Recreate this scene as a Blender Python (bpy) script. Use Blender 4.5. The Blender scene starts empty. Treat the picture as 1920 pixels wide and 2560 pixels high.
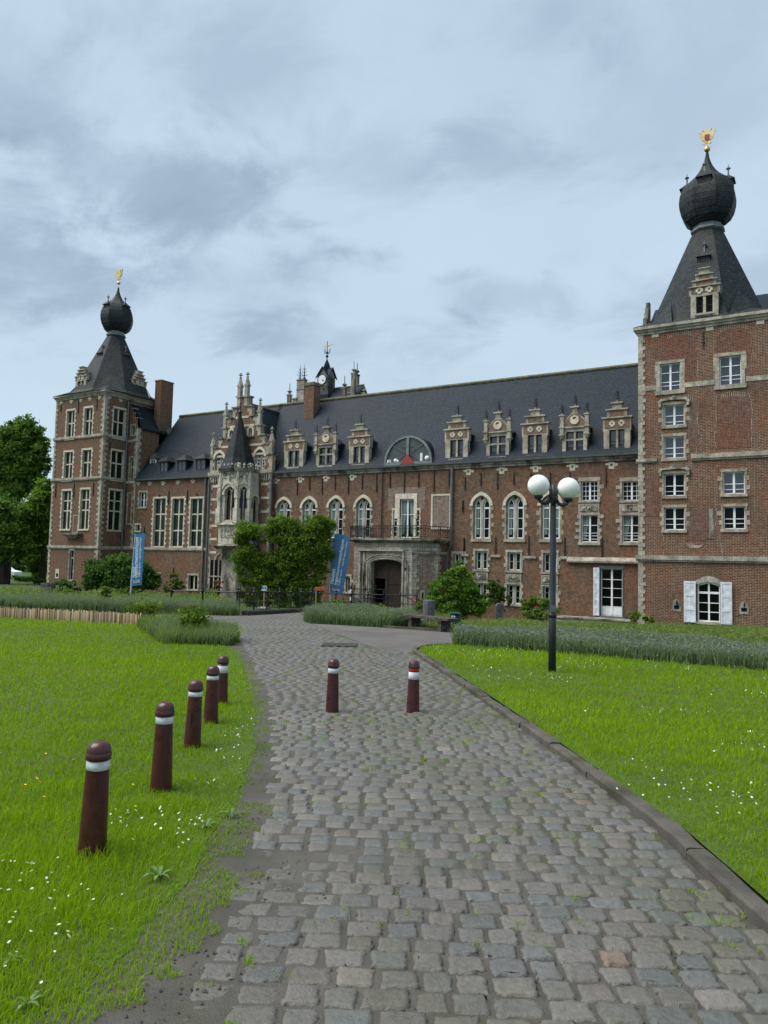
import bpy, bmesh, math, random
import numpy as np
from mathutils import Vector, Matrix
from mathutils.geometry import delaunay_2d_cdt
random.seed(7); rng = np.random.default_rng(7)
scene = bpy.context.scene
COL = scene.collection
PI = math.pi

# ------------------------------------------------------------ camera, sky, sun, exposure
YAW, PIT, ROL, FPX = 0.540657158, 0.067943029, -0.0235572957, 1850.0
EYE = np.array([0.0, 0.0, 1.65])
_f = np.array([-math.sin(YAW)*math.cos(PIT), math.cos(YAW)*math.cos(PIT), math.sin(PIT)])
_r0 = np.array([math.cos(YAW), math.sin(YAW), 0.0]); _u0 = np.cross(_r0, _f)
_r = math.cos(ROL)*_r0 - math.sin(ROL)*_u0
_u = math.sin(ROL)*_r0 + math.cos(ROL)*_u0
cd = bpy.data.cameras.new('camera'); cam = bpy.data.objects.new('camera', cd); COL.objects.link(cam)
cd.sensor_fit = 'VERTICAL'; cd.sensor_height = 24.0; cd.lens = 24.0*FPX/2560.0
cd.clip_start = 0.05; cd.clip_end = 4000
cam.matrix_world = Matrix(((_r[0], _u[0], -_f[0], EYE[0]), (_r[1], _u[1], -_f[1], EYE[1]), (_r[2], _u[2], -_f[2], EYE[2]), (0, 0, 0, 1)))
scene.camera = cam

SUN_EL, SUN_AZ = math.radians(58), math.radians(232)     # compass azimuth, from +Y clockwise
world = bpy.data.worlds.new('World'); scene.world = world; world.use_nodes = True
wt = world.node_tree; wn = wt.nodes; wl = wt.links
for n in list(wn): wn.remove(n)
def N(t, **kw):
    n = wn.new(t)
    for k, v in kw.items(): setattr(n, k, v)
    return n
def wmath(op, a, b=None):
    n = N('ShaderNodeMath', operation=op)
    for i, x in enumerate((a, b)):
        if x is None: continue
        if isinstance(x, (int, float)): n.inputs[i].default_value = x
        else: wl.new(x, n.inputs[i])
    return n.outputs[0]
def wmix(f, a, b):
    n = N('ShaderNodeMix', data_type='RGBA')
    if isinstance(f, (int, float)): n.inputs[0].default_value = f
    else: wl.new(f, n.inputs[0])
    for i, x in ((6, a), (7, b)):
        if isinstance(x, tuple): n.inputs[i].default_value = x + (1,)
        else: wl.new(x, n.inputs[i])
    return n.outputs[2]
def wmap(x, a, b, c, d):
    n = N('ShaderNodeMapRange', interpolation_type='SMOOTHSTEP'); wl.new(x, n.inputs[0])
    for i, v in enumerate((a, b, c, d)): n.inputs[i+1].default_value = v
    return n.outputs[0]
sky = N('ShaderNodeTexSky'); sky.sky_type = 'NISHITA'; sky.sun_disc = False
sky.sun_elevation = SUN_EL; sky.sun_rotation = SUN_AZ; sky.air_density = 1.0; sky.dust_density = 2.0
tc = N('ShaderNodeTexCoord'); sp = N('ShaderNodeSeparateXYZ'); wl.new(tc.outputs['Generated'], sp.inputs[0])
zz = wmath('MAXIMUM', wmath('ADD', sp.outputs[2], 0.22), 0.08)
cb = N('ShaderNodeCombineXYZ')
wl.new(wmath('DIVIDE', sp.outputs[0], zz), cb.inputs[0]); wl.new(wmath('DIVIDE', sp.outputs[1], zz), cb.inputs[1]); cb.inputs[2].default_value = 3.1
def noise(vec, scale, det, rough, dist=0.0):
    n = N('ShaderNodeTexNoise'); n.inputs['Scale'].default_value = scale; n.inputs['Detail'].default_value = det
    n.inputs['Roughness'].default_value = rough; n.inputs['Distortion'].default_value = dist
    wl.new(vec, n.inputs['Vector']); return n.outputs[0]
mp = N('ShaderNodeMapping'); mp.inputs['Rotation'].default_value = (0, 0, 0.5); mp.inputs['Scale'].default_value = (1.0, 1.25, 1); wl.new(cb.outputs[0], mp.inputs[0])
mp.inputs['Location'].default_value = (1.3, 0.6, 0)
V = mp.outputs[0]
n_big = noise(V, 0.60, 4, 0.5)
n_soft = noise(V, 2.2, 5, 0.55, 0.2)
n_edge = noise(V, 3.4, 7, 0.60, 0.35)
elev = sp.outputs[2]
base = wmix(wmap(elev, 0.0, 0.80, 0, 1), (3.75, 4.65, 5.30), (3.05, 3.80, 4.60))
base = wmix(wmap(n_big, 0.35, 0.65, 0, 0.35), base, (2.55, 3.3, 4.1))
base = wmix(wmap(n_soft, 0.46, 0.72, 0, 0.30), base, (3.8, 4.8, 5.55))
def cloud(px, py, rh, rv, dark):
    """one bank of cloud standing in the sky: direction, breadth and height in radians"""
    d = _r*(px-960)/FPX - _u*(py-1280)/FPX + _f; d = d/np.linalg.norm(d)
    m = N('ShaderNodeMapping', vector_type='TEXTURE'); m.inputs['Location'].default_value = tuple(d)
    m.inputs['Rotation'].default_value = (0, 0, math.atan2(d[1], d[0])+math.pi/2); m.inputs['Scale'].default_value = (rh, 4.0, rv)
    wl.new(tc.outputs['Generated'], m.inputs[0]); L = N('ShaderNodeVectorMath', operation='LENGTH'); wl.new(m.outputs[0], L.inputs[0])
    t = wmath('ADD', L.outputs['Value'], wmath('MULTIPLY', wmath('SUBTRACT', n_edge, 0.5), 3.2))
    return wmap(t, 0.15, 1.15, dark, 0.0)
for c in ((300, 440, .22, .075, .55), (470, 500, .13, .045, .45), (110, 265, .16, .06, .40), (600, 165, .16, .065, .42), (560, 720, .19, .075, .40), (120, 690, .18, .06, .5), (860, 850, .20, .05, .4), (950, 420, .14, .06, .35), (1210, 400, .10, .06, .4), (1370, 40, .12, .08, .4), (1250, 740, .12, .03, .3), (40, 480, .1, .06, .5), (-500, 500, .5, .1, .4), (2500, 600, .5, .12, .4), (1750, 200, .25, .09, .25)):
    base = wmix(cloud(*c), base, (1.75, 2.3, 3.0))
col = wmix(0.08, base, sky.outputs[0])
bg = N('ShaderNodeBackground'); bg.inputs['Strength'].default_value = 0.05; wl.new(col, bg.inputs[0])
wo = N('ShaderNodeOutputWorld'); wl.new(bg.outputs[0], wo.inputs[0])

sd = bpy.data.lights.new('sun', 'SUN'); sun = bpy.data.objects.new('sun', sd); COL.objects.link(sun)
sd.energy = 1.5; sd.angle = math.radians(50); sd.color = (1.0, 0.97, 0.92)
sv = Vector((math.sin(SUN_AZ)*math.cos(SUN_EL), math.cos(SUN_AZ)*math.cos(SUN_EL), math.sin(SUN_EL)))
sun.rotation_euler = sv.to_track_quat('Z', 'Y').to_euler(); sun.location = (0, -20, 60)
scene.view_settings.view_transform = 'Standard'; scene.view_settings.look = 'None'
scene.view_settings.exposure = 1.8; scene.view_settings.gamma = 1.0; scene.view_settings.use_curve_mapping = False

# ------------------------------------------------------------ measuring the place
ZM = {'A': (100, 640, 3.7705), 'B': (100, 1080, 3.7705), 'C': (480, 900, 6.9125), 'D': (480, 1160, 6.504), 'E': (660, 840, 5.53),
      'F': (660, 1180, 5.53), 'G': (860, 1160, 5.1844), 'H': (1080, 980, 2.9625), 'I': (1580, 280, 3.95), 'J': (1580, 780, 4.8794),
      'K': (1580, 1160, 4.8794), 'L': (1140, 1180, 3.6065), 'M': (0, 1000, 3.95), 'N': (200, 1300, 3.1904), 'O': (700, 1300, 3.0722),
      'P': (160, 1600, 2.5922), 'Q': (920, 1060, 8.295), 'T': (560, 1260, 4.8794), 'S': (0, 0, 0.864063)}
def zp(k, x, y):
    a = ZM[k]; return a[0]+x/a[2], a[1]+y/a[2]
def ray(px, py): return _r*(px-960)/FPX - _u*(py-1280)/FPX + _f
HD = np.array([-math.sin(YAW), math.cos(YAW)]); LT = np.array([math.cos(YAW), math.sin(YAW)])
def _ss(t): t = np.clip(t, 0, 1); return t*t*(3-2*t)
def gz_d(d, l=-20.0):
    d = np.clip(d, -40, 46)
    return -0.021*d - 0.25*_ss((d-24)/18.0) - 0.42*_ss((d-27)/12.0)*_ss((np.asarray(l)+3.0)/4.0)
def gz(x, y): return gz_d(x*HD[0]+y*HD[1], x*LT[0]+y*LT[1])
def ground(px, py):
    d = ray(px, py); t = 1.0; lo, hi = 0.2, 400.0
    for _ in range(60):
        t = (lo+hi)/2; p = EYE+d*t
        if p[2] > gz(p[0], p[1]): lo = t
        else: hi = t
    return EYE+d*t
def GS(x, y): return ground(x/0.864063, y/0.864063)
def dl(d, lat): return HD*d + LT*lat           # distance ahead, distance to the side -> x, y
class Fr:                                       # an upright plane: u along it, d into the wall, v up
    def __init__(s, o, t=(1, 0), n=(0, 1)): s.o, s.t, s.n = np.array(o, float), np.array(t, float), np.array(n, float)
    def w(s, u, d, v): q = s.o+s.t*u+s.n*d; return (q[0], q[1], v)
    def hit(s, px, py):
        d = ray(px, py); k = ((s.o-EYE[:2])@s.n)/(d[:2]@s.n); p = EYE+d*k
        return float((p[:2]-s.o)@s.t), float(p[2])
    def z(s, k, x, y): return s.hit(*zp(k, x, y))
    def rect(s, k, x0, y0, x1, y1):
        xm, ym = (x0+x1)/2, (y0+y1)/2
        return s.z(k, x0, ym)[0], s.z(k, x1, ym)[0], s.z(k, xm, y1)[1], s.z(k, xm, y0)[1]
    def off(s, d): return Fr(s.o+s.n*d, s.t, s.n)

# ------------------------------------------------------------ materials
def newmat(name):
    m = bpy.data.materials.new(name); m.use_nodes = True
    return m, m.node_tree.nodes, m.node_tree.links, m.node_tree.nodes['Principled BSDF']
def setv(n, k, v):
    if k in n.inputs: n.inputs[k].default_value = v
def c4(c): return tuple(c)+(1,)
def mathn(nd, lk, op, a, b=None):
    n = nd.new('ShaderNodeMath'); n.operation = op
    for i, x in enumerate((a, b)):
        if x is None: continue
        if isinstance(x, (int, float)): n.inputs[i].default_value = x
        else: lk.new(x, n.inputs[i])
    return n.outputs[0]
def mixn(nd, lk, f, a, b, mode='MIX'):
    n = nd.new('ShaderNodeMix'); n.data_type = 'RGBA'; n.blend_type = mode
    if isinstance(f, (int, float)): n.inputs[0].default_value = f
    else: lk.new(f, n.inputs[0])
    for i, x in ((6, a), (7, b)):
        if isinstance(x, tuple): n.inputs[i].default_value = c4(x[:3])
        else: lk.new(x, n.inputs[i])
    return n.outputs[2]
def noisen(nd, lk, vec, scale, det=4, rough=0.55, dist=0):
    n = nd.new('ShaderNodeTexNoise'); setv(n, 'Scale', scale); setv(n, 'Detail', det); setv(n, 'Roughness', rough); setv(n, 'Distortion', dist)
    if vec is not None: lk.new(vec, n.inputs['Vector'])
    return n.outputs[0]
def rangen(nd, lk, x, a, b, c=0.0, d=1.0):
    n = nd.new('ShaderNodeMapRange'); lk.new(x, n.inputs[0])
    for i, v in enumerate((a, b, c, d)): n.inputs[i+1].default_value = v
    return n.outputs[0]
def bumpn(nd, lk, h, p, strength=0.4, dist=0.02):
    b = nd.new('ShaderNodeBump'); b.inputs['Strength'].default_value = strength; b.inputs['Distance'].default_value = dist
    lk.new(h, b.inputs['Height']); lk.new(b.outputs[0], p.inputs['Normal'])
def pos(nd, obj=False):
    if obj: return nd.new('ShaderNodeTexCoord').outputs['Object']
    return nd.new('ShaderNodeNewGeometry').outputs['Position']
def scaled(nd, lk, vec, s):
    n = nd.new('ShaderNodeMapping'); n.inputs['Scale'].default_value = s; lk.new(vec, n.inputs[0]); return n.outputs[0]
def mat_noise(name, c1, c2, scale=3.0, rough=0.8, bump=0.0, spec=0.3, metal=0.0, stretch=(1, 1, 1), lo=0.35, hi=0.65, obj=False, fine=0, bdist=0.02):
    m, nd, lk, p = newmat(name); v = scaled(nd, lk, pos(nd, obj), stretch)
    h = noisen(nd, lk, v, scale, 5, 0.6)
    c = mixn(nd, lk, rangen(nd, lk, h, lo, hi), tuple(c1), tuple(c2))
    if fine:
        h2 = noisen(nd, lk, v, fine, 3, 0.7); g = rangen(nd, lk, h2, 0.3, 0.7, 0.6, 1.4)
        cc = nd.new('ShaderNodeCombineColor'); [lk.new(g, cc.inputs[i]) for i in range(3)]
        c = mixn(nd, lk, 1.0, c, cc.outputs[0], 'MULTIPLY')
    lk.new(c, p.inputs['Base Color']); setv(p, 'Roughness', rough); setv(p, 'Specular IOR Level', spec); setv(p, 'Metallic', metal)
    if bump: bumpn(nd, lk, h, p, bump, bdist)
    return m
def wall_uv(nd, lk, zs=1.0):
    g = nd.new('ShaderNodeNewGeometry'); a = nd.new('ShaderNodeSeparateXYZ'); b = nd.new('ShaderNodeSeparateXYZ')
    lk.new(g.outputs['Position'], a.inputs[0]); lk.new(g.outputs['True Normal'], b.inputs[0])
    hl = mathn(nd, lk, 'SQRT', mathn(nd, lk, 'ADD', mathn(nd, lk, 'ADD', mathn(nd, lk, 'POWER', b.outputs[0], 2.0), mathn(nd, lk, 'POWER', b.outputs[1], 2.0)), 1e-5))
    u = mathn(nd, lk, 'SUBTRACT', mathn(nd, lk, 'MULTIPLY', a.outputs[1], b.outputs[0]), mathn(nd, lk, 'MULTIPLY', a.outputs[0], b.outputs[1]))
    u = mathn(nd, lk, 'DIVIDE', u, hl)
    c = nd.new('ShaderNodeCombineXYZ'); lk.new(u, c.inputs[0]); lk.new(mathn(nd, lk, 'MULTIPLY', a.outputs[2], zs), c.inputs[1])
    return c.outputs[0], g.outputs['Position']
def mat_brick(name, c1, c2, mortar, w=0.22, h=0.072, ms=0.010, weather=(0.12, 0.11, 0.10), wamt=0.55, tint=(0.24, 0.075, 0.035), tamt=0.4, rough=0.9, zs=1.0, bump=0.5, light=(0.34, 0.29, 0.25), lamt=0.25, spec=0.25):
    m, nd, lk, p = newmat(name); uv, P = wall_uv(nd, lk, zs)
    wob = noisen(nd, lk, P, 1.3, 2)
    b = nd.new('ShaderNodeTexBrick'); lk.new(uv, b.inputs['Vector'])
    b.inputs['Color1'].default_value = c4(c1); b.inputs['Color2'].default_value = c4(c2); b.inputs['Mortar'].default_value = c4(mortar)
    setv(b, 'Scale', 1.0); setv(b, 'Mortar Size', ms); setv(b, 'Mortar Smooth', 0.3); setv(b, 'Brick Width', w); setv(b, 'Row Height', h); setv(b, 'Bias', -0.1)
    c = b.outputs['Color']
    nb = noisen(nd, lk, P, 0.42, 5, 0.62); nt = noisen(nd, lk, scaled(nd, lk, P, (1, 1, 0.6)), 0.8, 4, 0.6, 0.4)
    nf = noisen(nd, lk, P, 6.0, 4, 0.75); ng = noisen(nd, lk, scaled(nd, lk, P, (1, 1, 0.18)), 1.6, 5, 0.65)
    c = mixn(nd, lk, rangen(nd, lk, nt, 0.48, 0.68, 0, tamt), c, tuple(tint))
    c = mixn(nd, lk, rangen(nd, lk, nb, 0.47, 0.66, 0, wamt), c, tuple(weather))
    c = mixn(nd, lk, rangen(nd, lk, ng, 0.54, 0.74, 0, lamt), c, tuple(light))
    g = rangen(nd, lk, nf, 0.28, 0.72, 0.5, 1.5); cc = nd.new('ShaderNodeCombineColor'); [lk.new(g, cc.inputs[i]) for i in range(3)]
    c = mixn(nd, lk, 1.0, c, cc.outputs[0], 'MULTIPLY')
    lk.new(c, p.inputs['Base Color']); setv(p, 'Roughness', rough); setv(p, 'Specular IOR Level', spec)
    if bump: bumpn(nd, lk, mathn(nd, lk, 'SUBTRACT', mathn(nd, lk, 'MULTIPLY', nf, 0.6), b.outputs['Fac']), p, bump, 0.012)
    return m
def mat_leaf(name, c1, c2, c3, trans=0.35, rough=0.5):
    m, nd, lk, p = newmat(name)
    a = nd.new('ShaderNodeAttribute'); a.attribute_name = 'tone'
    r = nd.new('ShaderNodeValToRGB'); lk.new(a.outputs['Fac'], r.inputs[0])
    r.color_ramp.elements[0].color = c4(c1); r.color_ramp.elements[1].color = c4(c3); e = r.color_ramp.elements.new(0.5); e.color = c4(c2)
    lk.new(r.outputs[0], p.inputs['Base Color']); setv(p, 'Roughness', rough); setv(p, 'Specular IOR Level', 0.08)
    t = nd.new('ShaderNodeBsdfTranslucent'); lk.new(r.outputs[0], t.inputs[0])
    mx = nd.new('ShaderNodeMixShader'); mx.inputs[0].default_value = trans
    lk.new(p.outputs[0], mx.inputs[1]); lk.new(t.outputs[0], mx.inputs[2]); lk.new(mx.outputs[0], nd['Material Output'].inputs[0])
    return m
def mat_plain(name, c, rough=0.5, spec=0.5, metal=0.0): return mat_noise(name, [x*0.88 for x in c], [min(1, x*1.08) for x in c], 6.0, rough, 0, spec, metal)
def mat_glass(name, c, ior=1.5, rough=0.04, lead=None):
    m, nd, lk, p = newmat(name); setv(p, 'Roughness', rough); setv(p, 'IOR', ior); setv(p, 'Specular IOR Level', 0.5)
    P = pos(nd); h = noisen(nd, lk, P, 1.1, 2); cc = mixn(nd, lk, rangen(nd, lk, h, 0.35, 0.65), tuple(x*0.6 for x in c), tuple(c))
    if lead:
        uv, _ = wall_uv(nd, lk); b = nd.new('ShaderNodeTexBrick'); lk.new(uv, b.inputs['Vector']); b.offset = 0.0
        setv(b, 'Scale', 1.0); setv(b, 'Mortar Size', 0.012); setv(b, 'Brick Width', lead); setv(b, 'Row Height', lead*1.3)
        b.inputs['Color1'].default_value = (1, 1, 1, 1); b.inputs['Color2'].default_value = (0.55, 0.6, 0.55, 1); b.inputs['Mortar'].default_value = (0.25, 0.25, 0.25, 1)
        cc = mixn(nd, lk, 1.0, cc, b.outputs['Color'], 'MULTIPLY')
    lk.new(cc, p.inputs['Base Color']); bumpn(nd, lk, noisen(nd, lk, P, 0.9, 1), p, 0.08, 0.05)
    return m
M = {}
M['brick'] = mat_brick('weathered red brick', (0.155, 0.070, 0.036), (0.078, 0.042, 0.027), (0.185, 0.150, 0.110), weather=(0.098, 0.078, 0.054), light=(0.24, 0.195, 0.15), lamt=0.22, tint=(0.20, 0.070, 0.032), tamt=0.45)
M['brick_tower'] = mat_brick('tower red brick', (0.135, 0.054, 0.029), (0.066, 0.033, 0.023), (0.29, 0.225, 0.165), 0.24, 0.078, 0.012, weather=(0.085, 0.062, 0.044), wamt=0.55, tint=(0.185, 0.066, 0.028), tamt=0.6, light=(0.22, 0.17, 0.13), lamt=0.2)
M['brick_orange'] = mat_brick('orange infill brick', (0.150, 0.054, 0.030), (0.085, 0.037, 0.026), (0.20, 0.145, 0.11), 0.24, 0.075, 0.010, wamt=0.5, tint=(0.185, 0.062, 0.030), tamt=0.5, lamt=0.12)
M['brick_grey'] = mat_brick('pale mixed brick', (0.150, 0.085, 0.062), (0.085, 0.052, 0.042), (0.29, 0.25, 0.205), 0.22, 0.075, 0.015, wamt=0.3, tamt=0.1)
M['brick_rust'] = mat_brick('dormer brick', (0.17, 0.09, 0.05), (0.09, 0.05, 0.035), (0.26, 0.21, 0.15), 0.2, 0.07, 0.012, tamt=0.2)
M['stone'] = mat_noise('pale limestone', (0.19, 0.175, 0.14), (0.42, 0.385, 0.31), 1.7, 0.9, 0.3, 0.2, fine=14)
M['stone_brown'] = mat_noise('brownish sandstone', (0.20, 0.165, 0.115), (0.40, 0.35, 0.27), 1.6, 0.9, 0.3, 0.2, fine=12)
M['stone_clean'] = mat_noise('clean cream stone', (0.40, 0.37, 0.29), (0.58, 0.54, 0.43), 2.0, 0.85, 0.2, 0.2, fine=16)
M['stone_dark'] = mat_noise('blackened limestone', (0.055, 0.052, 0.045), (0.32, 0.30, 0.25), 1.5, 0.95, 0.5, 0.2, lo=0.36, hi=0.62, stretch=(1, 1, 0.5), fine=9)
M['stone_carved'] = mat_noise('carved grey stone', (0.10, 0.095, 0.085), (0.42, 0.39, 0.33), 3.0, 0.95, 0.8, 0.2, lo=0.40, hi=0.62, fine=7, bdist=0.08)
M['slate'] = mat_brick('blue grey slate', (0.014, 0.024, 0.035), (0.008, 0.014, 0.022), (0.003, 0.006, 0.009), 0.28, 0.17, 0.016, weather=(0.014, 0.024, 0.034), wamt=0.4, tint=(0.010, 0.016, 0.022), tamt=0.6, rough=0.6, bump=0.35, light=(0.022, 0.032, 0.042), lamt=0.2, spec=0.12)
M['slate_moss'] = mat_brick('old mossy slate', (0.030, 0.038, 0.043), (0.011, 0.016, 0.020), (0.003, 0.005, 0.006), 0.26, 0.15, 0.020, weather=(0.036, 0.042, 0.034), wamt=0.6, tint=(0.011, 0.015, 0.017), tamt=0.6, rough=0.6, bump=0.5, light=(0.045, 0.053, 0.056), lamt=0.2, spec=0.15)
M['lead'] = mat_noise('weathered lead', (0.10, 0.115, 0.125), (0.19, 0.205, 0.21), 2.0, 0.5, 0.1, 0.4)
M['zinc'] = mat_noise('grey zinc pipe', (0.085, 0.095, 0.10), (0.13, 0.14, 0.145), 3.0, 0.5, 0, 0.4)
M['gutter'] = mat_noise('dark gutter', (0.035, 0.045, 0.045), (0.07, 0.08, 0.075), 2.0, 0.5, 0, 0.4)
M['ridge'] = mat_noise('mossy ridge tile', (0.085, 0.082, 0.055), (0.17, 0.16, 0.10), 4.0, 0.9, 0.3, 0.2)
M['iron'] = mat_noise('black wrought iron', (0.008, 0.009, 0.010), (0.022, 0.022, 0.022), 5.0, 0.55, 0, 0.4)
M['white'] = mat_noise('white paint', (0.62, 0.64, 0.66), (0.78, 0.80, 0.82), 3.0, 0.5, 0, 0.4)
M['whitegrey'] = mat_noise('worn white paint', (0.44, 0.46, 0.50), (0.66, 0.69, 0.73), 4.0, 0.6, 0, 0.3)
M['darkwood'] = mat_noise('dark window wood', (0.018, 0.016, 0.014), (0.04, 0.036, 0.03), 6.0, 0.6, 0, 0.3)
M['glass'] = mat_glass('dark window glass', (0.005, 0.007, 0.006), 1.22)
M['glass_sky'] = mat_glass('glazing tinted as sky reflection', (0.024, 0.032, 0.045), 1.75)  # blue base and raised IOR imitate sky mirrored in the panes
M['glass_pale'] = mat_glass('glazing toned as light interior', (0.075, 0.092, 0.092), 1.4)  # pale base colour stands in for the lighter interior behind the glass
M['glass_green'] = mat_glass('leaded green glass', (0.016, 0.034, 0.022), 1.3, 0.12, 0.17)
M['glass_dark_lead'] = mat_glass('leaded dark glass', (0.010, 0.011, 0.009), 1.3, 0.12, 0.15)
M['glass_blue'] = mat_glass('stained blue glass', (0.010, 0.012, 0.050), 1.3, 0.15, 0.2)
M['glass_amber'] = mat_glass('stained amber glass', (0.026, 0.018, 0.009), 1.3, 0.15, 0.2)
M['curtain'] = mat_noise('pale green curtain', (0.10, 0.14, 0.125), (0.22, 0.27, 0.25), 9.0, 0.9, 0, 0.1, stretch=(3, 3, 0.2))
M['wood_gate'] = mat_noise('brown gate planks', (0.022, 0.013, 0.010), (0.060, 0.034, 0.024), 5.0, 0.75, 0.3, 0.25, stretch=(3, 3, 0.25))
M['gold'] = mat_noise('gilded metal', (0.50, 0.34, 0.10), (0.72, 0.55, 0.24), 6.0, 0.38, 0, 0.5, metal=0.75)
M['red_enamel'] = mat_plain('red enamel', (0.24, 0.03, 0.022), 0.5)
M['black'] = mat_plain('dark interior', (0.006, 0.006, 0.006), 0.9, 0.1)

# ------------------------------------------------------------ mesh building
def cdt(loops):
    vs, es, k = [], [], 0
    for lp in loops:
        n = len(lp); vs += [Vector((p[0], p[1])) for p in lp]; es += [(k+i, k+(i+1) % n) for i in range(n)]; k += n
    r = delaunay_2d_cdt(vs, es, [], 0, 1e-6); V = r[0]; out = []
    for f in r[2]:
        x = sum(V[i].x for i in f)/len(f); y = sum(V[i].y for i in f)/len(f); c = False
        for lp in loops:
            n = len(lp)
            for i in range(n):
                (xa, ya), (xb, yb) = lp[i][:2], lp[(i+1) % n][:2]
                if (ya > y) != (yb > y) and x < (xb-xa)*(y-ya)/(yb-ya)+xa: c = not c
        if c: out.append(tuple(f))
    return [(p.x, p.y) for p in V], out
class MB:
    def __init__(s): s.v, s.f = [], []
    def add(s, v, f):
        k = len(s.v); s.v += [tuple(map(float, p)) for p in v]; s.f += [tuple(i+k for i in q) for q in f]; return s
    def box(s, x0, x1, y0, y1, z0, z1):
        v = [(x, y, z) for z in (z0, z1) for y in (y0, y1) for x in (x0, x1)]
        return s.add(v, [(0, 2, 3, 1), (4, 5, 7, 6), (0, 1, 5, 4), (2, 6, 7, 3), (0, 4, 6, 2), (1, 3, 7, 5)])
    def quad(s, a, b, c, d): return s.add([a, b, c, d], [(0, 1, 2, 3)])
    def plate(s, outer, holes=(), d0=0.0, d1=0.1, back=True):
        tv, tf = cdt([outer]+list(holes)); n = len(tv)
        s.add([(p[0], d0, p[1]) for p in tv], [tuple(reversed(f)) for f in tf])
        if back: s.add([(p[0], d1, p[1]) for p in tv], tf)
        for lp in [outer]+list(holes):
            m = len(lp); s.add([(p[0], d0, p[1]) for p in lp]+[(p[0], d1, p[1]) for p in lp], [(i, (i+1) % m, m+(i+1) % m, m+i) for i in range(m)])
        return s
    def extrude_xy(s, loop, z0, z1, top=None):
        m = len(loop); t = top or loop
        tv, tf = cdt([loop]); s.add([(p[0], p[1], z0) for p in tv], [tuple(reversed(f)) for f in tf])
        tv, tf = cdt([t]); s.add([(p[0], p[1], z1) for p in tv], tf)
        return s.add([(p[0], p[1], z0) for p in loop]+[(p[0], p[1], z1) for p in t], [(i, (i+1) % m, m+(i+1) % m, m+i) for i in range(m)])
    def lathe(s, prof, cx=0, cy=0, n=16, a0=0.0, cap=True, ap=False):
        k = 1/math.cos(PI/n) if ap else 1.0
        v = [(cx+r*k*math.cos(a0+2*PI*i/n), cy+r*k*math.sin(a0+2*PI*i/n), z) for r, z in prof for i in range(n)]
        f = [(j*n+i, j*n+(i+1) % n, (j+1)*n+(i+1) % n, (j+1)*n+i) for j in range(len(prof)-1) for i in range(n)]
        if cap: f += [tuple(reversed(range(n))), tuple((len(prof)-1)*n+i for i in range(n))]
        return s.add(v, f)
    def tube(s, pts, r, n=8, cap=True):
        pts = [Vector(p) for p in pts]; rs = r if isinstance(r, (list, tuple)) else [r]*len(pts); v = []
        for i, p in enumerate(pts):
            t = (pts[min(i+1, len(pts)-1)]-pts[max(i-1, 0)]).normalized()
            a = t.cross(Vector((0, 0, 1)) if abs(t.z) < 0.9 else Vector((0, 1, 0))).normalized(); b = t.cross(a)
            for k in range(n):
                q = p+(a*math.cos(2*PI*k/n)+b*math.sin(2*PI*k/n))*rs[i]; v.append(tuple(q))
        m = len(pts); f = [(j*n+k, j*n+(k+1) % n, (j+1)*n+(k+1) % n, (j+1)*n+k) for j in range(m-1) for k in range(n)]
        if cap: f += [tuple(range(n)), tuple((m-1)*n+k for k in reversed(range(n)))]
        return s.add(v, f)
    def ball(s, c, r, n=12, m=8, sz=1.0):
        return s.lathe([(max(1e-3, r*math.sin(PI*j/m)), c[2]-r*sz*math.cos(PI*j/m)) for j in range(m+1)], c[0], c[1], n)
    def build(s, name, mat, parent=None, fr=None, smooth=False, label=None, bevel=0):
        base = np.zeros(3)
        if parent is not None:
            p = parent
            while p is not None: base += np.array(p.location); p = p.parent
        vs = [np.array(fr.w(*p)) - base if fr else np.array(p) - base for p in s.v]
        me = bpy.data.meshes.new(name); me.from_pydata([tuple(v) for v in vs], [], s.f); me.update()
        bm = bmesh.new(); bm.from_mesh(me); bmesh.ops.recalc_face_normals(bm, faces=bm.faces)
        if bevel: 
            bmesh.ops.remove_doubles(bm, verts=bm.verts, dist=1e-5)
            bmesh.ops.bevel(bm, geom=[e for e in bm.edges if len(e.link_faces) == 2 and e.calc_face_angle(0) > 0.5], offset=bevel, segments=2, affect='EDGES', profile=0.5)
        bm.to_mesh(me); bm.free()
        me.materials.append(mat if not isinstance(mat, str) else M[mat])
        if smooth:
            me.polygons.foreach_set('use_smooth', [True]*len(me.polygons))
        o = bpy.data.objects.new(name, me); COL.objects.link(o)
        if parent is not None: o.parent = parent
        if label: o['label'] = label
        return o
def tag(o, label=None, cat=None, group=None, kind=None):
    for k, v in (('label', label), ('category', cat), ('group', group), ('kind', kind)):
        if v: o[k] = v
    return o
def thing(name, loc, label, cat, group=None, rz=0.0):
    o = bpy.data.objects.new(name, None); COL.objects.link(o); o.location = loc; o.rotation_euler.z = rz; o.empty_display_size = 0.2
    return tag(o, label, cat, group)
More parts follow.
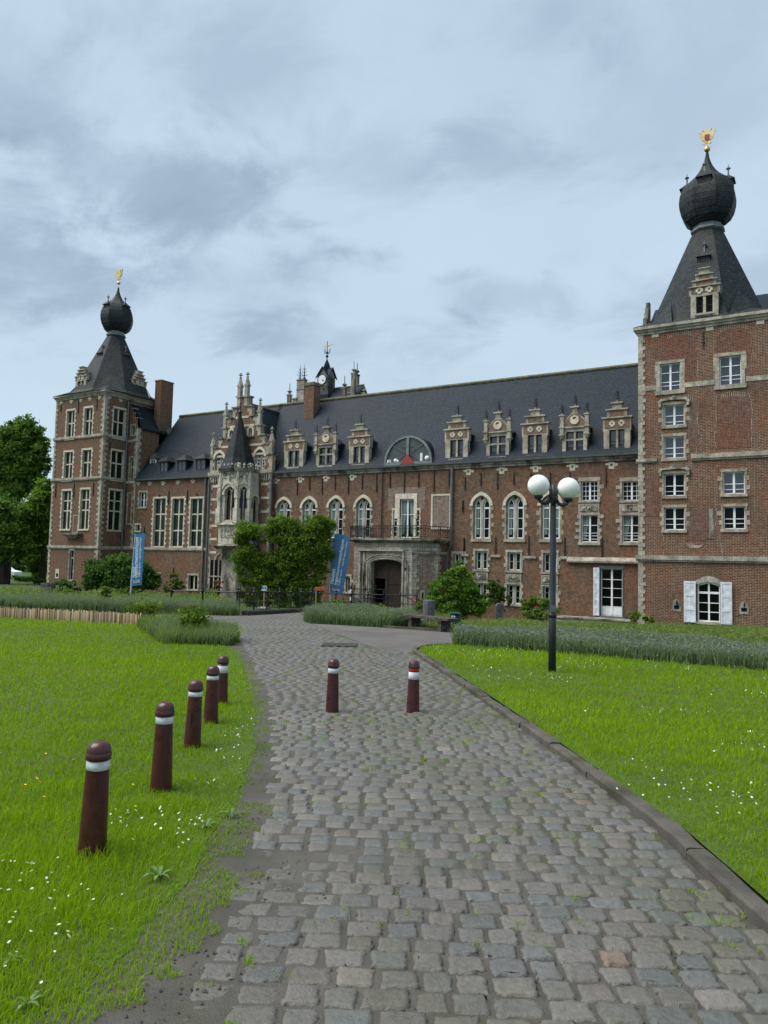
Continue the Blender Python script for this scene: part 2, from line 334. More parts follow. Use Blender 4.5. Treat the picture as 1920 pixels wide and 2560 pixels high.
def npmesh(name, verts, tris, mat, tone=None, parent=None, smooth=False, extra=None):
    verts = np.asarray(verts, np.float32); tris = np.asarray(tris, np.int32)
    if parent is not None:
        base = np.zeros(3); p = parent
        while p is not None: base += np.array(p.location); p = p.parent
        verts = verts - base.astype(np.float32)
    me = bpy.data.meshes.new(name); k = tris.shape[1]
    me.vertices.add(len(verts)); me.vertices.foreach_set('co', verts.ravel())
    me.loops.add(tris.size); me.loops.foreach_set('vertex_index', tris.ravel())
    me.polygons.add(len(tris)); me.polygons.foreach_set('loop_start', np.arange(0, tris.size, k, dtype=np.int32))
    me.update(calc_edges=True)
    if tone is not None:
        a = me.attributes.new('tone', 'FLOAT', 'POINT'); a.data.foreach_set('value', np.asarray(tone, np.float32))
    if extra is not None:
        a = me.attributes.new('tint', 'FLOAT_COLOR', 'POINT'); a.data.foreach_set('color', np.asarray(extra, np.float32).ravel())
    if smooth: me.polygons.foreach_set('use_smooth', [True]*len(me.polygons))
    me.materials.append(M[mat] if isinstance(mat, str) else mat)
    o = bpy.data.objects.new(name, me); COL.objects.link(o)
    if parent is not None: o.parent = parent
    return o
# ------------------------------------------------------------ building helpers
def rectloop(u0, u1, v0, v1): return [(u0, v0), (u1, v0), (u1, v1), (u0, v1)]
def archf(x, kind):
    x = min(1, abs(x))
    if kind == 'gothic': return 0.72*math.sqrt(1-x*x)+0.28*(1-x)
    if kind == 'lancet': return 0.45*math.sqrt(1-x*x)+0.55*(1-x)
    if kind == 'seg': return 1-x*x
    return math.sqrt(1-x*x)
def arch(u0, u1, v0, vs, vt, kind='gothic', n=14):
    uc, hw = (u0+u1)/2, (u1-u0)/2; p = [(u0, v0), (u1, v0)]
    for i in range(n+1):
        x = math.cos(PI*i/n); p.append((uc+hw*x, vs+(vt-vs)*archf(x, kind)))
    return p
def wall(par, fr, outline, holes, mat, name='wall', reveal=0.3, extra=None):
    mb = MB(); tv, tf = cdt([outline]+holes); mb.add([(p[0], 0, p[1]) for p in tv], tf)
    for lp in holes:
        m = len(lp); mb.add([(p[0], 0, p[1]) for p in lp]+[(p[0], reveal, p[1]) for p in lp], [(i, (i+1) % m, m+(i+1) % m, m+i) for i in range(m)])
    if extra: extra(mb)
    return mb.build(name, mat, par, fr)
def ring(mb, u0, u1, v0, v1, t, d0, d1):
    mb.box(u0, u0+t, d0, d1, v0, v1); mb.box(u1-t, u1, d0, d1, v0, v1)
    mb.box(u0+t, u1-t, d0, d1, v0, v0+t); mb.box(u0+t, u1-t, d0, d1, v1-t, v1)
def teeth(mb, u0, u1, v0, v1, w1=0.10, w2=0.22, course=0.21, proud=0.03, lintel=0.2, sill=0.16, sides=(1, 1), e=0.012):
    n = max(2, round((v1-v0)/course))
    for s, on in ((0, sides[0]), (1, sides[1])):
        if not on: continue
        for i in range(n):
            a, b = v0+(v1-v0)*i/n, v0+(v1-v0)*(i+1)/n-0.006
            w = (w1, w2)[(i+s*0) % 2]*random.uniform(.7, 1.2)
            if s == 0: mb.box(u0-w, u0+e, -proud+random.uniform(-.006, .006), 0.12, a, b)
            else: mb.box(u1-e, u1+w, -proud+random.uniform(-.006, .006), 0.12, a, b)
    if lintel: mb.box(u0-w1-0.02, u1+w1+0.02, -proud-0.012, 0.13, v1-e, v1+lintel)
    if sill: mb.box(u0-w1-0.03, u1+w1+0.03, -proud-0.05, 0.14, v0-sill, v0+e)
def window(par, fr, H, r, style='white', trans=(0.5,), mull=(0.5,), glass='glass', sur=None, smat='stone', thin=(), vthin=(), curtain=0, label=None, d=0.14):
    u0, u1, v0, v1 = r; H.append(rectloop(*r)); mb = MB(); w, h = u1-u0, v1-v0
    t, mt, bt, mat = {'white': (0.065, 0.10, 0.035, 'white'), 'cross': (0.05, 0.12, 0.11, 'stone_clean'), 'stonewhite': (0.05, 0.13, 0.03, 'stone'), 'dark': (0.05, 0.06, 0.03, 'darkwood')}[style]
    d1 = d+0.07
    ring(mb, u0, u1, v0, v1, t, d, d1)
    for m in mull: mb.box(u0+w*m-mt/2, u0+w*m+mt/2, d-0.02, d1-0.01, v0+t, v1-t)
    for q in trans: mb.box(u0+t, u1-t, d-0.008, d1-0.012, v0+h*q-bt/2, v0+h*q+bt/2)
    for q in thin: mb.box(u0+t, u1-t, d+0.012, d1-0.02, v0+h*q-0.014, v0+h*q+0.014)
    for q in vthin: mb.box(u0+w*q-0.014, u0+w*q+0.014, d+0.014, d1-0.022, v0+t, v1-t)
    o = mb.build('window', mat, par, fr, label=label)
    MB().quad((u0, d1-0.025, v0), (u1, d1-0.025, v0), (u1, d1-0.025, v1), (u0, d1-0.025, v1)).build('pane', glass, o, fr)
    if style == 'stonewhite':
        f = MB(); ms = [0]+list(mull)+[1]
        for a, b in zip(ms[:-1], ms[1:]):
            ring(f, u0+w*a+0.06, u0+w*b-0.06, v0+t, v1-t, 0.045, d+0.015, d1-0.014)
        f.build('sash', 'white', o, fr)
    if sur is not None:
        s = MB(); teeth(s, u0, u1, v0, v1, **sur); s.build('stone_surround', smat, o, fr)
    if curtain:
        c = MB(); a, b = (u0+t, u0+w*0.5-mt/2)
        if curtain & 1: c.quad((a, d1-0.03, v0+h*.1), (a+(b-a)*.45, d1-0.03, v0+h*.1), (b, d1-0.03, v1-t), (a, d1-0.03, v1-t))
        a, b = (u1-t, u0+w*0.5+mt/2)
        if curtain & 2: c.quad((a, d1-0.03, v0+h*.1), (a+(b-a)*.45, d1-0.03, v0+h*.1), (b, d1-0.03, v1-t), (a, d1-0.03, v1-t))
        c.build('curtain', 'curtain', o, fr)
    return o
def gothic(par, fr, H, u0, u1, v0, vs, vt, curtain=0, label=None, glass='glass', jamb=True, sash=True):
    lp = arch(u0, u1, v0, vs, vt); H.append(lp); uc = (u0+u1)/2; h = vt-vs
    sp, tp = vs-0.02, vs+h*0.66
    k_ = 0.08 if sash else 0.045; la, ra = arch(u0+0.06, uc-k_, v0+0.05, sp, tp, 'lancet', 10), arch(uc+k_, u1-0.06, v0+0.05, sp, tp, 'lancet', 10)
    q = [(uc, vs+h*.46), (uc+0.13, vs+h*.68), (uc, vs+h*.88), (uc-0.13, vs+h*.68)]
    o = MB().plate(lp, [la, ra, q], 0.10, 0.24).build('window', 'stone', par, fr, label=label)
    s = MB()
    for a, b in ((u0+0.07, uc-0.09), (uc+0.09, u1-0.07)):
        s.plate(arch(a, b, v0+0.06, sp-0.01, tp-0.03, 'lancet', 10), [arch(a+0.06, b-0.06, v0+0.12, sp-0.03, tp-0.12, 'lancet', 10)], 0.165, 0.225)
        s.box(a+0.05, b-0.05, 0.155, 0.22, vs-0.30, vs-0.20)
        for f in (0.34, 0.67): s.box(a+0.05, b-0.05, 0.17, 0.22, v0+(vs-.25-v0)*f-0.018, v0+(vs-.25-v0)*f+0.018)
    if sash: s.build('sash', 'white', o, fr)
    MB().plate(arch(u0+.02, u1-.02, v0+.02, vs, vt-.03), [], 0.205, 0.215).build('pane', glass, o, fr)
    hd = MB(); a = arch(u0, u1, v0, vs, vt)[2:]; b = arch(u0-0.17, u1+0.17, v0, vs, vt+0.22)[2:]
    hd.plate(b+a[::-1], [], -0.09, 0.06)
    for uu in (u0-0.2, u1): hd.box(uu, uu+0.2, -0.10, 0.05, vs-0.12, vs+0.02)
    hd.build('hood_mould', 'stone_clean', o, fr)
    if jamb:
        t = MB(); teeth(t, u0, u1, v0, vs-0.12, 0.09, 0.24, 0.27, 0.018, 0, 0.16); t.build('stone_surround', 'stone_brown', o, fr)
    if curtain:
        c = MB()
        if curtain & 1: c.quad((u0+.13, .2, v0+.3), (u0+.32, .2, v0+.3), (uc-.2, .2, vs), (u0+.13, .2, vs))
        if curtain & 2: c.quad((u1-.13, .2, v0+.3), (u1-.32, .2, v0+.3), (uc+.2, .2, vs), (u1-.13, .2, vs))
        if curtain & 4: c.quad((u0+.13, .2, v0+.1), (uc-.14, .2, v0+.1), (uc-.14, .2, vs), (u0+.13, .2, vs))
        c.build('curtain', 'curtain', o, fr)
    return o
def quoins(par, fa, ua, sa, fb, ub, sb, v0, v1, course=0.3, l1=0.28, l2=0.5, name='corner_quoins', mat='stone'):
    """alternating stones on both faces of a corner; sa, sb: direction into each face; fb may be None"""
    n = round((v1-v0)/course); out = []
    for fr, u, s, ph in ((fa, ua, sa, 0), (fb, ub, sb, 1)):
        if fr is None: continue
        mb = MB()
        for i in range(n):
            a, b = v0+(v1-v0)*i/n, v0+(v1-v0)*(i+1)/n-0.008
            w = (l1, l2)[(i+ph) % 2]+random.uniform(-.03, .03); x0, x1 = sorted((u-s*0.028, u+s*w))
            mb.box(x0, x1, -0.03+random.uniform(-.007, .004), 0.06, a, b)
        out.append(mb.build(name, mat, par, fr))
    return out
def course(par, fr, u0, u1, v, h=0.16, proud=0.10, mat='stone', name='string_course', wear=0):
    mb = MB(); mb.box(u0, u1, -proud, 0.06, v-h*0.45, v+h*0.5); mb.box(u0, u1, -proud*0.55, 0.05, v-h*0.85, v-h*0.45)
    return mb.build(name, mat, par, fr)
def anchor(par, fr, u, v0, v1):
    mb = MB().box(u-0.028, u+0.028, -0.06, 0.01, v0, v1)
    mb.box(u-0.055, u+0.055, -0.075, 0.005, v0+(v1-v0)*0.27, v0+(v1-v0)*0.27+0.09)
    return mb.build('wall_anchor', 'iron', par, fr)
def putlog(par, fr, u, v, s=1.0):
    mb = MB(); q = 0.085*s
    mb.plate([(u-.42*s, v+.07*s), (u-.2*s, v+.07*s), (u-.2*s, v-.12*s-q), (u+.2*s, v-.12*s-q), (u+.2*s, v+.0*s), (u+.45*s, v+.0*s), (u+.45*s, v+.2*s), (u+.2*s, v+.2*s), (u+.2*s, v+.3*s), (u-.22*s, v+.3*s), (u-.22*s, v+.22*s), (u-.42*s, v+.22*s)],
             [rectloop(u-q, u+q, v-q+.08*s, v+q+.08*s)], -0.022, 0.06)
    o = mb.build('scaffold_hole', 'stone_clean', par, fr)
    return o
def pinnacle(mb, u, d, v0, v1, v2, w):
    """square shaft v0..v1 with gablets, crocketed top to v2"""
    mb.box(u-w, u+w, d-w, d+w, v0, v1); h = v2-v1; k = w*1.28
    mb.box(u-k, u+k, d-k, d+k, v1-0.12*h, v1+0.02*h)
    for sx, sy in ((1, 0), (-1, 0), (0, 1), (0, -1)):
        mb.lathe([(k*0.75, v1), (k*0.5, v1+h*.22), (0.01, v1+h*.5)], u+sx*k*.55, d+sy*k*.55, 4, PI/4)
    mb.lathe([(k*1.05, v1), (k*.62, v1+h*.40), (k*.34, v1+h*.55), (k*.7, v1+h*.60), (k*.25, v1+h*.66), (k*.28, v1+h*.74), (k*.9, v1+h*.80), (k*.9, v1+h*.83), (k*.3, v1+h*.88), (k*.45, v1+h*.94), (0.02, v2)], u, d, 8)
def ironfinial(mb, u, d, v0, v1, s=1.0):
    h = v1-v0; mb.lathe([(.16*s, v0), (.10*s, v0+h*.12), (.035*s, v0+h*.22), (.05*s, v0+h*.3), (.025*s, v0+h*.6), (.012, v1)], u, d, 6)
    for f, r in ((.28, .2), (.48, .14), (.66, .09)):
        for a in range(4):
            c, q = math.cos(a*PI/2+.78), math.sin(a*PI/2+.78)
            mb.tube([(u, d, v0+h*f), (u+c*r*s*.7, d+q*r*s*.7, v0+h*f-.03), (u+c*r*s, d+q*r*s, v0+h*(f+.09))], .018*s, 4)
def dormer(par, fr, uc, v0, v1, hw, kind, slope, eave, fin=0.9, label=None, open_leaf=False, brick='brick_rust'):
    H = v1-v0; P = lambda x, y: (uc+x*hw, v0+y*H)
    if kind == 'stepped': half = [(1, 0), (1, .45), (1.07, .45), (1.07, .715), (.76, .715), (.76, .872), (.37, .872), (.37, 1)]; win = (.58, .06, .48); caps = ((1.07, .715), (.76, .872), (.37, 1.0))
    elif kind == 'ogee': half = [(.9, 0), (.9, .57), (.80, .57), (.80, .66), (.70, .745), (.50, .81), (.30, .86), (.18, .92), (.16, 1)]; win = (.64, .06, .50); caps = ((1.02, .585), (.26, 1.0))
    else: half = [(1, 0), (1, .50), (1.12, .50), (1.12, .66), (.86, .66), (.86, .775), (.62, .775), (.62, .885), (.38, .885), (.38, 1)]; win = (.60, .14, .475); caps = ((1.12, .66), (.86, .775), (.62, .885), (.38, 1.0))
    lp = [P(x, y) for x, y in half]+[P(-x, y) for x, y in reversed(half)]
    wl = rectloop(*(P(-win[0], 0)[0], P(win[0], 0)[0], P(0, win[1])[1], P(0, win[2])[1]))
    mb = MB().plate(lp, [wl], 0.0, 0.34)
    u0, u1, a, b = wl[0][0], wl[1][0], wl[0][1], wl[2][1]
    mt = 0.065; mb.box(uc-mt, uc+mt, 0.04, 0.2, a, b)
    if kind == 'ogee': mb.box(u0, u1, 0.035, 0.19, a+(b-a)*.58, a+(b-a)*.58+.11)
    mb.box(u0-.06, u1+.06, -0.10, 0.1, a-.10, a+.005)
    for x, y in caps: g_ = .07 if kind != 'steps' else .035; mb.box(uc-x*hw-g_, uc+x*hw+g_, -0.09, 0.38, v0+y*H-.035, v0+y*H+.05 if kind != 'steps' else v0+y*H+.02)
    if kind == 'ogee':
        for s in (-1, 1):
            x = uc+s*hw*.92; mb.box(x-.11, x+.11, -.12, .14, v0+.42*H, v0+.84*H)
            for y in (.44, .60, .84): mb.box(x-.16, x+.16, -.17, .19, v0+y*H-.04, v0+y*H+.035)
            mb.lathe([(.10, v0+.36*H), (.16, v0+.42*H)], x, 0.0, 6)
    o = mb.build('dormer', 'stone' if kind != 'steps' else 'stone', par, fr, label=label)
    bp = MB()
    if kind == 'ogee':
        bp.plate([P(x*.80, y) for x, y in ((.95, .61), (.95, .67), (.80, .735), (.55, .80), (.3, .86), (-.3, .86), (-.55, .80), (-.80, .735), (-.95, .67), (-.95, .61))], [], -0.015, 0.05)
    else:
        y0, y1 = (.51, .69) if kind == 'stepped' else (.53, .64)
        bp.box(uc-.93*hw, uc+.93*hw, -0.014, 0.05, v0+y0*H, v0+y1*H)
        if kind == 'stepped': bp.box(uc-.56*hw, uc+.56*hw, -0.014, 0.05, v0+.745*H, v0+.85*H)
        else: bp.box(uc-.6*hw, uc+.6*hw, -0.014, 0.05, v0+.675*H, v0+.76*H); bp.box(uc-.36*hw, uc+.36*hw, -0.014, 0.05, v0+.785*H, v0+.87*H)
    bp.build('brick_panel', brick, o, fr)
    if kind == 'ogee':
        em = MB(); n = 20; R = .33*hw; cv = v0+.735*H
        em.plate([(uc+R*math.cos(2*PI*i/n), cv+R*math.sin(2*PI*i/n)) for i in range(n)], [[(uc+R*.45*math.cos(2*PI*(i+t)/9)+R*.36*math.cos(t0), cv+R*.36*math.sin(t0)+R*.32*math.sin(2*PI*(i+t)/9)) for i in range(7)] for t0, t in ((PI/2, 0),)], -0.07, 0.0); em.build('stone_emblem', 'stone_clean', o, fr)
    else:
        for s in (-1, 1):
            em = MB(); x, y, q = uc+s*.36*hw, v0+(.6 if kind == 'stepped' else .585)*H, .17
            em.plate([(x-q, y-q*.5), (x-q*.5, y-q*.5), (x-q*.5, y-q), (x+q*.5, y-q), (x+q*.5, y-q*.5), (x+q, y-q*.5), (x+q, y+q*.5), (x+q*.5, y+q*.5), (x+q*.5, y+q), (x-q*.5, y+q), (x-q*.5, y+q*.5), (x-q, y+q*.5)], [rectloop(x-.05, x+.05, y-.06, y+.06)], -0.04, 0.0)
            em.build('stone_emblem', 'stone_clean', o, fr)
    w = MB()
    for x0, x1 in ((u0, uc-mt), (uc+mt, u1)):
        ring(w, x0, x1, a, b, .05, .15, .2); w.box(x0, x1, .155, .195, a+(b-a)*.47, a+(b-a)*.47+.03)
    w.build('window_frame', 'darkwood', o, fr)
    MB().quad((u0, .19, a), (u1, .19, a), (u1, .19, b), (u0, .19, b)).build('pane', 'glass_sky' if kind != 'steps' else 'glass', o, fr)
    # slate cheeks and little saddle roof running back into the main roof
    cw = hw*.93; top = v0+(.62 if kind != 'steps' else .58)*H; pk = top+cw*.62; D = (pk-eave)*slope+.3
    MB().plate([(uc-cw, v0-.3), (uc+cw, v0-.3), (uc+cw, top), (uc, pk), (uc-cw, top)], [], .335, D).build('slate_cheeks', 'slate', o, fr)
    if fin:
        for x, dd, a, b in [(uc, .14, v1+.04, v1+fin)]+([(uc+s*hw*.92, .0, v0+.85*H, v0+.85*H+fin*.85) for s in (-1, 1)] if kind == 'ogee' else []):
            f = MB(); ironfinial(f, x, dd, a, b); f.build('finial', 'iron', o, fr)
    return o

# ------------------------------------------------------------ planes of the castle
YF, YT = 42.4, 40.0
FM = Fr((0, YF))                  # long range
FT = Fr((0, YT))                  # tower fronts
YR, = (47.0,)
EAVE = FM.hit(1137, 1159)[1]
RIDGE = float((EYE+ray(1130, 965)*((YR-0)/ray(1130, 965)[1]))[2])
SL = (YR-YF)/(RIDGE-EAVE)         # metres back per metre up
ZB = -1.85                        # foot of the walls
RX0, RX1 = -8.45, -2.25           # right tower
LX1 = FT.hit(253.8, 1196.7)[0]; LX0 = FT.hit(131, 1209)[0]     # left tower
BFR = Fr((0, 42.1))
BL, BR = BFR.z('C', 268, 1950)[0], BFR.z('C', 1392, 1900)[0]
WL = -49.9     # right side of the stair turret

# ------------------------------------------------------------ main range
wing = thing('castle_range', (-20, YF, ZB), 'long red brick castle range with blue slate roof, stone dormers and pointed arch windows', 'castle building')
H = []
sur = dict(w1=.12, w2=.26, course=.24)
v0g = FM.z('L', 220, 606)[1]
for k, (x0, x1, ya, ys, cu) in enumerate(((185, 362, 372, 478, 4), (532, 718, 362, 475, 4), (900, 1090, 352, 468, 4), (1276, 1470, 345, 462, 4))):
    u0, u1, _, _ = FM.rect('F', x0, 500, x1, 600); um = (x0+x1)/2
    gothic(wing, FM, H, u0, u1, v0g, FM.z('F', um, ys)[1], FM.z('F', um, ya)[1]-.05, cu)
for k, (x0, x1, ya, ys, cu) in enumerate(((153, 305, 203, 288, 1), (450, 612, 196, 285, 1), (766, 938, 190, 284, 3))):
    u0, u1, _, _ = FM.rect('L', x0, 300, x1, 600); um = (x0+x1)/2
    gothic(wing, FM, H, u0, u1, v0g, FM.z('L', um, ys)[1], FM.z('L', um, ya)[1]-.05, cu)
# balcony door with side lights
r = FM.rect('G', 722, 455, 905, 958)
window(wing, FM, H, r, 'white', (0.60,), (0.5,), 'glass', None, curtain=3, label='tall white glazed balcony door')
s = MB(); u0, u1, v0, v1 = r
s.plate([(u0-.36, v0+(v1-v0)*.5), (u0-.36, v1+.36), (u1+.24, v1+.36), (u1+.24, v0+(v1-v0)*.5), (u1+.004, v0+(v1-v0)*.5), (u1+.004, v1+.004), (u0-.004, v1+.004), (u0-.004, v0+(v1-v0)*.5)], [], -.05, .14)
s.box(u0-.16, u0+.01, -.04, .14, v0, v0+(v1-v0)*.5); s.box(u1-.01, u1+.16, -.04, .14, v0, v0+(v1-v0)*.5)
s.build('door_surround', 'stone_clean', wing, FM)
for x0, x1 in ((632, 690), (918, 978)):
    window(wing, FM, H, FM.rect('G', x0, 596, x1, 945), 'white', (.2, .4, .6, .8), (), 'glass', dict(w1=.05, w2=.08, lintel=.12, sill=.05), 'stone_clean', curtain=0, d=.10)
# blocked opening with a stone frame
b = FM.rect('G', 1146, 408, 1370, 850); mb = MB(); ring(mb, b[0]-.1, b[1]+.1, b[2], b[3]+.1, .12, -.03, .05)
mb.build('blocked_window', 'stone_clean', wing, FM); MB().box(b[0]+.02, b[1]-.02, -.008, .05, b[2]+.02, b[3]-.02).build('brick_infill', 'brick_grey', wing, FM)
# pale brick patch round the balcony door
pr = FM.rect('G', 572, 305, 1050, 590); pd_ = FM.rect('G', 640, 400, 960, 590)
MB().plate([(pr[0], pr[2]), (pd_[0], pr[2]), (pd_[0], pd_[3]), (pd_[1], pd_[3]), (pd_[1], pr[2]), (pr[1], pr[2]), (pr[1], pr[3]), (pr[0], pr[3])], [], -.01, .04).build('brick_patch', 'brick_grey', wing, FM)
# square windows at the right end
cols = ((1126, 1280), (1495, 1668))
for x0, x1 in cols:
    window(wing, FM, H, FM.rect('L', x0, 80, x1, 260), 'white', (), (.5,), 'glass', dict(w1=.12, w2=.30, sill=.1), 'stone', thin=(.25, .5, .75), vthin=(.25, .75))
    window(wing, FM, H, FM.rect('L', x0, 386, x1, 634), 'white', (.62,), (.5,), 'glass', dict(w1=.12, w2=.30, lintel=.1), 'stone', thin=(.12, .24, .34), curtain=1)
    q = FM.rect('L', x0-22, 285, x1+14, 372); o = MB().box(q[0], q[1], -.04, .05, q[2], q[3]).build('carved_panel', 'stone', wing, FM)
def carve(o, q, seed):
    mb = MB(); uc, vc, w, h = (q[0]+q[1])/2, (q[2]+q[3])/2, (q[1]-q[0])/2, (q[3]-q[2])/2
    for s in (-1, 1):
        for k in range(5):
            a = 0.15+k*.32; x0, y0 = uc+s*w*.1, vc-h*.55
            mb.tube([(x0, -.045, y0), (uc+s*w*(.25+.5*math.cos(a)*.8), -.06, y0+h*1.0*math.sin(a)*.7), (uc+s*w*(.15+.72*math.cos(a)), -.045, y0+h*1.35*math.sin(a))], [.03, .05, .02], 5)
    mb.ball((uc, -.05, vc), .09, 8, 6)
    mb.build('carved_foliage', 'stone_carved', o, FM)
    MB().box(q[0]+.08, q[1]-.08, -.046, -.02, q[2]+.06, q[3]-.06).build('panel_ground', 'stone_dark', o, FM)
for o in [x for x in wing.children if x.name.startswith('carved_panel')]:
    bb = [v.co for v in o.data.vertices]; us = [c.x+wing.location.x for c in bb]; vs = [c.z+wing.location.z for c in bb]; carve(o, (min(us), max(us), min(vs), max(vs)), 1)
# ground floor pairs with carved panels between
for (a, b), (c, d_), (e, f_) in (((172, 282, 712, 882), (150, 287, 905, 986), (170, 278, 1000, 1190)), ((463, 584, 722, 892), (447, 590, 918, 998), (456, 580, 1012, 1196)), ((784, 912, 728, 905), (768, 918, 930, 1010), (782, 908, 1030, 1206))) if False else ():
    pass
for q1, qp, q2 in (((172, 712, 282, 882), (150, 905, 287, 986), (170, 1000, 278, 1180)), ((463, 722, 584, 892), (447, 918, 590, 998), (456, 1012, 580, 1194)), ((784, 728, 912, 905), (768, 930, 918, 1010), (782, 1030, 908, 1206))):
    window(wing, FM, H, FM.rect('L', *q1), 'stonewhite', (), (.5,), 'glass', dict(w1=.1, w2=.2, lintel=.14, sill=.1), 'stone', thin=(.5,))
    q = FM.rect('L', *qp); o = MB().box(q[0], q[1], -.04, .05, q[2], q[3]).build('carved_panel', 'stone', wing, FM); carve(o, q, 2)
    window(wing, FM, H, FM.rect('L', *q2), 'stonewhite', (), (.5,), 'glass', dict(w1=.1, w2=.2, lintel=.08, sill=.1), 'stone', thin=(.33, .66))
window(wing, FM, H, FM.rect('G', 1415, 1160, 1560, 1330), 'stonewhite', (), (.5,), 'glass', dict(w1=.1, w2=.2, lintel=.14, sill=.1), 'stone', thin=(.5,))
window(wing, FM, H, FM.rect('F', 1128, 1440, 1192, 1660), 'stonewhite', (), (), 'glass', dict(w1=.1, w2=.2, lintel=.14, sill=.1), 'stone', thin=(.5,))
# french door with one shutter
fd = FM.rect('L', 1300, 868, 1502, 1302)
o = window(wing, FM, H, fd, 'white', (.765, .20), (.5,), 'glass', dict(w1=.04, w2=.06, lintel=.14, sill=.1), 'zinc', thin=(.39, .58), label='white glazed garden door')
MB().box(fd[0]+.06, fd[1]-.06, .14, .19, fd[2]+.05, fd[2]+(fd[3]-fd[2])*.19).build('door_panel', 'white', o, FM)
sh = FM.rect('L', 1243, 862, 1297, 1292)
def shutter(par, fr, u0, u1, v0, v1, d0=-.09, rows=3, arc=0):
    mb = MB()
    if arc: 
        n = 6; top = [(u0+(u1-u0)*(1-i/n), v1-(arc*((1-i/n) if arc > 0 else -(i/n)))*.0-abs(arc)*((i/n) if arc > 0 else (1-i/n))**1.0*.0) for i in range(n+1)]
    mb.box(u0, u1, d0, d0+.04, v0, v1); w = .09
    ring(mb, u0, u1, v0, v1, w, d0-.02, d0+.005)
    for k in range(1, rows): q = v0+(v1-v0)*k/rows; mb.box(u0+w, u1-w, d0-.02, d0+.005, q-.07, q+.07)
    return mb.build('shutter', 'whitegrey', par, fr)
shutter(wing, FM, sh[0], sh[1], sh[2], sh[3], -.12, 6)
# strings, stone band above the garden door
q = FM.rect('L', 1005, 770, 1660, 820)
MB().add([(q[0], -.03, q[3]), (-8.5, -.03, q[3]), (-8.5, -.22, q[2]+.1), (q[0], -.22, q[2]+.1), (q[0], .05, q[3]), (-8.5, .05, q[3]), (-8.5, .05, q[2]), (q[0], .05, q[2]), (-8.5, -.2, q[2]), (q[0], -.2, q[2])],
         [(0, 1, 2, 3), (3, 2, 8, 9), (9, 8, 6, 7), (7, 6, 5, 4), (4, 5, 1, 0), (0, 3, 9, 7, 4), (1, 5, 6, 8, 2)]).build('stone_band', 'stone', wing, FM)
for k, x0, x1, y in (('L', 48, 116, 748), ('L', 314, 405, 757), ('L', 617, 723, 768), ('L', 945, 1008, 772)):
    a = FM.z(k, x0, y); b = FM.z(k, x1, y); course(wing, FM, a[0], b[0], (a[1]+b[1])/2, .14, .10)
for k, x, a, b in (('G', 60, 120, 390), ('G', 240, 115, 330), ('G', 425, 100, 365), ('G', 600, 95, 315), ('G', 785, 90, 370), ('G', 970, 85, 305), ('G', 1168, 75, 360), ('G', 1365, 60, 290), ('G', 1570, 175, 345), ('G', 1545, 470, 620), ('G', 1560, 960, 1170),
                   ('F', 465, 45, 320), ('F', 632, 38, 255), ('F', 805, 34, 310), ('F', 988, 28, 250), ('L', 225, 8, 120), ('L', 375, 5, 160), ('L', 522, 4, 112), ('L', 678, 4, 40), ('L', 850, 2, 120), ('L', 1030, 2, 60), ('L', 1352, -40, 130), ('L', 62, 255, 360), ('L', 75, 595, 740), ('L', 358, 585, 748), ('L', 656, 572, 752), ('L', 980, 590, 765), ('L', 1318, 590, 772)):
    p, q = FM.z(k, x, a), FM.z(k, x, b); anchor(wing, FM, (p[0]+q[0])/2, q[1], min(p[1], EAVE-.42))
for k, x, y in (('F', 165, 85), ('F', 505, 72), ('F', 855, 60), ('F', 1220, 45), ('H', 270, 580), ('H', 518, 570), ('H', 768, 562), ('H', 1040, 545), ('H', 1330, 530)):
    p = FM.z(k, x, y); putlog(wing, FM, p[0], EAVE-.62, .8)
def side(mb):
    pass
wall(wing, FM, [(BR-.1, ZB), (-6.0, ZB), (-6.0, EAVE-.05), (BR-.1, EAVE-.05)], H, 'brick')
# cornice, gutter, roof
mb = MB(); mb.box(BR, -8.3, -.10, .05, EAVE-.34, EAVE-.2); mb.box(BR, -8.3, -.18, .05, EAVE-.2, EAVE-.06); mb.build('cornice', 'stone_dark', wing, FM)
mb = MB(); mb.box(BR, -8.25, -.32, .1, EAVE-.055, EAVE+.07); mb.build('gutter', 'gutter', wing, FM)
def roof(par, x0, x1, x0r=None, x1r=None):
    mb = MB(); e = EAVE+.05; x0r, x1r = (x0 if x0r is None else x0r), (x1 if x1r is None else x1r)
    yb = 2*YR-YF
    mb.add([(x0, YF-.15, e), (x1, YF-.15, e), (x1r, YR, RIDGE), (x0r, YR, RIDGE), (x0, yb, e), (x1, yb, e)], [(0, 1, 2, 3), (3, 2, 5, 4), (0, 3, 4), (1, 5, 2)])
    o = mb.build('roof', 'slate', par)
    MB().tube([(x0r, YR, RIDGE+.02), (x1r, YR, RIDGE+.02)], .13, 8).build('ridge_tiles', 'ridge', par)
    return o
roof(wing, BR-3.5, -5.0)
# dormers of the range
FD = FM.off(0.12)
for i, (k, xc, yb, yt, x0, x1, kind) in enumerate((('E', 418, 1845, 1305, 285, 545, 'stepped'), ('E', 858, 1825, 1265, 722, 992, 'ogee'), ('E', 1320, 1808, 1225, 1180, 1455, 'stepped'),
      ('H', 188, 515, 180, 100, 266, 'stepped'), ('H', 488, 500, 155, 400, 575, 'ogee'), ('H', 768, 488, 133, 672, 852, 'stepped'), ('H', 1055, 474, 112, 962, 1152, 'ogee'), ('H', 1370, 460, 80, 1272, 1468, 'stepped'))):
    a, b = FD.z(k, x0, (yb+yt)/2)[0], FD.z(k, x1, (yb+yt)/2)[0]; uc = (a+b)/2
    v0, v1 = FD.z(k, xc, yb)[1], FD.z(k, xc, yt)[1]
    dormer(wing, FD, uc, v0, v1, (b-a)/2*(1.0 if kind == 'stepped' else 1.06), kind, SL, EAVE)
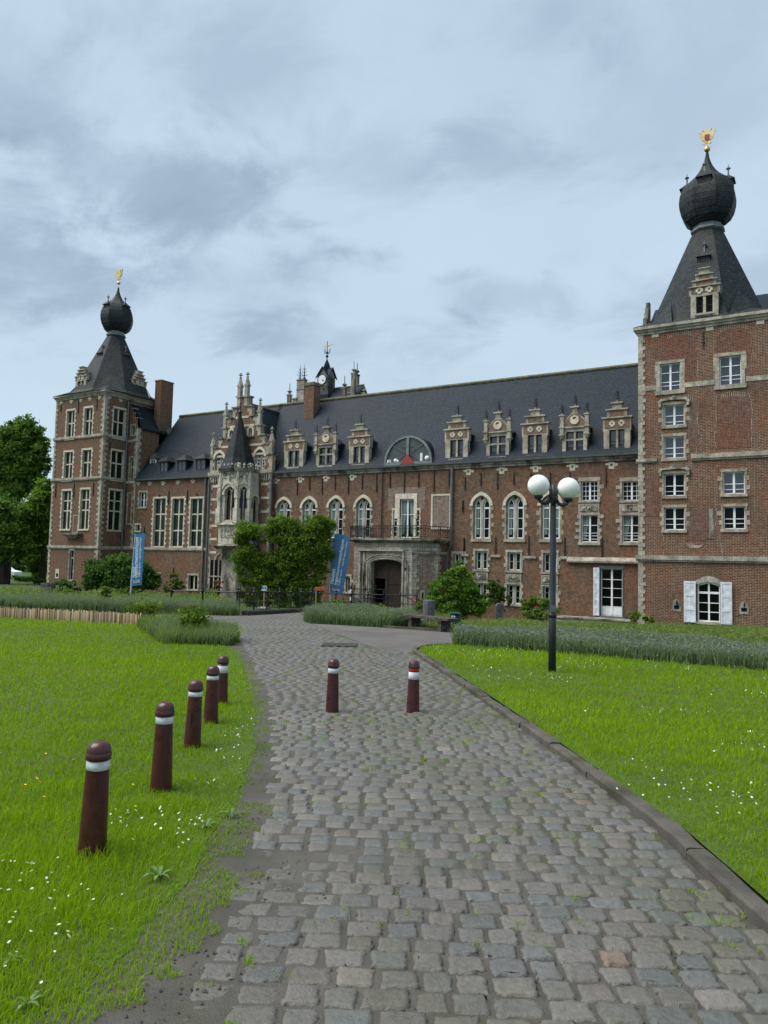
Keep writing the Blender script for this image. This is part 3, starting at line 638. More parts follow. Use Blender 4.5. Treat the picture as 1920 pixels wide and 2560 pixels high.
# half-round glazed dormer
FH = FM.off(-0.05); a = FH.z('Q', 338, 830); b = FH.z('Q', 1328, 800); t = FH.z('Q', 830, 245)
uc, R, v0 = (a[0]+b[0])/2, (b[0]-a[0])/2, (a[1]+b[1])/2; Rv = t[1]-v0; n = 28
arc = lambda r, rv: [(uc+r*math.cos(PI*i/n), v0+rv*math.sin(PI*i/n)) for i in range(n+1)]
mb = MB(); mb.plate(arc(R, Rv)+[(p[0], p[1]) for p in reversed(arc(R-.13, Rv-.13))], [], -.05, .12)
mb.box(uc-.09, uc+.09, -.06, .1, v0, v0+Rv-.1); mb.box(uc-R, uc+R, -.06, .14, v0-.12, v0+.1)
o = mb.build('dormer', 'lead', wing, FH, label='half round glazed dormer with red triangle')
MB().plate(arc(R-.05, Rv-.05), [], .05, .06).build('pane', 'glass_pale', o, FH)
mb = MB(); m = n+1; A = arc(R, Rv); D = lambda p: max(.1, (p[1]-EAVE)*SL+.1)
mb.add([(p[0], .1, p[1]) for p in A]+[(p[0], D(p)+.1, p[1]) for p in A], [(i, i+1, m+i+1, m+i) for i in range(m-1)]); mb.build('barrel_roof', 'slate', o, FH)
MB().plate([(uc-.55, v0-.05), (uc+.55, v0-.05), (uc, v0+.62)], [], -.11, -.065).build('red_triangle', 'red_enamel', o, FH)
mb = MB(); 
for s in (-1, 1): mb.tube([(uc+s*.2, .0, v0+.7), (uc+s*R*.68, .0, v0+Rv*.68)], .022, 5); mb.tube([(uc-s*.1, .01, v0+.75), (uc+s*.95, .01, v0+.15)], .022, 5)
mb.tube([(uc-.45, .0, v0+Rv*.6), (uc+.4, .0, v0+Rv*.6)], .022, 5); mb.build('glazing_struts', 'ridge', o, FH)
MB().lathe([(.1, v0+.1), (.1, v0+.62)], uc+R*.57, .02, 10).build('white_cylinder', 'white', o, FH)
MB().lathe([(.16, v0+.1), (.16, v0+.3)], uc-R*.8, .02, 4).build('white_box', 'white', o, FH)
MB().ball((uc-R*.52, .02, v0+.22), .14, 8, 6).ball((uc-R*.42, .02, v0+.17), .1, 8, 6).build('white_figurine', 'white', o, FH)
MB().ball((uc+R*.8, .02, v0+.27), .17, 10, 8).build('white_ball', 'white', o, FH)
# hatch dormer high on the roof
p = zp('E', 850, 1190); kd = ray(*p); tt = 44.0; 
for _ in range(40):
    q = EYE+kd*(tt/kd[1]); tt = YF-.15+(q[2]-EAVE)*SL
hx, hy, hz = EYE+kd*(tt/kd[1]); wv = .62
mb = MB(); fh = Fr((hx, hy)); mb.plate(rectloop(-.6, .6, -.1, 1.35), [rectloop(-.4, .4, .1, 1.1)], 0, .1); mb.plate(rectloop(-.6, .6, -.1, 1.35), [], .12, 1.6)
mb.box(-.72, .72, -.1, 1.6, 1.35, 1.44); mb.box(-.3, .3, .0, 1.4, 1.44, 1.8)
o = mb.build('roof_hatch', 'slate', wing, fh); MB().box(-.38, .1, .08, .115, .1, 1.0).build('hatch_board', 'brick_rust', o, fh)
# rainwater pipes
def pipe(par, fr, u, v0, v1, r=.07, d=-.12, kink=None, mat='zinc'):
    pts = [(u, d, v1), (u, d, v0)] if not kink else [(u, d, v1), (u, d, kink[0]), (u+kink[1], d, kink[0]-.5), (u+kink[1], d, v0)]
    mb = MB().tube(pts, r, 8)
    v = v1-.4
    while v > v0+1: mb.lathe([(r*1.3, v-.05), (r*1.3, v+.05)], u, d, 8) if not kink or v > kink[0] else None; v -= 1.9
    return mb.build('rainwater_pipe', mat, par, fr)
p = FM.z('G', 1405, 500); pipe(wing, FM, p[0], ZB, EAVE-.1, .085, -.14, (FM.z('G', 1400, 1060)[1], FM.z('G', 1350, 1150)[0]-p[0]))
p = FM.z('G', 500, 500); pipe(wing, FM, p[0], v0g, EAVE, .035, -.08, None, 'iron')
# chimney near the ridge
FC = Fr((0, YR-1.3)); a = FC.z('E', 556, 800); b = FC.z('E', 690, 800); top = FC.z('E', 620, 640)[1]
mb = MB(); cx0, cx1 = a[0], b[0]; mb.box(cx0, cx1, 0, .85, RIDGE-2.2, top-.25); o = mb.build('chimney', 'brick', wing, FC)
mb = MB(); mb.box(cx0-.06, cx1+.06, -.06, .91, top-.25, top-.12); mb.box(cx0-.02, cx1+.02, -.02, .87, top-.12, top); mb.build('chimney_cap', 'ridge', o, FC)
# ------------------------------------------------------------ left wing between tower and gabled bay
lw = thing('castle_wing', ((BL+WL)/2, YF, ZB), 'short brick wing with three tall leaded windows between left tower and stone oriel', 'castle building')
H = []
for x0, x1 in ((1068, 1180), (1240, 1352), (1414, 1530)):
    window(lw, FM, H, FM.rect('B', x0, 625, x1, 1082), 'cross', (.335, .672), (.5,), 'glass_green', dict(w1=.09, w2=.19, course=.20, lintel=.13, sill=.12), 'stone_clean')
window(lw, FM, H, FM.rect('B', 937, 567, 1003, 712), 'white', (.5,), (.5,), 'glass', dict(w1=.10, w2=.18, lintel=.12, sill=.1), 'stone')
window(lw, FM, H, FM.rect('B', 902, 872, 945, 935), 'cross', (), (), 'glass_green', dict(w1=.08, w2=.16, lintel=.1, sill=.08), 'stone_clean')
window(lw, FM, H, FM.rect('B', 1397, 1350, 1487, 1488), 'cross', (), (.5,), 'glass', dict(w1=.10, w2=.2, lintel=.14, sill=.1), 'stone')
window(lw, FM, H, FM.rect('B', 1085, 1335, 1137, 1400), 'cross', (), (), 'glass', dict(w1=.08, w2=.14, lintel=.1, sill=.1), 'stone')
TL = LX1
wall(lw, FM, [(TL, ZB), (BL+.1, ZB), (BL+.1, EAVE-.05), (TL, EAVE-.05)], H, 'brick')
q0, q1 = FM.z('B', 1000, 1096)[1], 0
course(lw, FM, TL, BL, q0, .2, .12)
for x, y in ((925, 490), (1035, 489), (1160, 485), (1300, 479), (1440, 470)):
    p = FM.z('B', x, y); putlog(lw, FM, p[0], p[1], .6)
for x, a, b in ((1218, 555, 680), (1393, 550, 680), (884, 655, 880), (988, 895, 960), (1262, 1280, 1370), (1130, 590, 615), (1480, 578, 600)):
    p, q = FM.z('B', x, a), FM.z('B', x, b); anchor(lw, FM, p[0], q[1], p[1])
mb = MB(); mb.box(WL, BL+.05, -.26, .1, EAVE-.05, EAVE+.07); mb.build('gutter', 'gutter', lw, FM)
mb = MB(); yb = 2*YR-YF; e = EAVE+.05
mb.add([(WL, YF-.15, e), (BL+3.4, YF-.15, e), (BL+3.4, YR, RIDGE), (WL, YR, RIDGE), (WL, yb, e), (BL+3.4, yb, e)], [(0, 1, 2, 3), (3, 2, 5, 4), (0, 3, 4), (1, 5, 2)]); mb.build('roof', 'slate', lw)
MB().tube([(WL, YR, RIDGE+.02), (BL+3.4, YR, RIDGE+.02)], .13, 8).build('ridge_tiles', 'ridge', lw)
p = FM.z('B', 1562, 700); pipe(lw, FM, p[0], ZB, EAVE-.1, .075)
# slate hipped dormers
def hipdormer(par, fr, x0, x1, yt, yb, ypk, k='B', white=False):
    u0, u1 = fr.z(k, x0, (yt+yb)/2)[0], fr.z(k, x1, (yt+yb)/2)[0]; xm = (x0+x1)/2
    v0, v1, pk = fr.z(k, xm, yb)[1], fr.z(k, xm, yt)[1], fr.z(k, xm, ypk)[1]; uc = (u0+u1)/2; w = (u1-u0)/2
    mb = MB().plate(rectloop(u0-.09, u1+.09, v0-.15, v1+.08), [rectloop(u0, u1, v0, v1)], 0, .12)
    ring(mb, u0, u1, v0, v1, .04, .03, .08); mb.box(uc-.03, uc+.03, .03, .08, v0, v1)
    if not white:
        for f in (.36, .70): mb.box(u0, u1, .04, .075, v0+(v1-v0)*f-.015, v0+(v1-v0)*f+.015)
    o = mb.build('dormer', 'white' if white else 'gutter', par, fr)
    MB().quad((u0, .07, v0), (u1, .07, v0), (u1, .07, v1), (u0, .07, v1)).build('pane', 'glass_sky' if not white else 'glass', o, fr)
    D = (v1+.1-EAVE)*SL+.35; o2 = .2; rise = pk-v1
    MB().plate(rectloop(u0-.10, u1+.10, v0-.3, v1+.07), [], .125, D).build('slate_cheeks', 'slate', o, fr)
    mb = MB(); t = v1+.085; Dp = (pk-EAVE)*SL+.4
    mb.add([(u0-.1-o2, -o2, t), (u1+.1+o2, -o2, t), (u1+.1+o2, Dp, t), (u0-.1-o2, Dp, t), (uc, w*.9, pk), (uc, Dp, pk)], [(0, 1, 4), (1, 2, 5, 4), (3, 0, 4, 5), (0, 3, 2, 1)])
    mb.build('hipped_roof', 'slate_moss', o, fr)
FW2 = FM.off(.25)
for a in ((1128, 1192, 290, 415, 222), (1294, 1363, 278, 408, 208), (1470, 1546, 265, 398, 196)): hipdormer(lw, FW2, *a)
hipdormer(lw, FM.off(1.0), 1042, 1084, 262, 325, 190, white=True)

# ------------------------------------------------------------ left tower with stair turret
FL = Fr((LX1, 0), (0, 1), (-1, 0))
EL = FT.hit(260, 975)[1]
lt = thing('castle_tower', ((LX0+LX1)/2, 43.0, ZB), 'square red brick tower at the left end with stone cross windows and slate onion dome', 'castle tower')
YB = 46.0; H = []; HR = []
G3 = 'glass_green'; sc = dict(w1=.08, w2=.17, course=.20, lintel=.14, sill=.10)
def rect2(fr, ka, xa, ya, kb, xb, yb):
    pa, pb = zp(ka, xa, ya), zp(kb, xb, yb); xm, ym = (pa[0]+pb[0])/2, (pa[1]+pb[1])/2
    return fr.hit(pa[0], ym)[0], fr.hit(pb[0], ym)[0], fr.hit(xm, pb[1])[1], fr.hit(xm, pa[1])[1]
for r, tr in ((rect2(FT, 'A', 250, 1458, 'B', 325, 66), (.56,)), (rect2(FT, 'A', 415, 1432, 'B', 494, 44), (.56,)),
              (FT.rect('B', 226, 188, 308, 456), (.57,)), (FT.rect('B', 396, 168, 482, 442), (.57,)),
              (FT.rect('B', 204, 553, 289, 918), (.48, .74)), (FT.rect('B', 376, 540, 463, 918), (.48, .74))):
    window(lt, FT, H, r, 'cross', tr, (.5,), G3, sc, 'stone_clean')
window(lt, FT, H, FT.rect('B', 275, 1114, 316, 1396), 'cross', (.74,), (), 'glass_dark_lead', dict(w1=.06, w2=.10, lintel=.08, sill=.1), 'stone')
for r, tr in ((rect2(FL, 'A', 688, 1440, 'B', 800, 62), (.55,)), (FL.rect('B', 668, 178, 786, 455), (.57,)), (FL.rect('B', 646, 550, 768, 928), (.48, .74))):
    window(lt, FL, HR, r, 'cross', tr, (.5,), G3, sc, 'stone_clean')
wall(lt, FT, [(LX0, ZB), (LX1, ZB), (LX1, EL-.1), (LX0, EL-.1)], H, 'brick', reveal=.3)
wall(lt, FL, [(YT, ZB), (YB, ZB), (YB, EL-.1), (YT, EL-.1)], HR, 'brick')
mb = MB(); mb.quad((LX0, YT, ZB), (LX0, YB, ZB), (LX0, YB, EL), (LX0, YT, EL)).quad((LX0, YB, ZB), (LX1, YB, ZB), (LX1, YB, EL), (LX0, YB, EL)); mb.build('wall', 'brick', lt)
quoins(lt, FT, LX1, -1, FL, YT, 1, ZB, EL-.2, .22, .22, .40)
quoins(lt, FT, LX0, 1, None, 0, 0, ZB, EL-.2, .22, .16, .30)
for yb, x in ((62, 400), (455, 400), (1081, 300)):
    v = FT.z('B', x, yb-(18 if yb < 500 else -1))[1]; course(lt, FT, LX0-.1, LX1+.1, v, .2, .13); course(lt, FL, YT-.1, YF if yb > 70 else YF, v, .2, .131)
def cornice(par, x0, x1, y0, y1, z, mat='stone_dark', open_r=None):
    mb = MB()
    for k, (p, a, b) in enumerate(((.07, -.40, -.27), (.15, -.27, -.15), (.25, -.15, 0))):
        mb.box(x0-p, x1+p, y0-p, y1+p, z+a, z+b)
    mb.build('cornice', mat, par)
cornice(lt, LX0, LX1, YT, YB, EL, 'stone')
for k, x, a, b in (('A', 200, 1395, 1470), ('A', 365, 1345, 1485), ('A', 540, 1330, 1455), ('B', 150, 490, 620), ('B', 322, 485, 620), ('B', 505, 478, 600)):
    p, q = FT.z(k, x, a), FT.z(k, x, b); anchor(lt, FT, (p[0]+q[0])/2, q[1], p[1])
p, q = FL.z('B', 662, 95), FL.z('B', 658, 180); anchor(lt, FL, p[0], q[1], p[1])
for x in (200, 295, 385, 470, 560):
    p = FT.z('A', x, 1360-(x-200)*.17); putlog(lt, FT, p[0], EL-.62, .55)
for x in (650, 760): p = FL.z('A', x, 1340); putlog(lt, FL, p[0], EL-.62, .5)
# little balcony console and blocked niche on the front, loophole
b = FT.rect('B', 248, 958, 402, 1008); mb = MB(); uc = (b[0]+b[1])/2
for i in range(5):
    w = (b[1]-b[0])/2*(1-.17*i); mb.box(uc-w, uc+w, -.55+.1*i, .05, b[3]-(i+1)*.09, b[3]-i*.09)
mb.build('balcony_console', 'stone_dark', lt, FT)
b = FT.rect('B', 312, 782, 362, 950); mb = MB(); ring(mb, b[0], b[1], b[2], b[3], .06, -.03, .04); mb.build('blocked_niche', 'stone', lt, FT)
b = FT.rect('B', 150, 1290, 176, 1378); mb = MB().plate(rectloop(b[0]-.05, b[1]+.05, b[2], b[3]), [rectloop(b[0]+.04, b[1]-.04, b[2]+.1, b[2]+.42)], -.025, .05); o = mb.build('loophole', 'stone_clean', lt, FT)
MB().box(b[0]+.04, b[1]-.04, -.01, .02, b[2]+.1, b[2]+.42).build('dark_opening', 'black', o, FT)

def gild_eagle(par, cx, cy, z0, z1, shield):
    h = z1-z0; fr = Fr((cx, cy)); S = lambda pts: [(x*h*.80, z0+y*h) for x, y in pts]
    o = MB().tube([(0, 0, z0-.05), (0, 0, z0+h*.35)], .03*h, 6).build('gilded_eagle', 'gold', par, fr, label='gilded double headed eagle on the spire')
    half = [(0, .18), (.05, .22), (.14, .14), (.24, .18), (.16, .24), (.10, .30), (.22, .34), (.30, .40), (.37, .48), (.32, .49), (.42, .60), (.36, .61), (.46, .74), (.39, .74), (.45, .90), (.36, .84), (.30, .72), (.22, .62), (.17, .60), (.15, .68), (.19, .80), (.27, .84), (.26, .90), (.16, .92), (.08, .84), (.05, .74), (0, .72)]
    pts = [(-x, y) for x, y in reversed(half[1:-1])]
    MB().plate(S(half+pts), [], -.03*h, .03*h).build('eagle_body', 'gold', o, fr)
    if shield: MB().plate(S([(0, .30), (.13, .38), (.13, .60), (-.13, .60), (-.13, .38)]), [], -.07*h, -.035*h).build('red_shield', 'red_enamel', o, fr)
    return o
def onion_roof(par, cx, cy, x0, x1, y0, y1, ze, zn, s, zb, zw, zs, zt, mat, ball_z, eagle, shield, faces):
    """octagon cone with broaches on a square, neck, onion bulb, spire; heights from the photograph"""
    hw = (x1-x0)/2; a0 = PI/8
    mb = MB(); q = [(x0-.25, y0-.25), (x1+.25, y0-.25), (x1+.25, y1+.25), (x0-.25, y1+.25)]
    prof = [(hw+.20, ze), (hw*.965, ze+.32), (hw*.90, ze+.85), (.80*hw+.06*s, ze+(zn-ze)*.30), (.70*s+.15, zn-.35), (.66*s, zn)]
    prof[3] = (prof[2][0]+(prof[4][0]-prof[2][0])*.33, prof[2][1]+(prof[4][1]-prof[2][1])*.33)
    mb.lathe(prof, cx, cy, 8, a0, True, True)
    for i in range(4):
        c = q[i]; sx, sy = (1 if c[0] > cx else -1), (1 if c[1] > cy else -1); k = math.tan(PI/8)
        A, B = (cx+sx*(hw+.2), cy+sy*(hw+.2)*k), (cx+sx*(hw+.2)*k, cy+sy*(hw+.2)); t = prof[3][0]*.86; zt_ = ze+(zn-ze)*.30
        rr = np.interp(zt_, [p[1] for p in prof], [p[0] for p in prof])/math.sqrt(2)
        P = (cx+sx*rr, cy+sy*rr, zt_); mid = ((c[0]+P[0]*2)/3, (c[1]+P[1]*2)/3, ze+.55)
        mb.add([(c[0], c[1], ze+.01), (A[0], A[1], ze+.03), (B[0], B[1], ze+.03), P, mid], [(0, 1, 4), (1, 3, 4), (3, 2, 4), (2, 0, 4), (0, 2, 1)])
    mb.build('tower_roof', mat, par)
    mb = MB(); mb.lathe([(.70*s, zn-.05), (.70*s, zb+.1)], cx, cy, 8, a0, True, True); mb.lathe([(.70*s, zn-.12), (.84*s, zn-.04), (.84*s, zn+.06), (.72*s, zn+.14)], cx, cy, 8, a0, True, True); mb.build('neck', 'lead', par)
    H1, H2 = zs-zb, zt-zs
    prof = [(.62, 0), (.95, .04), (1.22, .14), (1.40, .28), (1.50, .45), (1.52, .58), (1.47, .74), (1.34, .88), (1.16, 1.0)]
    pr = [(r*s, zb+H1*t) for r, t in prof]+[(r*s, zs+H2*t) for r, t in ((.92, .10), (.67, .23), (.47, .37), (.31, .52), (.19, .68), (.11, .83), (.065, 1.0))]
    mb = MB(); mb.lathe(pr, cx, cy, 8, a0, True, False); o = mb.build('onion_dome', mat, par)
    def lucarne(ang, r, z, w, h, sl):
        fr = Fr((cx+math.sin(ang)*r, cy-math.cos(ang)*r), (math.cos(ang), math.sin(ang)), (-math.sin(ang), math.cos(ang)))
        m2 = MB().plate([(-w, z-h*.55), (w, z-h*.55), (w, z+h*.3), (-w, z+h*.3)], [], 0, sl)
        m2.add([(-w*1.25, -.1, z+h*.26), (w*1.25, -.1, z+h*.26), (w*1.1, sl*1.2, z+h*.3), (-w*1.1, sl*1.2, z+h*.3), (0, sl*.45, z+h*.95)], [(0, 1, 4), (1, 2, 4), (2, 3, 4), (3, 0, 4), (0, 3, 2, 1)])
        oo = m2.build('lucarne', mat, par, fr)
        f = MB(); f.lathe([(.05, z+h*.85), (.05, z+h*1.4), (.12, z+h*1.45), (.13, z+h*1.52), (.03, z+h*1.6), (.02, z+h*1.85)], 0, sl*.45, 6); f.build('finial', 'lead', oo, fr)
    for a in (0, PI/2, -PI/2): lucarne(a, 1.31*s, zs-.30*s, .34*s, .62*s, .55*s)
    zc = ze+(zn-ze)*.66; rc = float(np.interp(zc, [ze+.85, zn-.35], [hw*.90, .70*s+.15]))
    for a in faces: lucarne(a, rc+.12, zc-.15, .30*s, .62*s, .7)
    MB().ball((cx, cy, ball_z), .17*s, 12, 8, .9).build('gilded_ball', 'gold', par)
    gild_eagle(par, cx, cy, ball_z+.12, eagle, shield)
CX, CY = (LX0+LX1)/2, 43.0; fz = Fr((0, CY)); zz_ = lambda k, x, y: fz.z(k, x, y)[1]
CX = fz.z('A', 745, 745)[0]*.5+CX*.5
onion_roof(lt, CX, CY, LX0, LX1, YT, YB, EL, zz_('A', 735, 752), .95, zz_('A', 740, 722), zz_('A', 740, 600), zz_('A', 745, 478), zz_('A', 765, 290), 'slate_moss', zz_('A', 768, 248), zz_('A', 775, 112), False, (0, PI/2, -PI/2))
# stepped dormers of the tower
FTd = FT.off(.05); a, b = FTd.z('A', 335, 1200)[0], FTd.z('A', 432, 1200)[0]
dormer(lt, FTd, (a+b)/2, EL-.02, FTd.z('A', 390, 1045)[1], (b-a)/2, 'steps', .42, EL, 0, brick='brick_rust')
FLd = FL.off(.05); a, b = FLd.z('A', 880, 1200)[0], FLd.z('A', 1000, 1200)[0]
dormer(lt, FLd, (a+b)/2, EL-.02, FLd.z('A', 950, 1090)[1], (b-a)/2, 'steps', .42, EL, 0, brick='brick_rust')
# stair turret in the angle
zt0 = FM.z('A', 850, 1388)[1]; FXT = Fr((WL, 0), (0, 1), (-1, 0)); zt1 = FXT.z('A', 950, 1618)[1]
tu = MB(); H = []
st = lt
for r, k in ((FM.rect('A', 860, 1597, 895, 1690), 1), (FM.rect('B', 846, 242, 880, 468), 2), (FM.rect('B', 827, 580, 860, 865), 2)):
    window(st, FM, H, r, 'cross', (.62,) if k == 2 else (), (), 'glass_dark_lead', dict(w1=.07, w2=.13, lintel=.1, sill=.09), 'stone')
nst = 5; steps = []
for i in range(nst):
    x = LX1+(WL-LX1)*(i+.6)/nst; z = zt0+.35-(zt0-zt1)*(i)/nst
    steps += [(x, z), (x, z-(zt0-zt1)/nst)]
wall(st, FM.off(-.004), [(LX1, ZB), (WL, ZB), (WL, zt1)]+list(reversed([(min(x, WL), z) for x, z in steps]))+[(LX1, zt0+.35)], H, 'brick', 'turret_wall')
mb = MB(); i = 0
for k in range(nst):
    x = LX1+(WL-LX1)*(k+.6)/nst; z = zt0+.35-(zt0-zt1)*k/nst; mb.box(x-(WL-LX1)/nst-.02, x+.07, -.08, .42, z-.02, z+.07)
mb.build('step_copings', 'stone_dark', st, FM)
FXT2 = FXT; YE = FXT.z('A', 1195, 1665)[0]
mb = MB(); mb.quad((WL, YF, ZB), (WL, YE+1.6, ZB), (WL, YE+1.6, zt1), (WL, YF, zt1)).build('turret_wall', 'brick', st)
mb = MB().add([(LX1, YF+.3, zt0), (WL+.12, YF+.3, zt1-.05), (WL+.12, YE, zt1-.05), (LX1, YE, zt0), (LX1, YF+.3, zt0-.2), (WL+.12, YF+.3, zt1-.2), (WL+.12, YE, zt1-.2), (LX1, YE, zt0-.2)], [(0, 1, 2, 3), (7, 6, 5, 4), (0, 4, 5, 1), (1, 5, 6, 2), (2, 6, 7, 3), (3, 7, 4, 0)]); mb.build('lean_to_roof', 'slate', st)
mb = MB()
for k in range(nst+1):
    x = LX1+(WL-LX1)*(k+.9)/nst; z = zt0+.45-(zt0-zt1)*k/nst; mb.box(LX1 if k == 0 else x-(WL-LX1)/nst, min(x, WL+.4), YE, YE+.35, zt1-1.2, z)
mb.build('stepped_parapet', 'stone_dark', st)
quoins(st, FM.off(-.004), WL, -1, FXT, YF, 1, EAVE+.2, zt1-.1, .28, .2, .36)
quoins(st, FM.off(-.004), WL, -1, None, 0, 0, 2.2, EAVE-.2, .28, .16, .3)
for yb in (62, 455): 
    v = FM.z('B', 850, 85 if yb == 62 else 474)[1]; course(st, FM, LX1, WL+.05, v, .18, .10)
course(st, FM, LX1, WL, FM.z('B', 850, 1089)[1]+.0, .2, .125)
p = FL.z('B', 788, 600); pipe(st, Fr((LX1+.0, 0), (0, 1), (-1, 0)), YF-.16, 0.0, EL-.5, .08, -.14)
# brick chimney standing behind the turret
c0, c1 = FXT.z('A', 1140, 1300)[0], FXT.z('A', 1255, 1300)[0]; ct = FXT.z('A', 1140, 1162)[1]; cw = 1.0
cx0 = Fr((0, c0)).z('A', 1083, 1300)[0]
mb = MB().box(cx0, WL, c0, c1, zt1-2, ct-.1); o = mb.build('chimney', 'brick', st); MB().box(cx0-.04, WL+.04, c0-.04, c1+.04, ct-.1, ct).build('chimney_cap', 'brick_rust', o)

# ------------------------------------------------------------ right tower
ER = FT.hit(1591.4, 820.5)[1]-.04
rt = thing('castle_tower', ((RX0+RX1)/2, 43.0, ZB), 'tall square red brick tower at the right edge with white windows and slate onion dome', 'castle tower')
H = []; sw = dict(w1=.08, w2=.22, course=.24, lintel=.13, sill=.13, proud=.02)
W = {}
for n, (k, r, sur, gl, thin, tr) in enumerate((('J', (337, 622, 592, 958), dict(w1=.19, w2=.24, course=.8, lintel=.14, sill=.2), 'glass_sky', (.2,), (.33, .66)), ('J', (1062, 530, 1337, 888), dict(w1=.2, w2=.25, course=.7, lintel=.16, sill=.2), 'glass_sky', (.2,), (.33, .66)),
      ('J', (384, 1125, 642, 1386), sw, 'glass_sky', (.20,), (.48,)), ('J', (384, 1512, 643, 1785), sw, 'glass_sky', (.22,), (.48,)),
      ('K', (386, 115, 645, 392), sw, 'glass', (.22,), (.46,)), ('K', (1102, 90, 1380, 368), sw, 'glass_sky', (.22,), (.46,)),
      ('K', (386, 527, 646, 808), sw, 'glass', (.26,), (.5,)), ('K', (1108, 515, 1385, 798), sw, 'glass', (.26,), (.46,)))):
    W[n] = FT.rect(k, *r); window(rt, FT, H, W[n], 'white', tr, (.5,), gl, sur, 'stone' if n < 2 else 'stone_brown', thin=thin)
def label_hood(k):
    u0, u1, v0, v1 = W[k]; uc = (u0+u1)/2; n = 10
    top = [(u1+.22, v1-.12), (u1+.26, v1+.14), (u1+.12, v1+.30), (uc+.25, v1+.32), (uc, v1+.44), (uc-.25, v1+.32), (u0-.12, v1+.30), (u0-.26, v1+.14), (u0-.22, v1-.12)]
    inn = [(u0-.10, v1-.12), (u0-.12, v1+.10), (u0-.04, v1+.19), (uc, v1+.22), (u1+.04, v1+.19), (u1+.12, v1+.10), (u1+.10, v1-.12)]
    MB().plate(top+inn, [], -.12, .05).build('hood_mould', 'stone_carved', rt, FT)
label_hood(2); label_hood(4)
# garden window with shutters and shallow arch
u0, u1, v0, v1 = FT.rect('K', 797, 1440, 1075, 1928); rise = .13
lp = arch(u0, u1, v0, v1-rise, v1, 'seg', 10); H.append(lp)
mb = MB().plate(lp, [arch(u0+.06, (u0+u1)/2-.04, v0+.07, v1-rise-.05, v1-.09, 'seg', 2)[:2]+[((u0+u1)/2-.04, v1-.07), (u0+.06, v1-rise-.07)], arch((u0+u1)/2+.04, u1-.06, v0+.07, v1, v1, 'seg', 2)[:2]+[(u1-.06, v1-rise-.07), ((u0+u1)/2+.04, v1-.07)]], .10, .18)
for f, t in ((.73, .055), (.475, .018), (.245, .018)): mb.box(u0+.04, u1-.04, .105, .17, v0+(v1-v0)*f-t, v0+(v1-v0)*f+t)
o = mb.build('window', 'white', rt, FT, label='white arched garden window between open shutters')
MB().plate(lp, [], .15, .16).build('pane', 'glass', o, FT)
A1, A0 = arch(u0-.30, u1+.30, v0, v1-rise-.04, v1+.30, 'seg', 10)[2:], arch(u0-.004, u1+.004, v0, v1-rise-.004, v1-.004, 'seg', 10)[2:]
MB().plate(A1+A0[::-1], [], -.02, .1).build('stone_arch', 'stone', o, FT); MB().box(u0-.08, u1+.08, -.08, .12, v0-.12, v0+.012).build('sill', 'stone', o, FT)
for x0, x1, y0, y1 in ((637, 781, 1428, 1928), (1084, 1224, 1440, 1955)):
    q = FT.rect('K', x0, y0, x1, y1); shutter(rt, FT, q[0], q[1], q[2], q[3], -.10, 3)
wall(rt, FT, [(RX0, ZB), (RX1, ZB), (RX1, ER-.1), (RX0, ER-.1)], H, 'brick_tower')
mb = MB(); mb.quad((RX0, YT, ZB), (RX0, 46.2, ZB), (RX0, 46.2, ER), (RX0, YT, ER)).quad((RX1, YT, ZB), (RX1, 46.2, ZB), (RX1, 46.2, ER), (RX1, YT, ER)).quad((RX0, 46.2, ZB), (RX1, 46.2, ZB), (RX1, 46.2, ER), (RX0, 46.2, ER)); mb.build('wall', 'brick_tower', rt)
quoins(rt, FT, RX0, 1, Fr((RX0, 0), (0, -1), (1, 0)), -YT, -1, ZB, ER-.4, .20, .22, .33)
FPt = FT
def patch(k, pts, holes=(), mat='brick_orange'):
    lp = [FT.z(k, *p) for p in pts]; hl = [rectloop(W[h][0]-.01, W[h][1]+.01, W[h][2]-.01, W[h][3]+.01) for h in holes]
    MB().plate(lp, hl, -.012, .03).build('brick_infill', mat, rt, FT)
patch('J', [(300, 925), (300, 620), (385, 560), (392, 330), (470, 285), (600, 265), (720, 275), (795, 300), (800, 855), (640, 890), (640, 990), (298, 1010)], (0,))
patch('J', [(1010, 820), (1005, 520), (1030, 290), (1150, 240), (1300, 225), (1400, 245), (1458, 300), (1462, 775), (1400, 800), (1395, 900), (1015, 910)], (1,))
patch('J', [(1020, 1670), (1030, 1050), (1200, 1015), (1400, 1000), (1440, 1080), (1470, 1140), (1465, 1650)])
patch('J', [(700, 1700), (690, 1060), (800, 1075), (815, 1690)])
patch('K', [(150, 640), (165, 120), (325, 110), (330, 500), (330, 640)]); patch('K', [(650, 930), (665, 530), (800, 545), (935, 545), (940, 900), (880, 940)])
def scar(k, pts, w=.013):
    q = [FT.z(k, x+random.uniform(-6, 6), y) for x, y in pts]; mb = MB(); fine = []
    for (a, b), (c, d) in zip(q[:-1], q[1:]):
        for t in (0, .2, .4, .6, .8): fine.append((a+(c-a)*t+random.uniform(-.022, .022), b+(d-b)*t))
    fine.append(q[-1])
    for (a, b), (c, d) in zip(fine[:-1], fine[1:]):
        ww = w*random.uniform(.3, 1.0); mb.add([(a-ww, -.017, b), (a+ww, -.017, b), (c+ww, -.017, d), (c-ww, -.017, d)], [(0, 1, 2, 3)])
    mb.build('mortar_scar', 'stone', rt, FT)
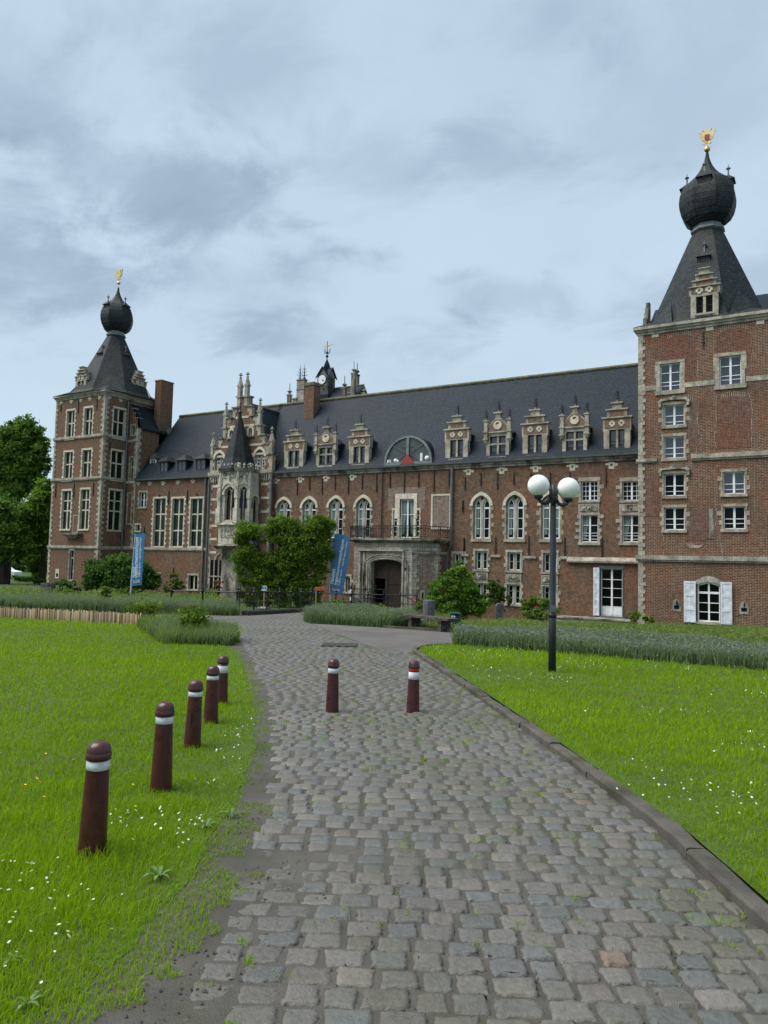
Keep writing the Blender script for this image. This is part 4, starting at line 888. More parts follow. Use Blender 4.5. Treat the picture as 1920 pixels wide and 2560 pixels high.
for k, pts in (('J', [(800, 370), (793, 520), (805, 640), (795, 800), (800, 855)]), ('J', [(1005, 350), (1000, 480), (1010, 620), (1003, 830)]), ('J', [(1458, 310), (1470, 480), (1455, 620), (1468, 760)]),
               ('J', [(808, 1080), (802, 1280), (812, 1460), (830, 1600), (785, 1660), (783, 1730)]), ('J', [(1030, 1040), (1018, 1200), (1030, 1440), (1010, 1520), (1030, 1670)]), ('J', [(1395, 910), (1440, 1030), (1470, 1140), (1468, 1380), (1465, 1665)]),
               ('K', [(810, 55), (828, 200), (840, 370)]), ('K', [(1040, 10), (1000, 120), (1030, 260), (1015, 420), (1035, 620), (1010, 800)]), ('K', [(1490, 90), (1488, 280), (1495, 450), (1500, 555)]), ('K', [(378, 840), (395, 960), (388, 1120)]), ('K', [(1080, 950), (1105, 1110)])): scar(k, pts)
va = FT.z('J', 180, 930)[1]
for x0, x1 in ((RX0, W[0][0]-.2), (W[0][1]+.2, W[1][0]-.2), (W[1][1]+.2, RX1)):
    MB().box(x0, x1, -.03, .05, va-.15, va+.10).build('stone_band', 'stone', rt, FT)
vm = FT.z('J', 1150, 1745)[1]; xq = FT.z('J', 725, 1760)[0]; course(rt, FT, xq, RX1+.1, vm, .24, .14, 'stone'); 
q = FT.z('J', 200, 1810); course(rt, FT, RX0-.12, FT.z('J', 308, 1800)[0], q[1], .16, .12, 'stone')
q = FT.z('K', 850, 1150); course(rt, FT, RX0-.14, RX1+.1, q[1], .24, .15, 'stone')
cornice(rt, RX0, RX1, YT, 46.2, ER, 'stone')
for x, y in ((283, 270), (948, 185), (1565, 105)): p = FT.z('J', x, y); putlog(rt, FT, p[0], p[1], .85)
p = FT.z('J', 868, 300); anchor(rt, FT, p[0], FT.z('J', 868, 430)[1], p[1]+.25)
# segmental relieving arches in brick
def relief(k, x0, x1, y0, y1):
    a, b = FT.z(k, x0, y0), FT.z(k, x1, y0); t = FT.z(k, (x0+x1)/2, y1)[1]; v = (a[1]+b[1])/2; R = t-v; n = int((b[0]-a[0])/.09); mb = MB()
    for i in range(n):
        x = -1+2*(i+.5)/n; z = v+R*(1-x*x); u = (a[0]+b[0])/2+x*(b[0]-a[0])/2
        mb.box(u-.012, u+.012, -.015, .02, z-.24, z)
    mb.build('relieving_arch', 'stone', rt, FT)
for a in (('J', 425, 745, 265, 225), ('J', 1065, 1400, 180, 140), ('J', 1075, 1385, 1000, 970), ('J', 450, 750, 1050, 1005), ('K', 1100, 1410, -80, -110), ('J', 455, 745, 1850, 1815)): relief(*a)
# shooting holes, ventilator, eroded stone
for x, y in ((545, 1730), (1368, 1760)):
    p = FT.z('K', x, y); o = MB().plate([(p[0]-.2, p[1]-.28), (p[0]+.2, p[1]-.28), (p[0]+.2, p[1]+.05), (p[0]+.12, p[1]+.32), (p[0]-.12, p[1]+.32), (p[0]-.2, p[1]+.05)], [rectloop(p[0]-.13, p[0]+.13, p[1]-.16, p[1]+.02)], -.025, .06).build('shooting_hole', 'stone_dark', rt, FT)
    MB().box(p[0]-.13, p[0]+.13, -.015, .05, p[1]-.16, p[1]+.02).build('dark_opening', 'black', o, FT)
    MB().tube([(p[0], -.05, p[1]+.06), (p[0]+.02, -.06, p[1]+.2), (p[0], -.05, p[1]+.28)], .03, 6).build('iron_hook', 'iron', o, FT)
b = FT.rect('K', 660, 970, 885, 1030); MB().plate([(b[0], b[3]), (b[0]+.2, b[2]), (b[1]-.25, b[2]+.02), (b[1], b[3]-.02), (b[1]-.3, b[3]-.1)], [], -.02, .04).build('worn_stone', 'stone', rt, FT)
b = FT.rect('K', 940, 545, 995, 915); MB().box(b[0], b[1], -.022, .04, b[2], b[3]).build('worn_stone', 'stone_dark', rt, FT)
b = FT.rect('K', 797, 2005, 910, 2050); MB().box(b[0], b[1], -.05, .02, b[2], b[3]).build('vent_cover', 'white', rt, FT)
CXR = fz.z('I', 745, 1150)[0]; z2 = lambda y: fz.z('I', 748, y)[1]
onion_roof(rt, CXR, 43.1, RX0, RX0+2*(CXR-RX0), YT, 46.2, ER, z2(1175), 1.0, z2(1132), z2(900), z2(705), z2(385), 'slate_moss', z2(358), z2(135), True, (0,))
a, b = FTd.z('I', 578, 1850)[0], FTd.z('I', 852, 1850)[0]
dormer(rt, FTd, (a+b)/2, ER-.03, FTd.z('I', 708, 1542)[1], (b-a)/2, 'steps', .42, ER, 0, brick='brick_rust')
# roof of the block behind the tower, with a stepped parapet
pb = Fr((0, 46.5)); l = pb.z('I', 135, 1960); r_ = pb.z('I', 345, 1900)
mb = MB().add([(l[0]+.1, 46.4, l[1]-1.3), (RX1+3, 46.4, l[1]-1.3), (RX1+3, 49, r_[1]+.6), (l[0]+.1, 49, r_[1]+.6), (l[0]+.1, 51.6, l[1]-1.3), (RX1+3, 51.6, l[1]-1.3)], [(0, 1, 2, 3), (3, 2, 5, 4), (0, 3, 4), (1, 5, 2)]); mb.build('rear_roof', 'slate', rt); MB().box(l[0]+.2, RX1+2.9, 46.55, 51.4, ZB, l[1]-1.25).build('rear_wall', 'brick', rt)
mb = MB()
for i in range(4): mb.box(l[0]-.12, l[0]+.1, 46.3+i*.28, 46.3+i*.28+.36, l[1]-2.5, l[1]-.55+i*.42)
mb.build('stepped_parapet', 'stone_dark', rt)
def projp(p):
    q = np.array(p, float)-EYE; w = q@_f; return 960+FPX*(q@_r)/w, 1280-FPX*(q@_u)/w
M['oriel_stone'] = mat_noise('streaked pale limestone', (0.22, 0.205, 0.17), (0.50, 0.47, 0.39), 1.6, 0.9, 0.4, 0.2, lo=.30, hi=.55, stretch=(1.4, 1.4, .45), fine=10)
def corner_to(px, x, y, dx, dy, z=2.0):
    lo, hi = 0.0, 6.0
    for _ in range(40):
        m = (lo+hi)/2
        if projp((x+dx*m, y+dy*m, z))[0] < px: lo = m
        else: hi = m
    return lo
M['ashlar'] = mat_brick('stained ashlar blocks', (0.40, 0.37, 0.31), (0.26, 0.24, 0.20), (0.10, 0.09, 0.075), 0.46, 0.24, 0.014, weather=(0.075, 0.07, 0.058), wamt=0.75, tint=(0.30, 0.26, 0.19), tamt=0.4, light=(0.09, 0.085, 0.07), lamt=0.6, bump=0.6)
# ------------------------------------------------------------ gabled bay with oriel
uC = BFR.z('C', 880, 700)[0]
bay = thing('gabled_bay', (uC, 42.1, ZB), 'stepped gable bay of red brick and white stone with a spired gothic oriel', 'castle bay')
st_ = [BFR.z('C', *p) for p in ((1392, 1632), (1335, 1455), (1262, 1295), (1190, 1125), (1135, 960), (1038, 800), (975, 630))]
half = []; prev = ZB
for u, z in st_: half += [(u-uC, prev), (u-uC, z)]; prev = z
out = [(uC+x, z) for x, z in half]+[(uC-x, z) for x, z in reversed(half)]
H = []
def gw(k, x0, x1, ya, ys, yb, **kw):
    u0, u1, _, _ = BFR.rect(k, x0, ys, x1, yb); xm = (x0+x1)/2
    return gothic(bay, BFR, H, u0, u1, BFR.z(k, xm, yb)[1], BFR.z(k, xm, ys)[1], BFR.z(k, xm, ya)[1], **kw)
gw('C', 400, 552, 1605, 1690, 1905); gw('C', 1092, 1250, 1545, 1640, 1885)

for x0, x1, yt, yb in ((655, 718, 1215, 1340), (985, 1042, 1175, 1310)):
    u0, u1, v0, v1 = BFR.rect('C', x0, yt, x1, yb); lp = arch(u0, u1, v0, v1-.15, v1, 'round', 8); H.append(lp)
    o = MB().plate(lp, [arch(u0+.06, u1-.06, v0+.06, v1-.17, v1-.06, 'round', 8)], .1, .17).build('window', 'white', bay, BFR)
    MB().plate(lp, [], .14, .15).build('pane', 'glass_sky', o, BFR)
    a, b = arch(u0-.17, u1+.17, v0, v1-.15, v1+.2, 'gothic', 10), arch(u0-.003, u1+.003, v0, v1-.15, v1+.003, 'round', 10)
    MB().plate(a[2:]+[a[0]]+[b[0]]+b[2:][::-1]+[b[1]]+[a[1]], [], -.05, .06).build('hood_mould', 'stone_clean', o, BFR); MB().box(u0-.25, u1+.25, -.12, .1, v0-.12, v0+.01).build('sill', 'stone_dark', o, BFR)
wall(bay, BFR, out, H, 'brick_tower', reveal=.3)
MB().plate(out, [], .31, .5).build('gable_back', 'brick', bay, BFR)
h0 = st_[0][0]-uC
mb = MB(); mb.quad((uC+h0, 42.1, ZB), (uC+h0, 44, ZB), (uC+h0, 44, EAVE+1), (uC+h0, 42.1, EAVE+1)); mb.quad((uC-h0, 42.1, ZB), (uC-h0, 44, ZB), (uC-h0, 44, EAVE+1), (uC-h0, 42.1, EAVE+1)); mb.build('wall', 'brick', bay)
prev = EAVE-.2
for i, (u, z) in enumerate(st_):
    w = u-uC
    for s in (-1, 1):
        mb = MB(); n = max(2, int((z-prev)/.27))
        for k in range(n):
            ww = (.26, .40)[k % 2]; x0, x1 = sorted((uC+s*(w+.02), uC+s*(w-ww))); mb.box(x0, x1, -.035, .33, prev+(z-prev)*k/n, prev+(z-prev)*(k+1)/n-.006)
        mb.build('gable_quoins', 'stone', bay, BFR)
        nw = (st_[i+1][0]-uC if i+1 < len(st_) else 0.0); x0, x1 = sorted((uC+s*(w+.10), uC+s*(nw-.02)))
        MB().box(x0, x1, -.13, .55, z-.015, z+.09).build('step_coping', 'stone_dark', bay, BFR)
    prev = z
for y in (985, 1135, 1478, 1640):
    v = BFR.z('C', 980, y-10)[1]; w = next(u-uC for u, z in st_ if z > v)
    MB().box(uC-w+.3, uC+w-.3, -.025, .05, v-.09, v+.07).build('stone_band', 'stone_clean', bay, BFR)
for s in (-1, 1):
    w1 = st_[0][0]-uC-.16; z = BFR.z('C', 1380, 1632)[1]; a, b = BFR.z('C', 1380, 1385)[1], BFR.z('C', 1388, 1150)[1]
    mb = MB(); pinnacle(mb, uC+s*w1, .05, z, a, b, .14); mb.build('pinnacle', 'stone', bay, BFR)
    w2 = BFR.z('C', 1168, 900)[0]-uC; z, a, b = BFR.z('C', 1168, 1125)[1], BFR.z('C', 1168, 875)[1], BFR.z('C', 1170, 648)[1]
    mb = MB(); pinnacle(mb, uC+s*w2, .05, z, a, b, .14); mb.build('pinnacle', 'stone', bay, BFR)
    w3 = BFR.z('C', 948, 500)[0]-uC; z, a, b = BFR.z('C', 948, 790)[1], BFR.z('C', 950, 425)[1], BFR.z('C', 952, 200)[1]
    mb = MB(); pinnacle(mb, uC+s*w3, .05, z, a, b, .145); mb.box(uC+s*w3-.2, uC+s*w3+.2, -.17, .27, st_[-1][1]-.04, st_[-1][1]+.1); mb.build('pinnacle', 'stone', bay, BFR)
rz_ = Fr((uC, 0), (0, 1), (-1, 0)).z('C', 1000, 765)[1]
mb = MB().add([(uC-h0+.2, 42.5, EAVE+.1), (uC+h0-.2, 42.5, EAVE+.1), (uC, 42.5, rz_), (uC-h0+.2, 47, EAVE+.1), (uC+h0-.2, 47, EAVE+.1), (uC, 47, rz_)], [(0, 1, 2), (1, 4, 5, 2), (0, 2, 5, 3), (3, 5, 4), (0, 3, 4, 1)]); mb.build('roof', 'slate', bay)
MB().tube([(uC, 42.5, rz_+.02), (uC, 46.6, rz_+.02)], .11, 8).build('ridge_tiles', 'ridge', bay)
quoins(bay, BFR, uC-h0, 1, None, 0, 0, ZB, EAVE-.2, .30, .18, .34); quoins(bay, BFR, uC+h0, -1, None, 0, 0, ZB, EAVE-.2, .30, .16, .32)
for i in range(9):
    v = ZB+.9+i*1.02
    for s in (-1, 1): x0, x1 = sorted((uC+s*h0, uC+s*(h0-.95))); MB().box(x0, x1, -.02, .05, v-.09, v+.09).build('stone_band', 'stone_clean', bay, BFR)
course(bay, BFR, uC-h0-.1, uC+h0+.1, EAVE+.12, .26, .16, 'stone')
# arcaded frieze under the cornice
mb = MB(); n = 26
for i in range(n):
    x = uC-h0+.2+(2*h0-.4)*i/(n-1); mb.box(x-.045, x+.045, -.07, .03, EAVE-.55, EAVE-.1)
mb.box(uC-h0, uC+h0, -.04, .03, EAVE-.12, EAVE+.0); mb.build('arcade_frieze', 'stone_carved', bay, BFR)
# the oriel itself
FO = Fr((0, 40.5)); oa, ob = FO.z('D', 452, 800)[0], FO.z('D', 730, 800)[0]; T = .62; r2 = math.sqrt(.5); SD = 42.15-40.5-T
plan = [(oa-T, 42.15), (oa-T, 40.5+T), (oa, 40.5), (ob, 40.5), (ob+T, 40.5+T), (ob+T, 42.15)]
def grow(pl, g):
    cx, cy = (oa+ob)/2, 42.15; return [(cx+(x-cx)*(1+g/2.2), cy+(y-cy)*(1+g/1.6)) for x, y in pl]
zl = lambda y, x=600: FO.z('D', x, y)[1]
FOc = Fr((ob, 40.5), (r2, r2), (-r2, r2)); FOl = Fr((oa-T, 40.5+T), (r2, -r2), (r2, r2)); FOs = Fr((ob+T, 40.5+T), (0, 1), (-1, 0))
zs, zw0, zwt = zl(965), zl(915), zl(350); zc0, zc1 = zl(330), zl(95)
ori = MB(); cl = T*math.sqrt(2)
H1, H2 = [], []
a0, a1, _, _ = FO.rect('D', 525, 600, 705, 900); gothic(bay, FO, H1, a0, a1, zw0, zl(470), zl(365), glass='glass_amber', jamb=False, sash=False)
gothic(bay, FOc, H2, .10, cl-.10, zw0, zl(470), zl(365), glass='glass_blue', jamb=False, sash=False)
def panelwall(fr, w, holes, nm='oriel_wall'): wall(bay, fr, [(0 if fr is not FO else oa, zs), (w, zs), (w, zc1), (0 if fr is not FO else oa, zc1)], holes, 'oriel_stone', nm, .3)
panelwall(FO, ob, H1); panelwall(FOc, cl, H2); panelwall(FOl, cl, []); H3 = []; gothic(bay, FOs, H3, .12, SD-.12, zw0-.25, zl(600), zl(500), glass='glass_amber', jamb=False, sash=False); wall(bay, FOs, [(0, zs-.4), (SD, zs-.4), (SD, zc1), (0, zc1)], H3, 'oriel_stone', 'oriel_wall', .3)
wall(bay, Fr((oa-T, 42.15), (0, -1), (1, 0)), [(0, zs), (SD, zs), (SD, zc1), (0, zc1)], [], 'oriel_stone', 'oriel_wall')
mb = MB().extrude_xy(grow(plan, .02), zl(1300), zs); mb.build('oriel_base', 'oriel_stone', bay)
MB().extrude_xy(grow(plan, .25), zs-.10, zs+.10, grow(plan, .04)).build('oriel_sill', 'stone', bay)
MB().extrude_xy(grow(plan, .12), zl(1385), zl(1330), grow(plan, .42)).extrude_xy(grow(plan, .42), zl(1330)+.002, zl(1300), grow(plan, .05)).build('oriel_corbel', 'stone_dark', bay)
def tracery(fr, u0, u1, v0, v1, nm='tracery_panel', mat='stone_carved', d=-.06):
    mb = MB(); n = max(2, round((u1-u0)/.33)); w = (u1-u0)/n
    for i in range(n):
        x = u0+w*i; c = x+w/2; mb.plate(rectloop(x, x+w, v0, v1), [[(c, v0+.06), (x+w-.05, (v0+v1)/2), (c, v1-.06), (x+.05, (v0+v1)/2)]], d, .02)
    mb.build(nm, mat, bay, fr)
for fr, u0, u1 in ((FO, oa+.25, ob-.25), (FOc, .08, cl-.08)):
    tracery(fr, u0, u1, zl(1195), zl(1050)); tracery(fr, u0-.1, u1+.1, zl(225), zl(130), 'crown_tracery')
    uc = (u0+u1)/2; v = zl(345); h = zl(190)-v
    MB().plate([(uc-.62, v-.28), (uc-.42, v+.06), (uc-.12, v+.22), (uc-.04, v+h*.75), (uc-.14, v+h*.8), (uc, v+h), (uc+.14, v+h*.8), (uc+.04, v+h*.75), (uc+.12, v+.22), (uc+.42, v+.06), (uc+.62, v-.28), (uc+.50, v-.28), (uc+.32, v-.02), (uc, v+.12), (uc-.32, v-.02), (uc-.50, v-.28)], [], -.16, .02).build('ogee_gablet', 'stone_clean', bay, fr)
for k, (x, y) in enumerate(plan[1:5]):
    mb = MB(); pinnacle(mb, 0, 0, zs+.05, zl(330), zl(-20), .12); mb.box(-.2, .2, -.2, .2, zs, zs+1.1); mb.box(-.16, .16, -.16, .16, zl(560), zl(430)); mb.build('pinnacle', 'oriel_stone', bay, Fr((x, y-.04)))
MB().extrude_xy(grow(plan, .14), zc1-.12, zc1+.1, grow(plan, .22)).build('oriel_cornice', 'stone_dark', bay)
mb = MB(); pl = grow(plan, .16)
for (x0, y0), (x1, y1) in zip(pl[:-1], pl[1:]):
    L = math.hypot(x1-x0, y1-y0); n = max(1, int(L/.3))
    for i in range(n):
        x, y = x0+(x1-x0)*(i+.5)/n, y0+(y1-y0)*(i+.5)/n; mb.lathe([(.10, zc1+.1), (.06, zc1+.25), (.11, zc1+.32), (.01, zc1+.5)], x, y, 5)
mb.build('oriel_cresting', 'stone_carved', bay)
fs = Fr((0, 41.55)); su, sz = fs.z('C', 795, 1850); az = fs.z('C', 836, 795)[1]
mb = MB().lathe([(1.42, sz-.3), (1.22, sz+.12), (1.05, sz+.55), (.12, sz+(az-sz)*.84), (.05, az-.1)], su, 41.55, 8, PI/8, True, True); mb.build('oriel_spire', 'slate_moss', bay)
MB().lathe([(.13, az-.55), (.16, az-.45), (.05, az-.3), (.03, az)], su, 41.55, 8).build('finial', 'iron', bay)
# stone undercroft below the oriel: arch, dark opening and mullions
MB().extrude_xy(grow(plan, -.3), ZB, zl(1385)).build('oriel_undercroft', 'stone_dark', bay)
b = BFR.rect('D', 300, 1560, 470, 2010); o = MB().box(b[0]-.05, b[1], -.05, .1, b[2], b[3]).build('undercroft_window', 'black', bay, BFR)
mb = MB(); 
for f in (.0, .42, .85): mb.box(b[0]+(b[1]-b[0])*f-.05, b[0]+(b[1]-b[0])*f+.05, -.12, .0, b[2], b[3])
mb.box(b[0]-.1, b[1]+.1, -.15, .0, b[3]-1.3, b[3]-1.2); mb.build('mullions', 'stone', o, BFR)
FU = Fr((0, 40.95)); b = FU.rect('D', 395, 1430, 530, 1990); A = arch(b[0]-.15, b[1]+.15, b[2], b[3]-.6, b[3], 'gothic', 10); B = arch(b[0], b[1], b[2], b[3]-.6, b[3]-.15, 'gothic', 10)
MB().plate(A[2:]+B[2:][::-1], [], -.12, .1).build('blind_arch', 'stone', bay, FU)
p = BFR.z('D', 230, 800); pipe(bay, BFR, uC-h0+.04, ZB, EAVE-.3, .07, -.12)
p = BFR.z('D', 1285, 600); pipe(bay, BFR, uC+h0+.05, ZB, EAVE-.1, .08, -.1)

# ------------------------------------------------------------ entrance porch with balcony
FP = Fr((0, 40.0)); px0, px1 = FP.z('G', 130, 1150)[0], FP.z('G', 885, 1150)[0]
t = corner_to(zp('G', 1215, 0)[0], px1, 40.0, r2, r2); c2 = (px1+r2*t, 40+r2*t)
xe = FM.z('G', 1348, 1100)[0]
por = thing('entrance_porch', ((px0+px1)/2, 40, ZB), 'grey stone entrance porch with arched wooden gate and a balcony on top', 'porch')
zb_ = FP.z('G', 500, 962)[1]
gu0, gu1 = FP.z('G', 347, 1400)[0], FP.z('G', 745, 1400)[0]; gs, gt = FP.z('G', 545, 1298)[1], FP.z('G', 545, 1240)[1]
gl = arch(gu0, gu1, ZB+.05, gs, gt, 'round', 14)
wall(por, FP, [(px0, ZB), (px1, ZB), (px1, zb_-.2), (px0, zb_-.2)], [gl], 'ashlar', 'wall', .55)
ch = Fr((px1, 40.0), (r2, r2), (-r2, r2)); v = (xe-c2[0], YF-c2[1]); L = math.hypot(*v); sd_ = Fr(c2, (v[0]/L, v[1]/L), (-v[1]/L, v[0]/L))
wall(por, ch, [(0, ZB), (t, ZB), (t, zb_-.2), (0, zb_-.2)], [], 'brick_grey'); wall(por, sd_, [(0, ZB), (L, ZB), (L, zb_-.2), (0, zb_-.2)], [], 'brick')
MB().quad((px0, 40, ZB), (px0, YF, ZB), (px0, YF, zb_-.2), (px0, 40, zb_-.2)).build('wall', 'ashlar', por)
quoins(por, ch, 0, 1, None, 0, 0, ZB, zb_-.3, .26, .28, .44, mat='ashlar'); quoins(por, ch, t, -1, sd_, 0, 1, ZB, zb_-.3, .26, .22, .38, mat='ashlar')
MB().box(0, t, -.03, .05, zb_-.75, zb_-.25).build('ashlar_course', 'ashlar', por, ch)
vh = FP.z('G', 500, 1118)[1]; a, b = FP.z('G', 200, 1118)[0], FP.z('G', 788, 1118)[0]
mb = MB(); mb.box(a, b, -.16, .05, vh-.05, vh+.06); mb.box(a+.02, a+.14, -.10, .05, ZB+.3, vh-.05); mb.box(b-.12, b-.02, -.10, .05, ZB+.3, vh-.05); mb.build('label_mould', 'stone', por, FP)
for k, (g, d0) in enumerate(((.50, -.05), (.34, -.02), (.16, -.035))):
    A, B = arch(gu0-g, gu1+g, ZB+.05, gs, gt+g*.75, 'round', 14), arch(gu0-g+.10, gu1+g-.10, ZB+.05, gs, gt+(g-.10)*.75, 'round', 14)
    MB().plate(A[1:]+[A[0]]+[B[0]]+B[2:][::-1]+[B[1]], [], d0-.02, .05).build('arch_mould', 'stone_dark' if k != 1 else 'stone', por, FP)
for x in (215, 262): u = FP.z('G', x, 1400)[0]; MB().box(u-.06, u+.06, -.07, .04, ZB+.2, vh-.1).build('shaft_mould', 'stone_dark', por, FP)
vc = ch.z('G', 1000, 1148)[1]; course(por, ch, -.03, t+.03, vc, .12, .09, 'stone_dark'); course(por, sd_, -.03, L, vc, .12, .09, 'stone_dark')
# gate leaves with open wicket
wk = FP.off(.40).rect('G', 375, 1480, 537, 1760); FG = FP.off(.40); wl = (wk[0], wk[1], ZB+.06, wk[3])
hh = rectloop(*wl); o = MB().plate(arch(gu0+.01, gu1-.01, ZB+.05, gs, gt-.01, 'round', 12), [hh], 0, .08).build('gate', 'wood_gate', por, FG, label='brown wooden double gate with open wicket door')
MB().box(wl[0], wl[1], .7, .75, wl[2], wl[3]).build('dark_passage', 'black', o, FG)
mb = MB(); um = FG.z('G', 562, 1400)[0]; mb.box(um-.05, um+.05, -.04, .02, ZB+.05, gt-.05)
n = 13
for i in range(1, n):
    x = gu0+(gu1-gu0)*i/n
    mb.box(x-.010, x+.010, -.014, .01, wl[3]+.02 if wl[0]-.02 < x < wl[1]+.02 else ZB+.1, gs)
for y in (1325, 1550): zz1 = FG.z('G', 650, y)[1]; mb.box(um, gu1-.03, -.03, .02, zz1-.05, zz1+.05)
mb.build('gate_battens', 'darkwood', o, FG)
mb = MB(); ring(mb, wl[0]-.06, wl[1]+.06, wl[2], wl[3]+.06, .06, -.05, .03); mb.build('wicket_frame', 'wood_gate', o, FG)
b = FP.rect('G', 782, 1345, 852, 1385); MB().box(b[0], b[1], -.04, .02, b[2], b[3]).build('name_plate', 'zinc', por, FP)
b = ch.rect('G', 985, 1640, 1045, 1770); MB().box(b[0], b[1], -.04, .02, b[2], b[3]).build('loophole_stone', 'stone', por, ch); MB().box(b[0]+.1, b[1]-.1, -.05, .02, b[2], b[2]+.5).build('dark_opening', 'black', por, ch)
# balcony slab and railing
bp = [(px0-.28, YF-.1), (px0-.28, 39.7), (px1+.1, 39.7), (c2[0]+.28, c2[1]-.14), (xe+.3, YF-.1)]
bi = [(px0-.06, YF-.1), (px0-.06, 39.93), (px1+.02, 39.93), (c2[0]+.06, c2[1]-.03), (xe+.06, YF-.1)]
MB().extrude_xy(bi, zb_-.26, zb_-.12, bp).extrude_xy(bp, zb_-.118, zb_).build('balcony_slab', 'stone_dark', por)
rp = [(px0-.18, YF-.12), (px0-.18, 39.82), (px1+.05, 39.82), (c2[0]+.18, c2[1]-.1), (xe+.2, YF-.12)]
ht = FP.z('G', 500, 797)[1]-zb_
for i, ((x0, y0), (x1, y1)) in enumerate(zip(rp[:-1], rp[1:])):
    Ls = math.hypot(x1-x0, y1-y0); tx, ty = (x1-x0)/Ls, (y1-y0)/Ls; fr = Fr((x0, y0), (tx, ty), (-ty, tx)); mb = MB()
    mb.box(0, Ls, -.025, .025, zb_+ht-.035, zb_+ht); mb.box(0, Ls, -.018, .018, zb_+.10, zb_+.13); mb.box(0, Ls, -.012, .012, zb_+ht-.2, zb_+ht-.18); n = max(2, int(Ls/.115))
    for k in range(n+1):
        u = Ls*k/n; big = k % 7 == 0; w = .02 if big else .009; mb.box(u-w, u+w, -w, w, zb_ if big else zb_+.13, zb_+ht-.03)
        if k % 2 == 0 and k < n:
            for c_, r_ in ((zb_+.34, .085), (zb_+.62, .10), (zb_+ht-.28, .07)):
                mb.tube([(u+Ls/n/2+r_*math.cos(a), 0, c_+r_*math.sin(a)) for a in np.linspace(0, 5.5, 9)], .009, 4, False)
    mb.build('balcony_railing', 'iron', por, fr)

# ------------------------------------------------------------ gatehouse behind the roof with its clock turret
YC = 56.0; FC2 = Fr((0, YC)); s0, s1 = FC2.z('E', 738, 700)[0], FC2.z('E', 880, 700)[0]; S = s1-s0; cx, cy = (s0+s1)/2, YC+S/2
zE = lambda x, y, d=0: FC2.off(d).z('E', x, y)[1]
gb = zE(880, 870); rg = zE(1080, 735, 1.5)
rear = thing('rear_gatehouse', (cx, YC+2, ZB), 'rear castle block rising behind the roof, with a slated clock turret and pinnacled gables', 'castle building')
lx, rx = FC2.z('E', 400, 850)[0], FC2.z('E', 1300, 800)[0]
mb = MB(); mb.add([(lx, YC-3.2, rg-4.5), (rx, YC-3.2, rg-4.5), (rx, YC+1, rg), (lx, YC+1, rg), (lx, YC+5.2, rg-4.5), (rx, YC+5.2, rg-4.5)], [(0, 1, 2, 3), (3, 2, 5, 4), (0, 3, 4), (1, 5, 2)]); mb.build('roof', 'slate', rear)
MB().box(lx, rx, YC-3, YC+5, ZB, rg-4.5).build('wall', 'brick', rear)
MB().tube([(lx, YC+1, rg), (rx, YC+1, rg)], .1, 6).build('ridge_tiles', 'ridge', rear)
fC = Fr((s0, YC)); fR = Fr((s1, YC), (0, 1), (-1, 0)); zt_ = zE(800, 560); zg = zE(810, 455)
mb = MB(); g5 = [(0, gb+.75), (S, gb+.75), (S, zt_), (S/2, zg+.1), (0, zt_)]
for fr in (fC, fR, Fr((s1, YC+S), (-1, 0), (0, -1)), Fr((s0, YC+S), (0, -1), (1, 0))):
    m2 = MB().plate(g5, [], 0, .05); m2.v = [fr.w(*p) for p in m2.v]; mb.add(m2.v, m2.f)
o = mb.build('clock_turret', 'lead', rear, None, label='small slated clock turret on the rear roof')
MB().lathe([(S*.72, gb-1.5), (S*.72, gb+.4), (S*.56, gb+.8)], cx, cy, 4, PI/4, True, True).build('turret_base', 'slate', o)
ap = zE(875, 285); mb = MB()
for fr in (fC, fR, Fr((s1, YC+S), (-1, 0), (0, -1)), Fr((s0, YC+S), (0, -1), (1, 0))):
    m2 = MB().add([(-.12, -.14, zt_-.12), (S/2, -.14, zg+.16), (S/2, S/2, zg+.3), (-.0, .0, zt_), (S+.12, -.14, zt_-.12), (S, 0, zt_)], [(0, 1, 2, 3), (1, 4, 5, 2)]); mb.add([fr.w(*p) for p in m2.v], m2.f)
    m2 = MB().plate([(-.14, zt_-.16), (S/2, zg+.10), (S+.14, zt_-.16), (S+.14, zt_-.04), (S/2, zg+.24), (-.14, zt_-.04)], [], -.15, -.09); mb.add([fr.w(*p) for p in m2.v], m2.f)
mb.lathe([(S*.40, zg-.35), (S*.30, zg+.45), (.03, ap)], cx, cy, 4, 0, True, False); mb.build('turret_spire', 'slate', o)
uc, vc = FC2.z('E', 806, 602); R = .47; nn = 28
cl_ = MB().plate([(uc+R*math.cos(2*PI*i/nn), vc+R*math.sin(2*PI*i/nn)) for i in range(nn)], [], -.07, 0).build('clock_face', 'white', o, FC2)
mb = MB(); mb.plate([(uc+(R+.05)*math.cos(2*PI*i/nn), vc+(R+.05)*math.sin(2*PI*i/nn)) for i in range(nn)], [[(uc+R*.97*math.cos(2*PI*i/nn), vc+R*.97*math.sin(2*PI*i/nn)) for i in range(nn)]], -.09, 0)
mb.tube([(uc, -.09, vc), (uc+.16, -.09, vc-.18)], .022, 4); mb.tube([(uc, -.09, vc), (uc+.30, -.09, vc-.14)], .016, 4)
for i in range(12): a = 2*PI*i/12; mb.box(uc+.40*math.cos(a)-.02, uc+.40*math.cos(a)+.02, -.08, -.06, vc+.40*math.sin(a)-.02, vc+.40*math.sin(a)+.02)
mb.build('clock_hands', 'iron', o, FC2)
for fr, v1, full in ((fC, vc-.55, 0), (fR, zt_+.25, 1)):
    mb = MB(); v = gb+.85
    while v < v1:
        w = .10 if v < zt_-.2 else .10+(v-zt_+.2)*.5; mb.box(w+.05, S-w-.05, -.05, .02, v, v+.05); v += .13
    mb.build('louvres', 'stone_dark', o, fr); MB().box(.12, S-.12, -.012, .0, gb+.8, min(v1, zt_-.1)).build('louvre_void', 'black', o, fr)
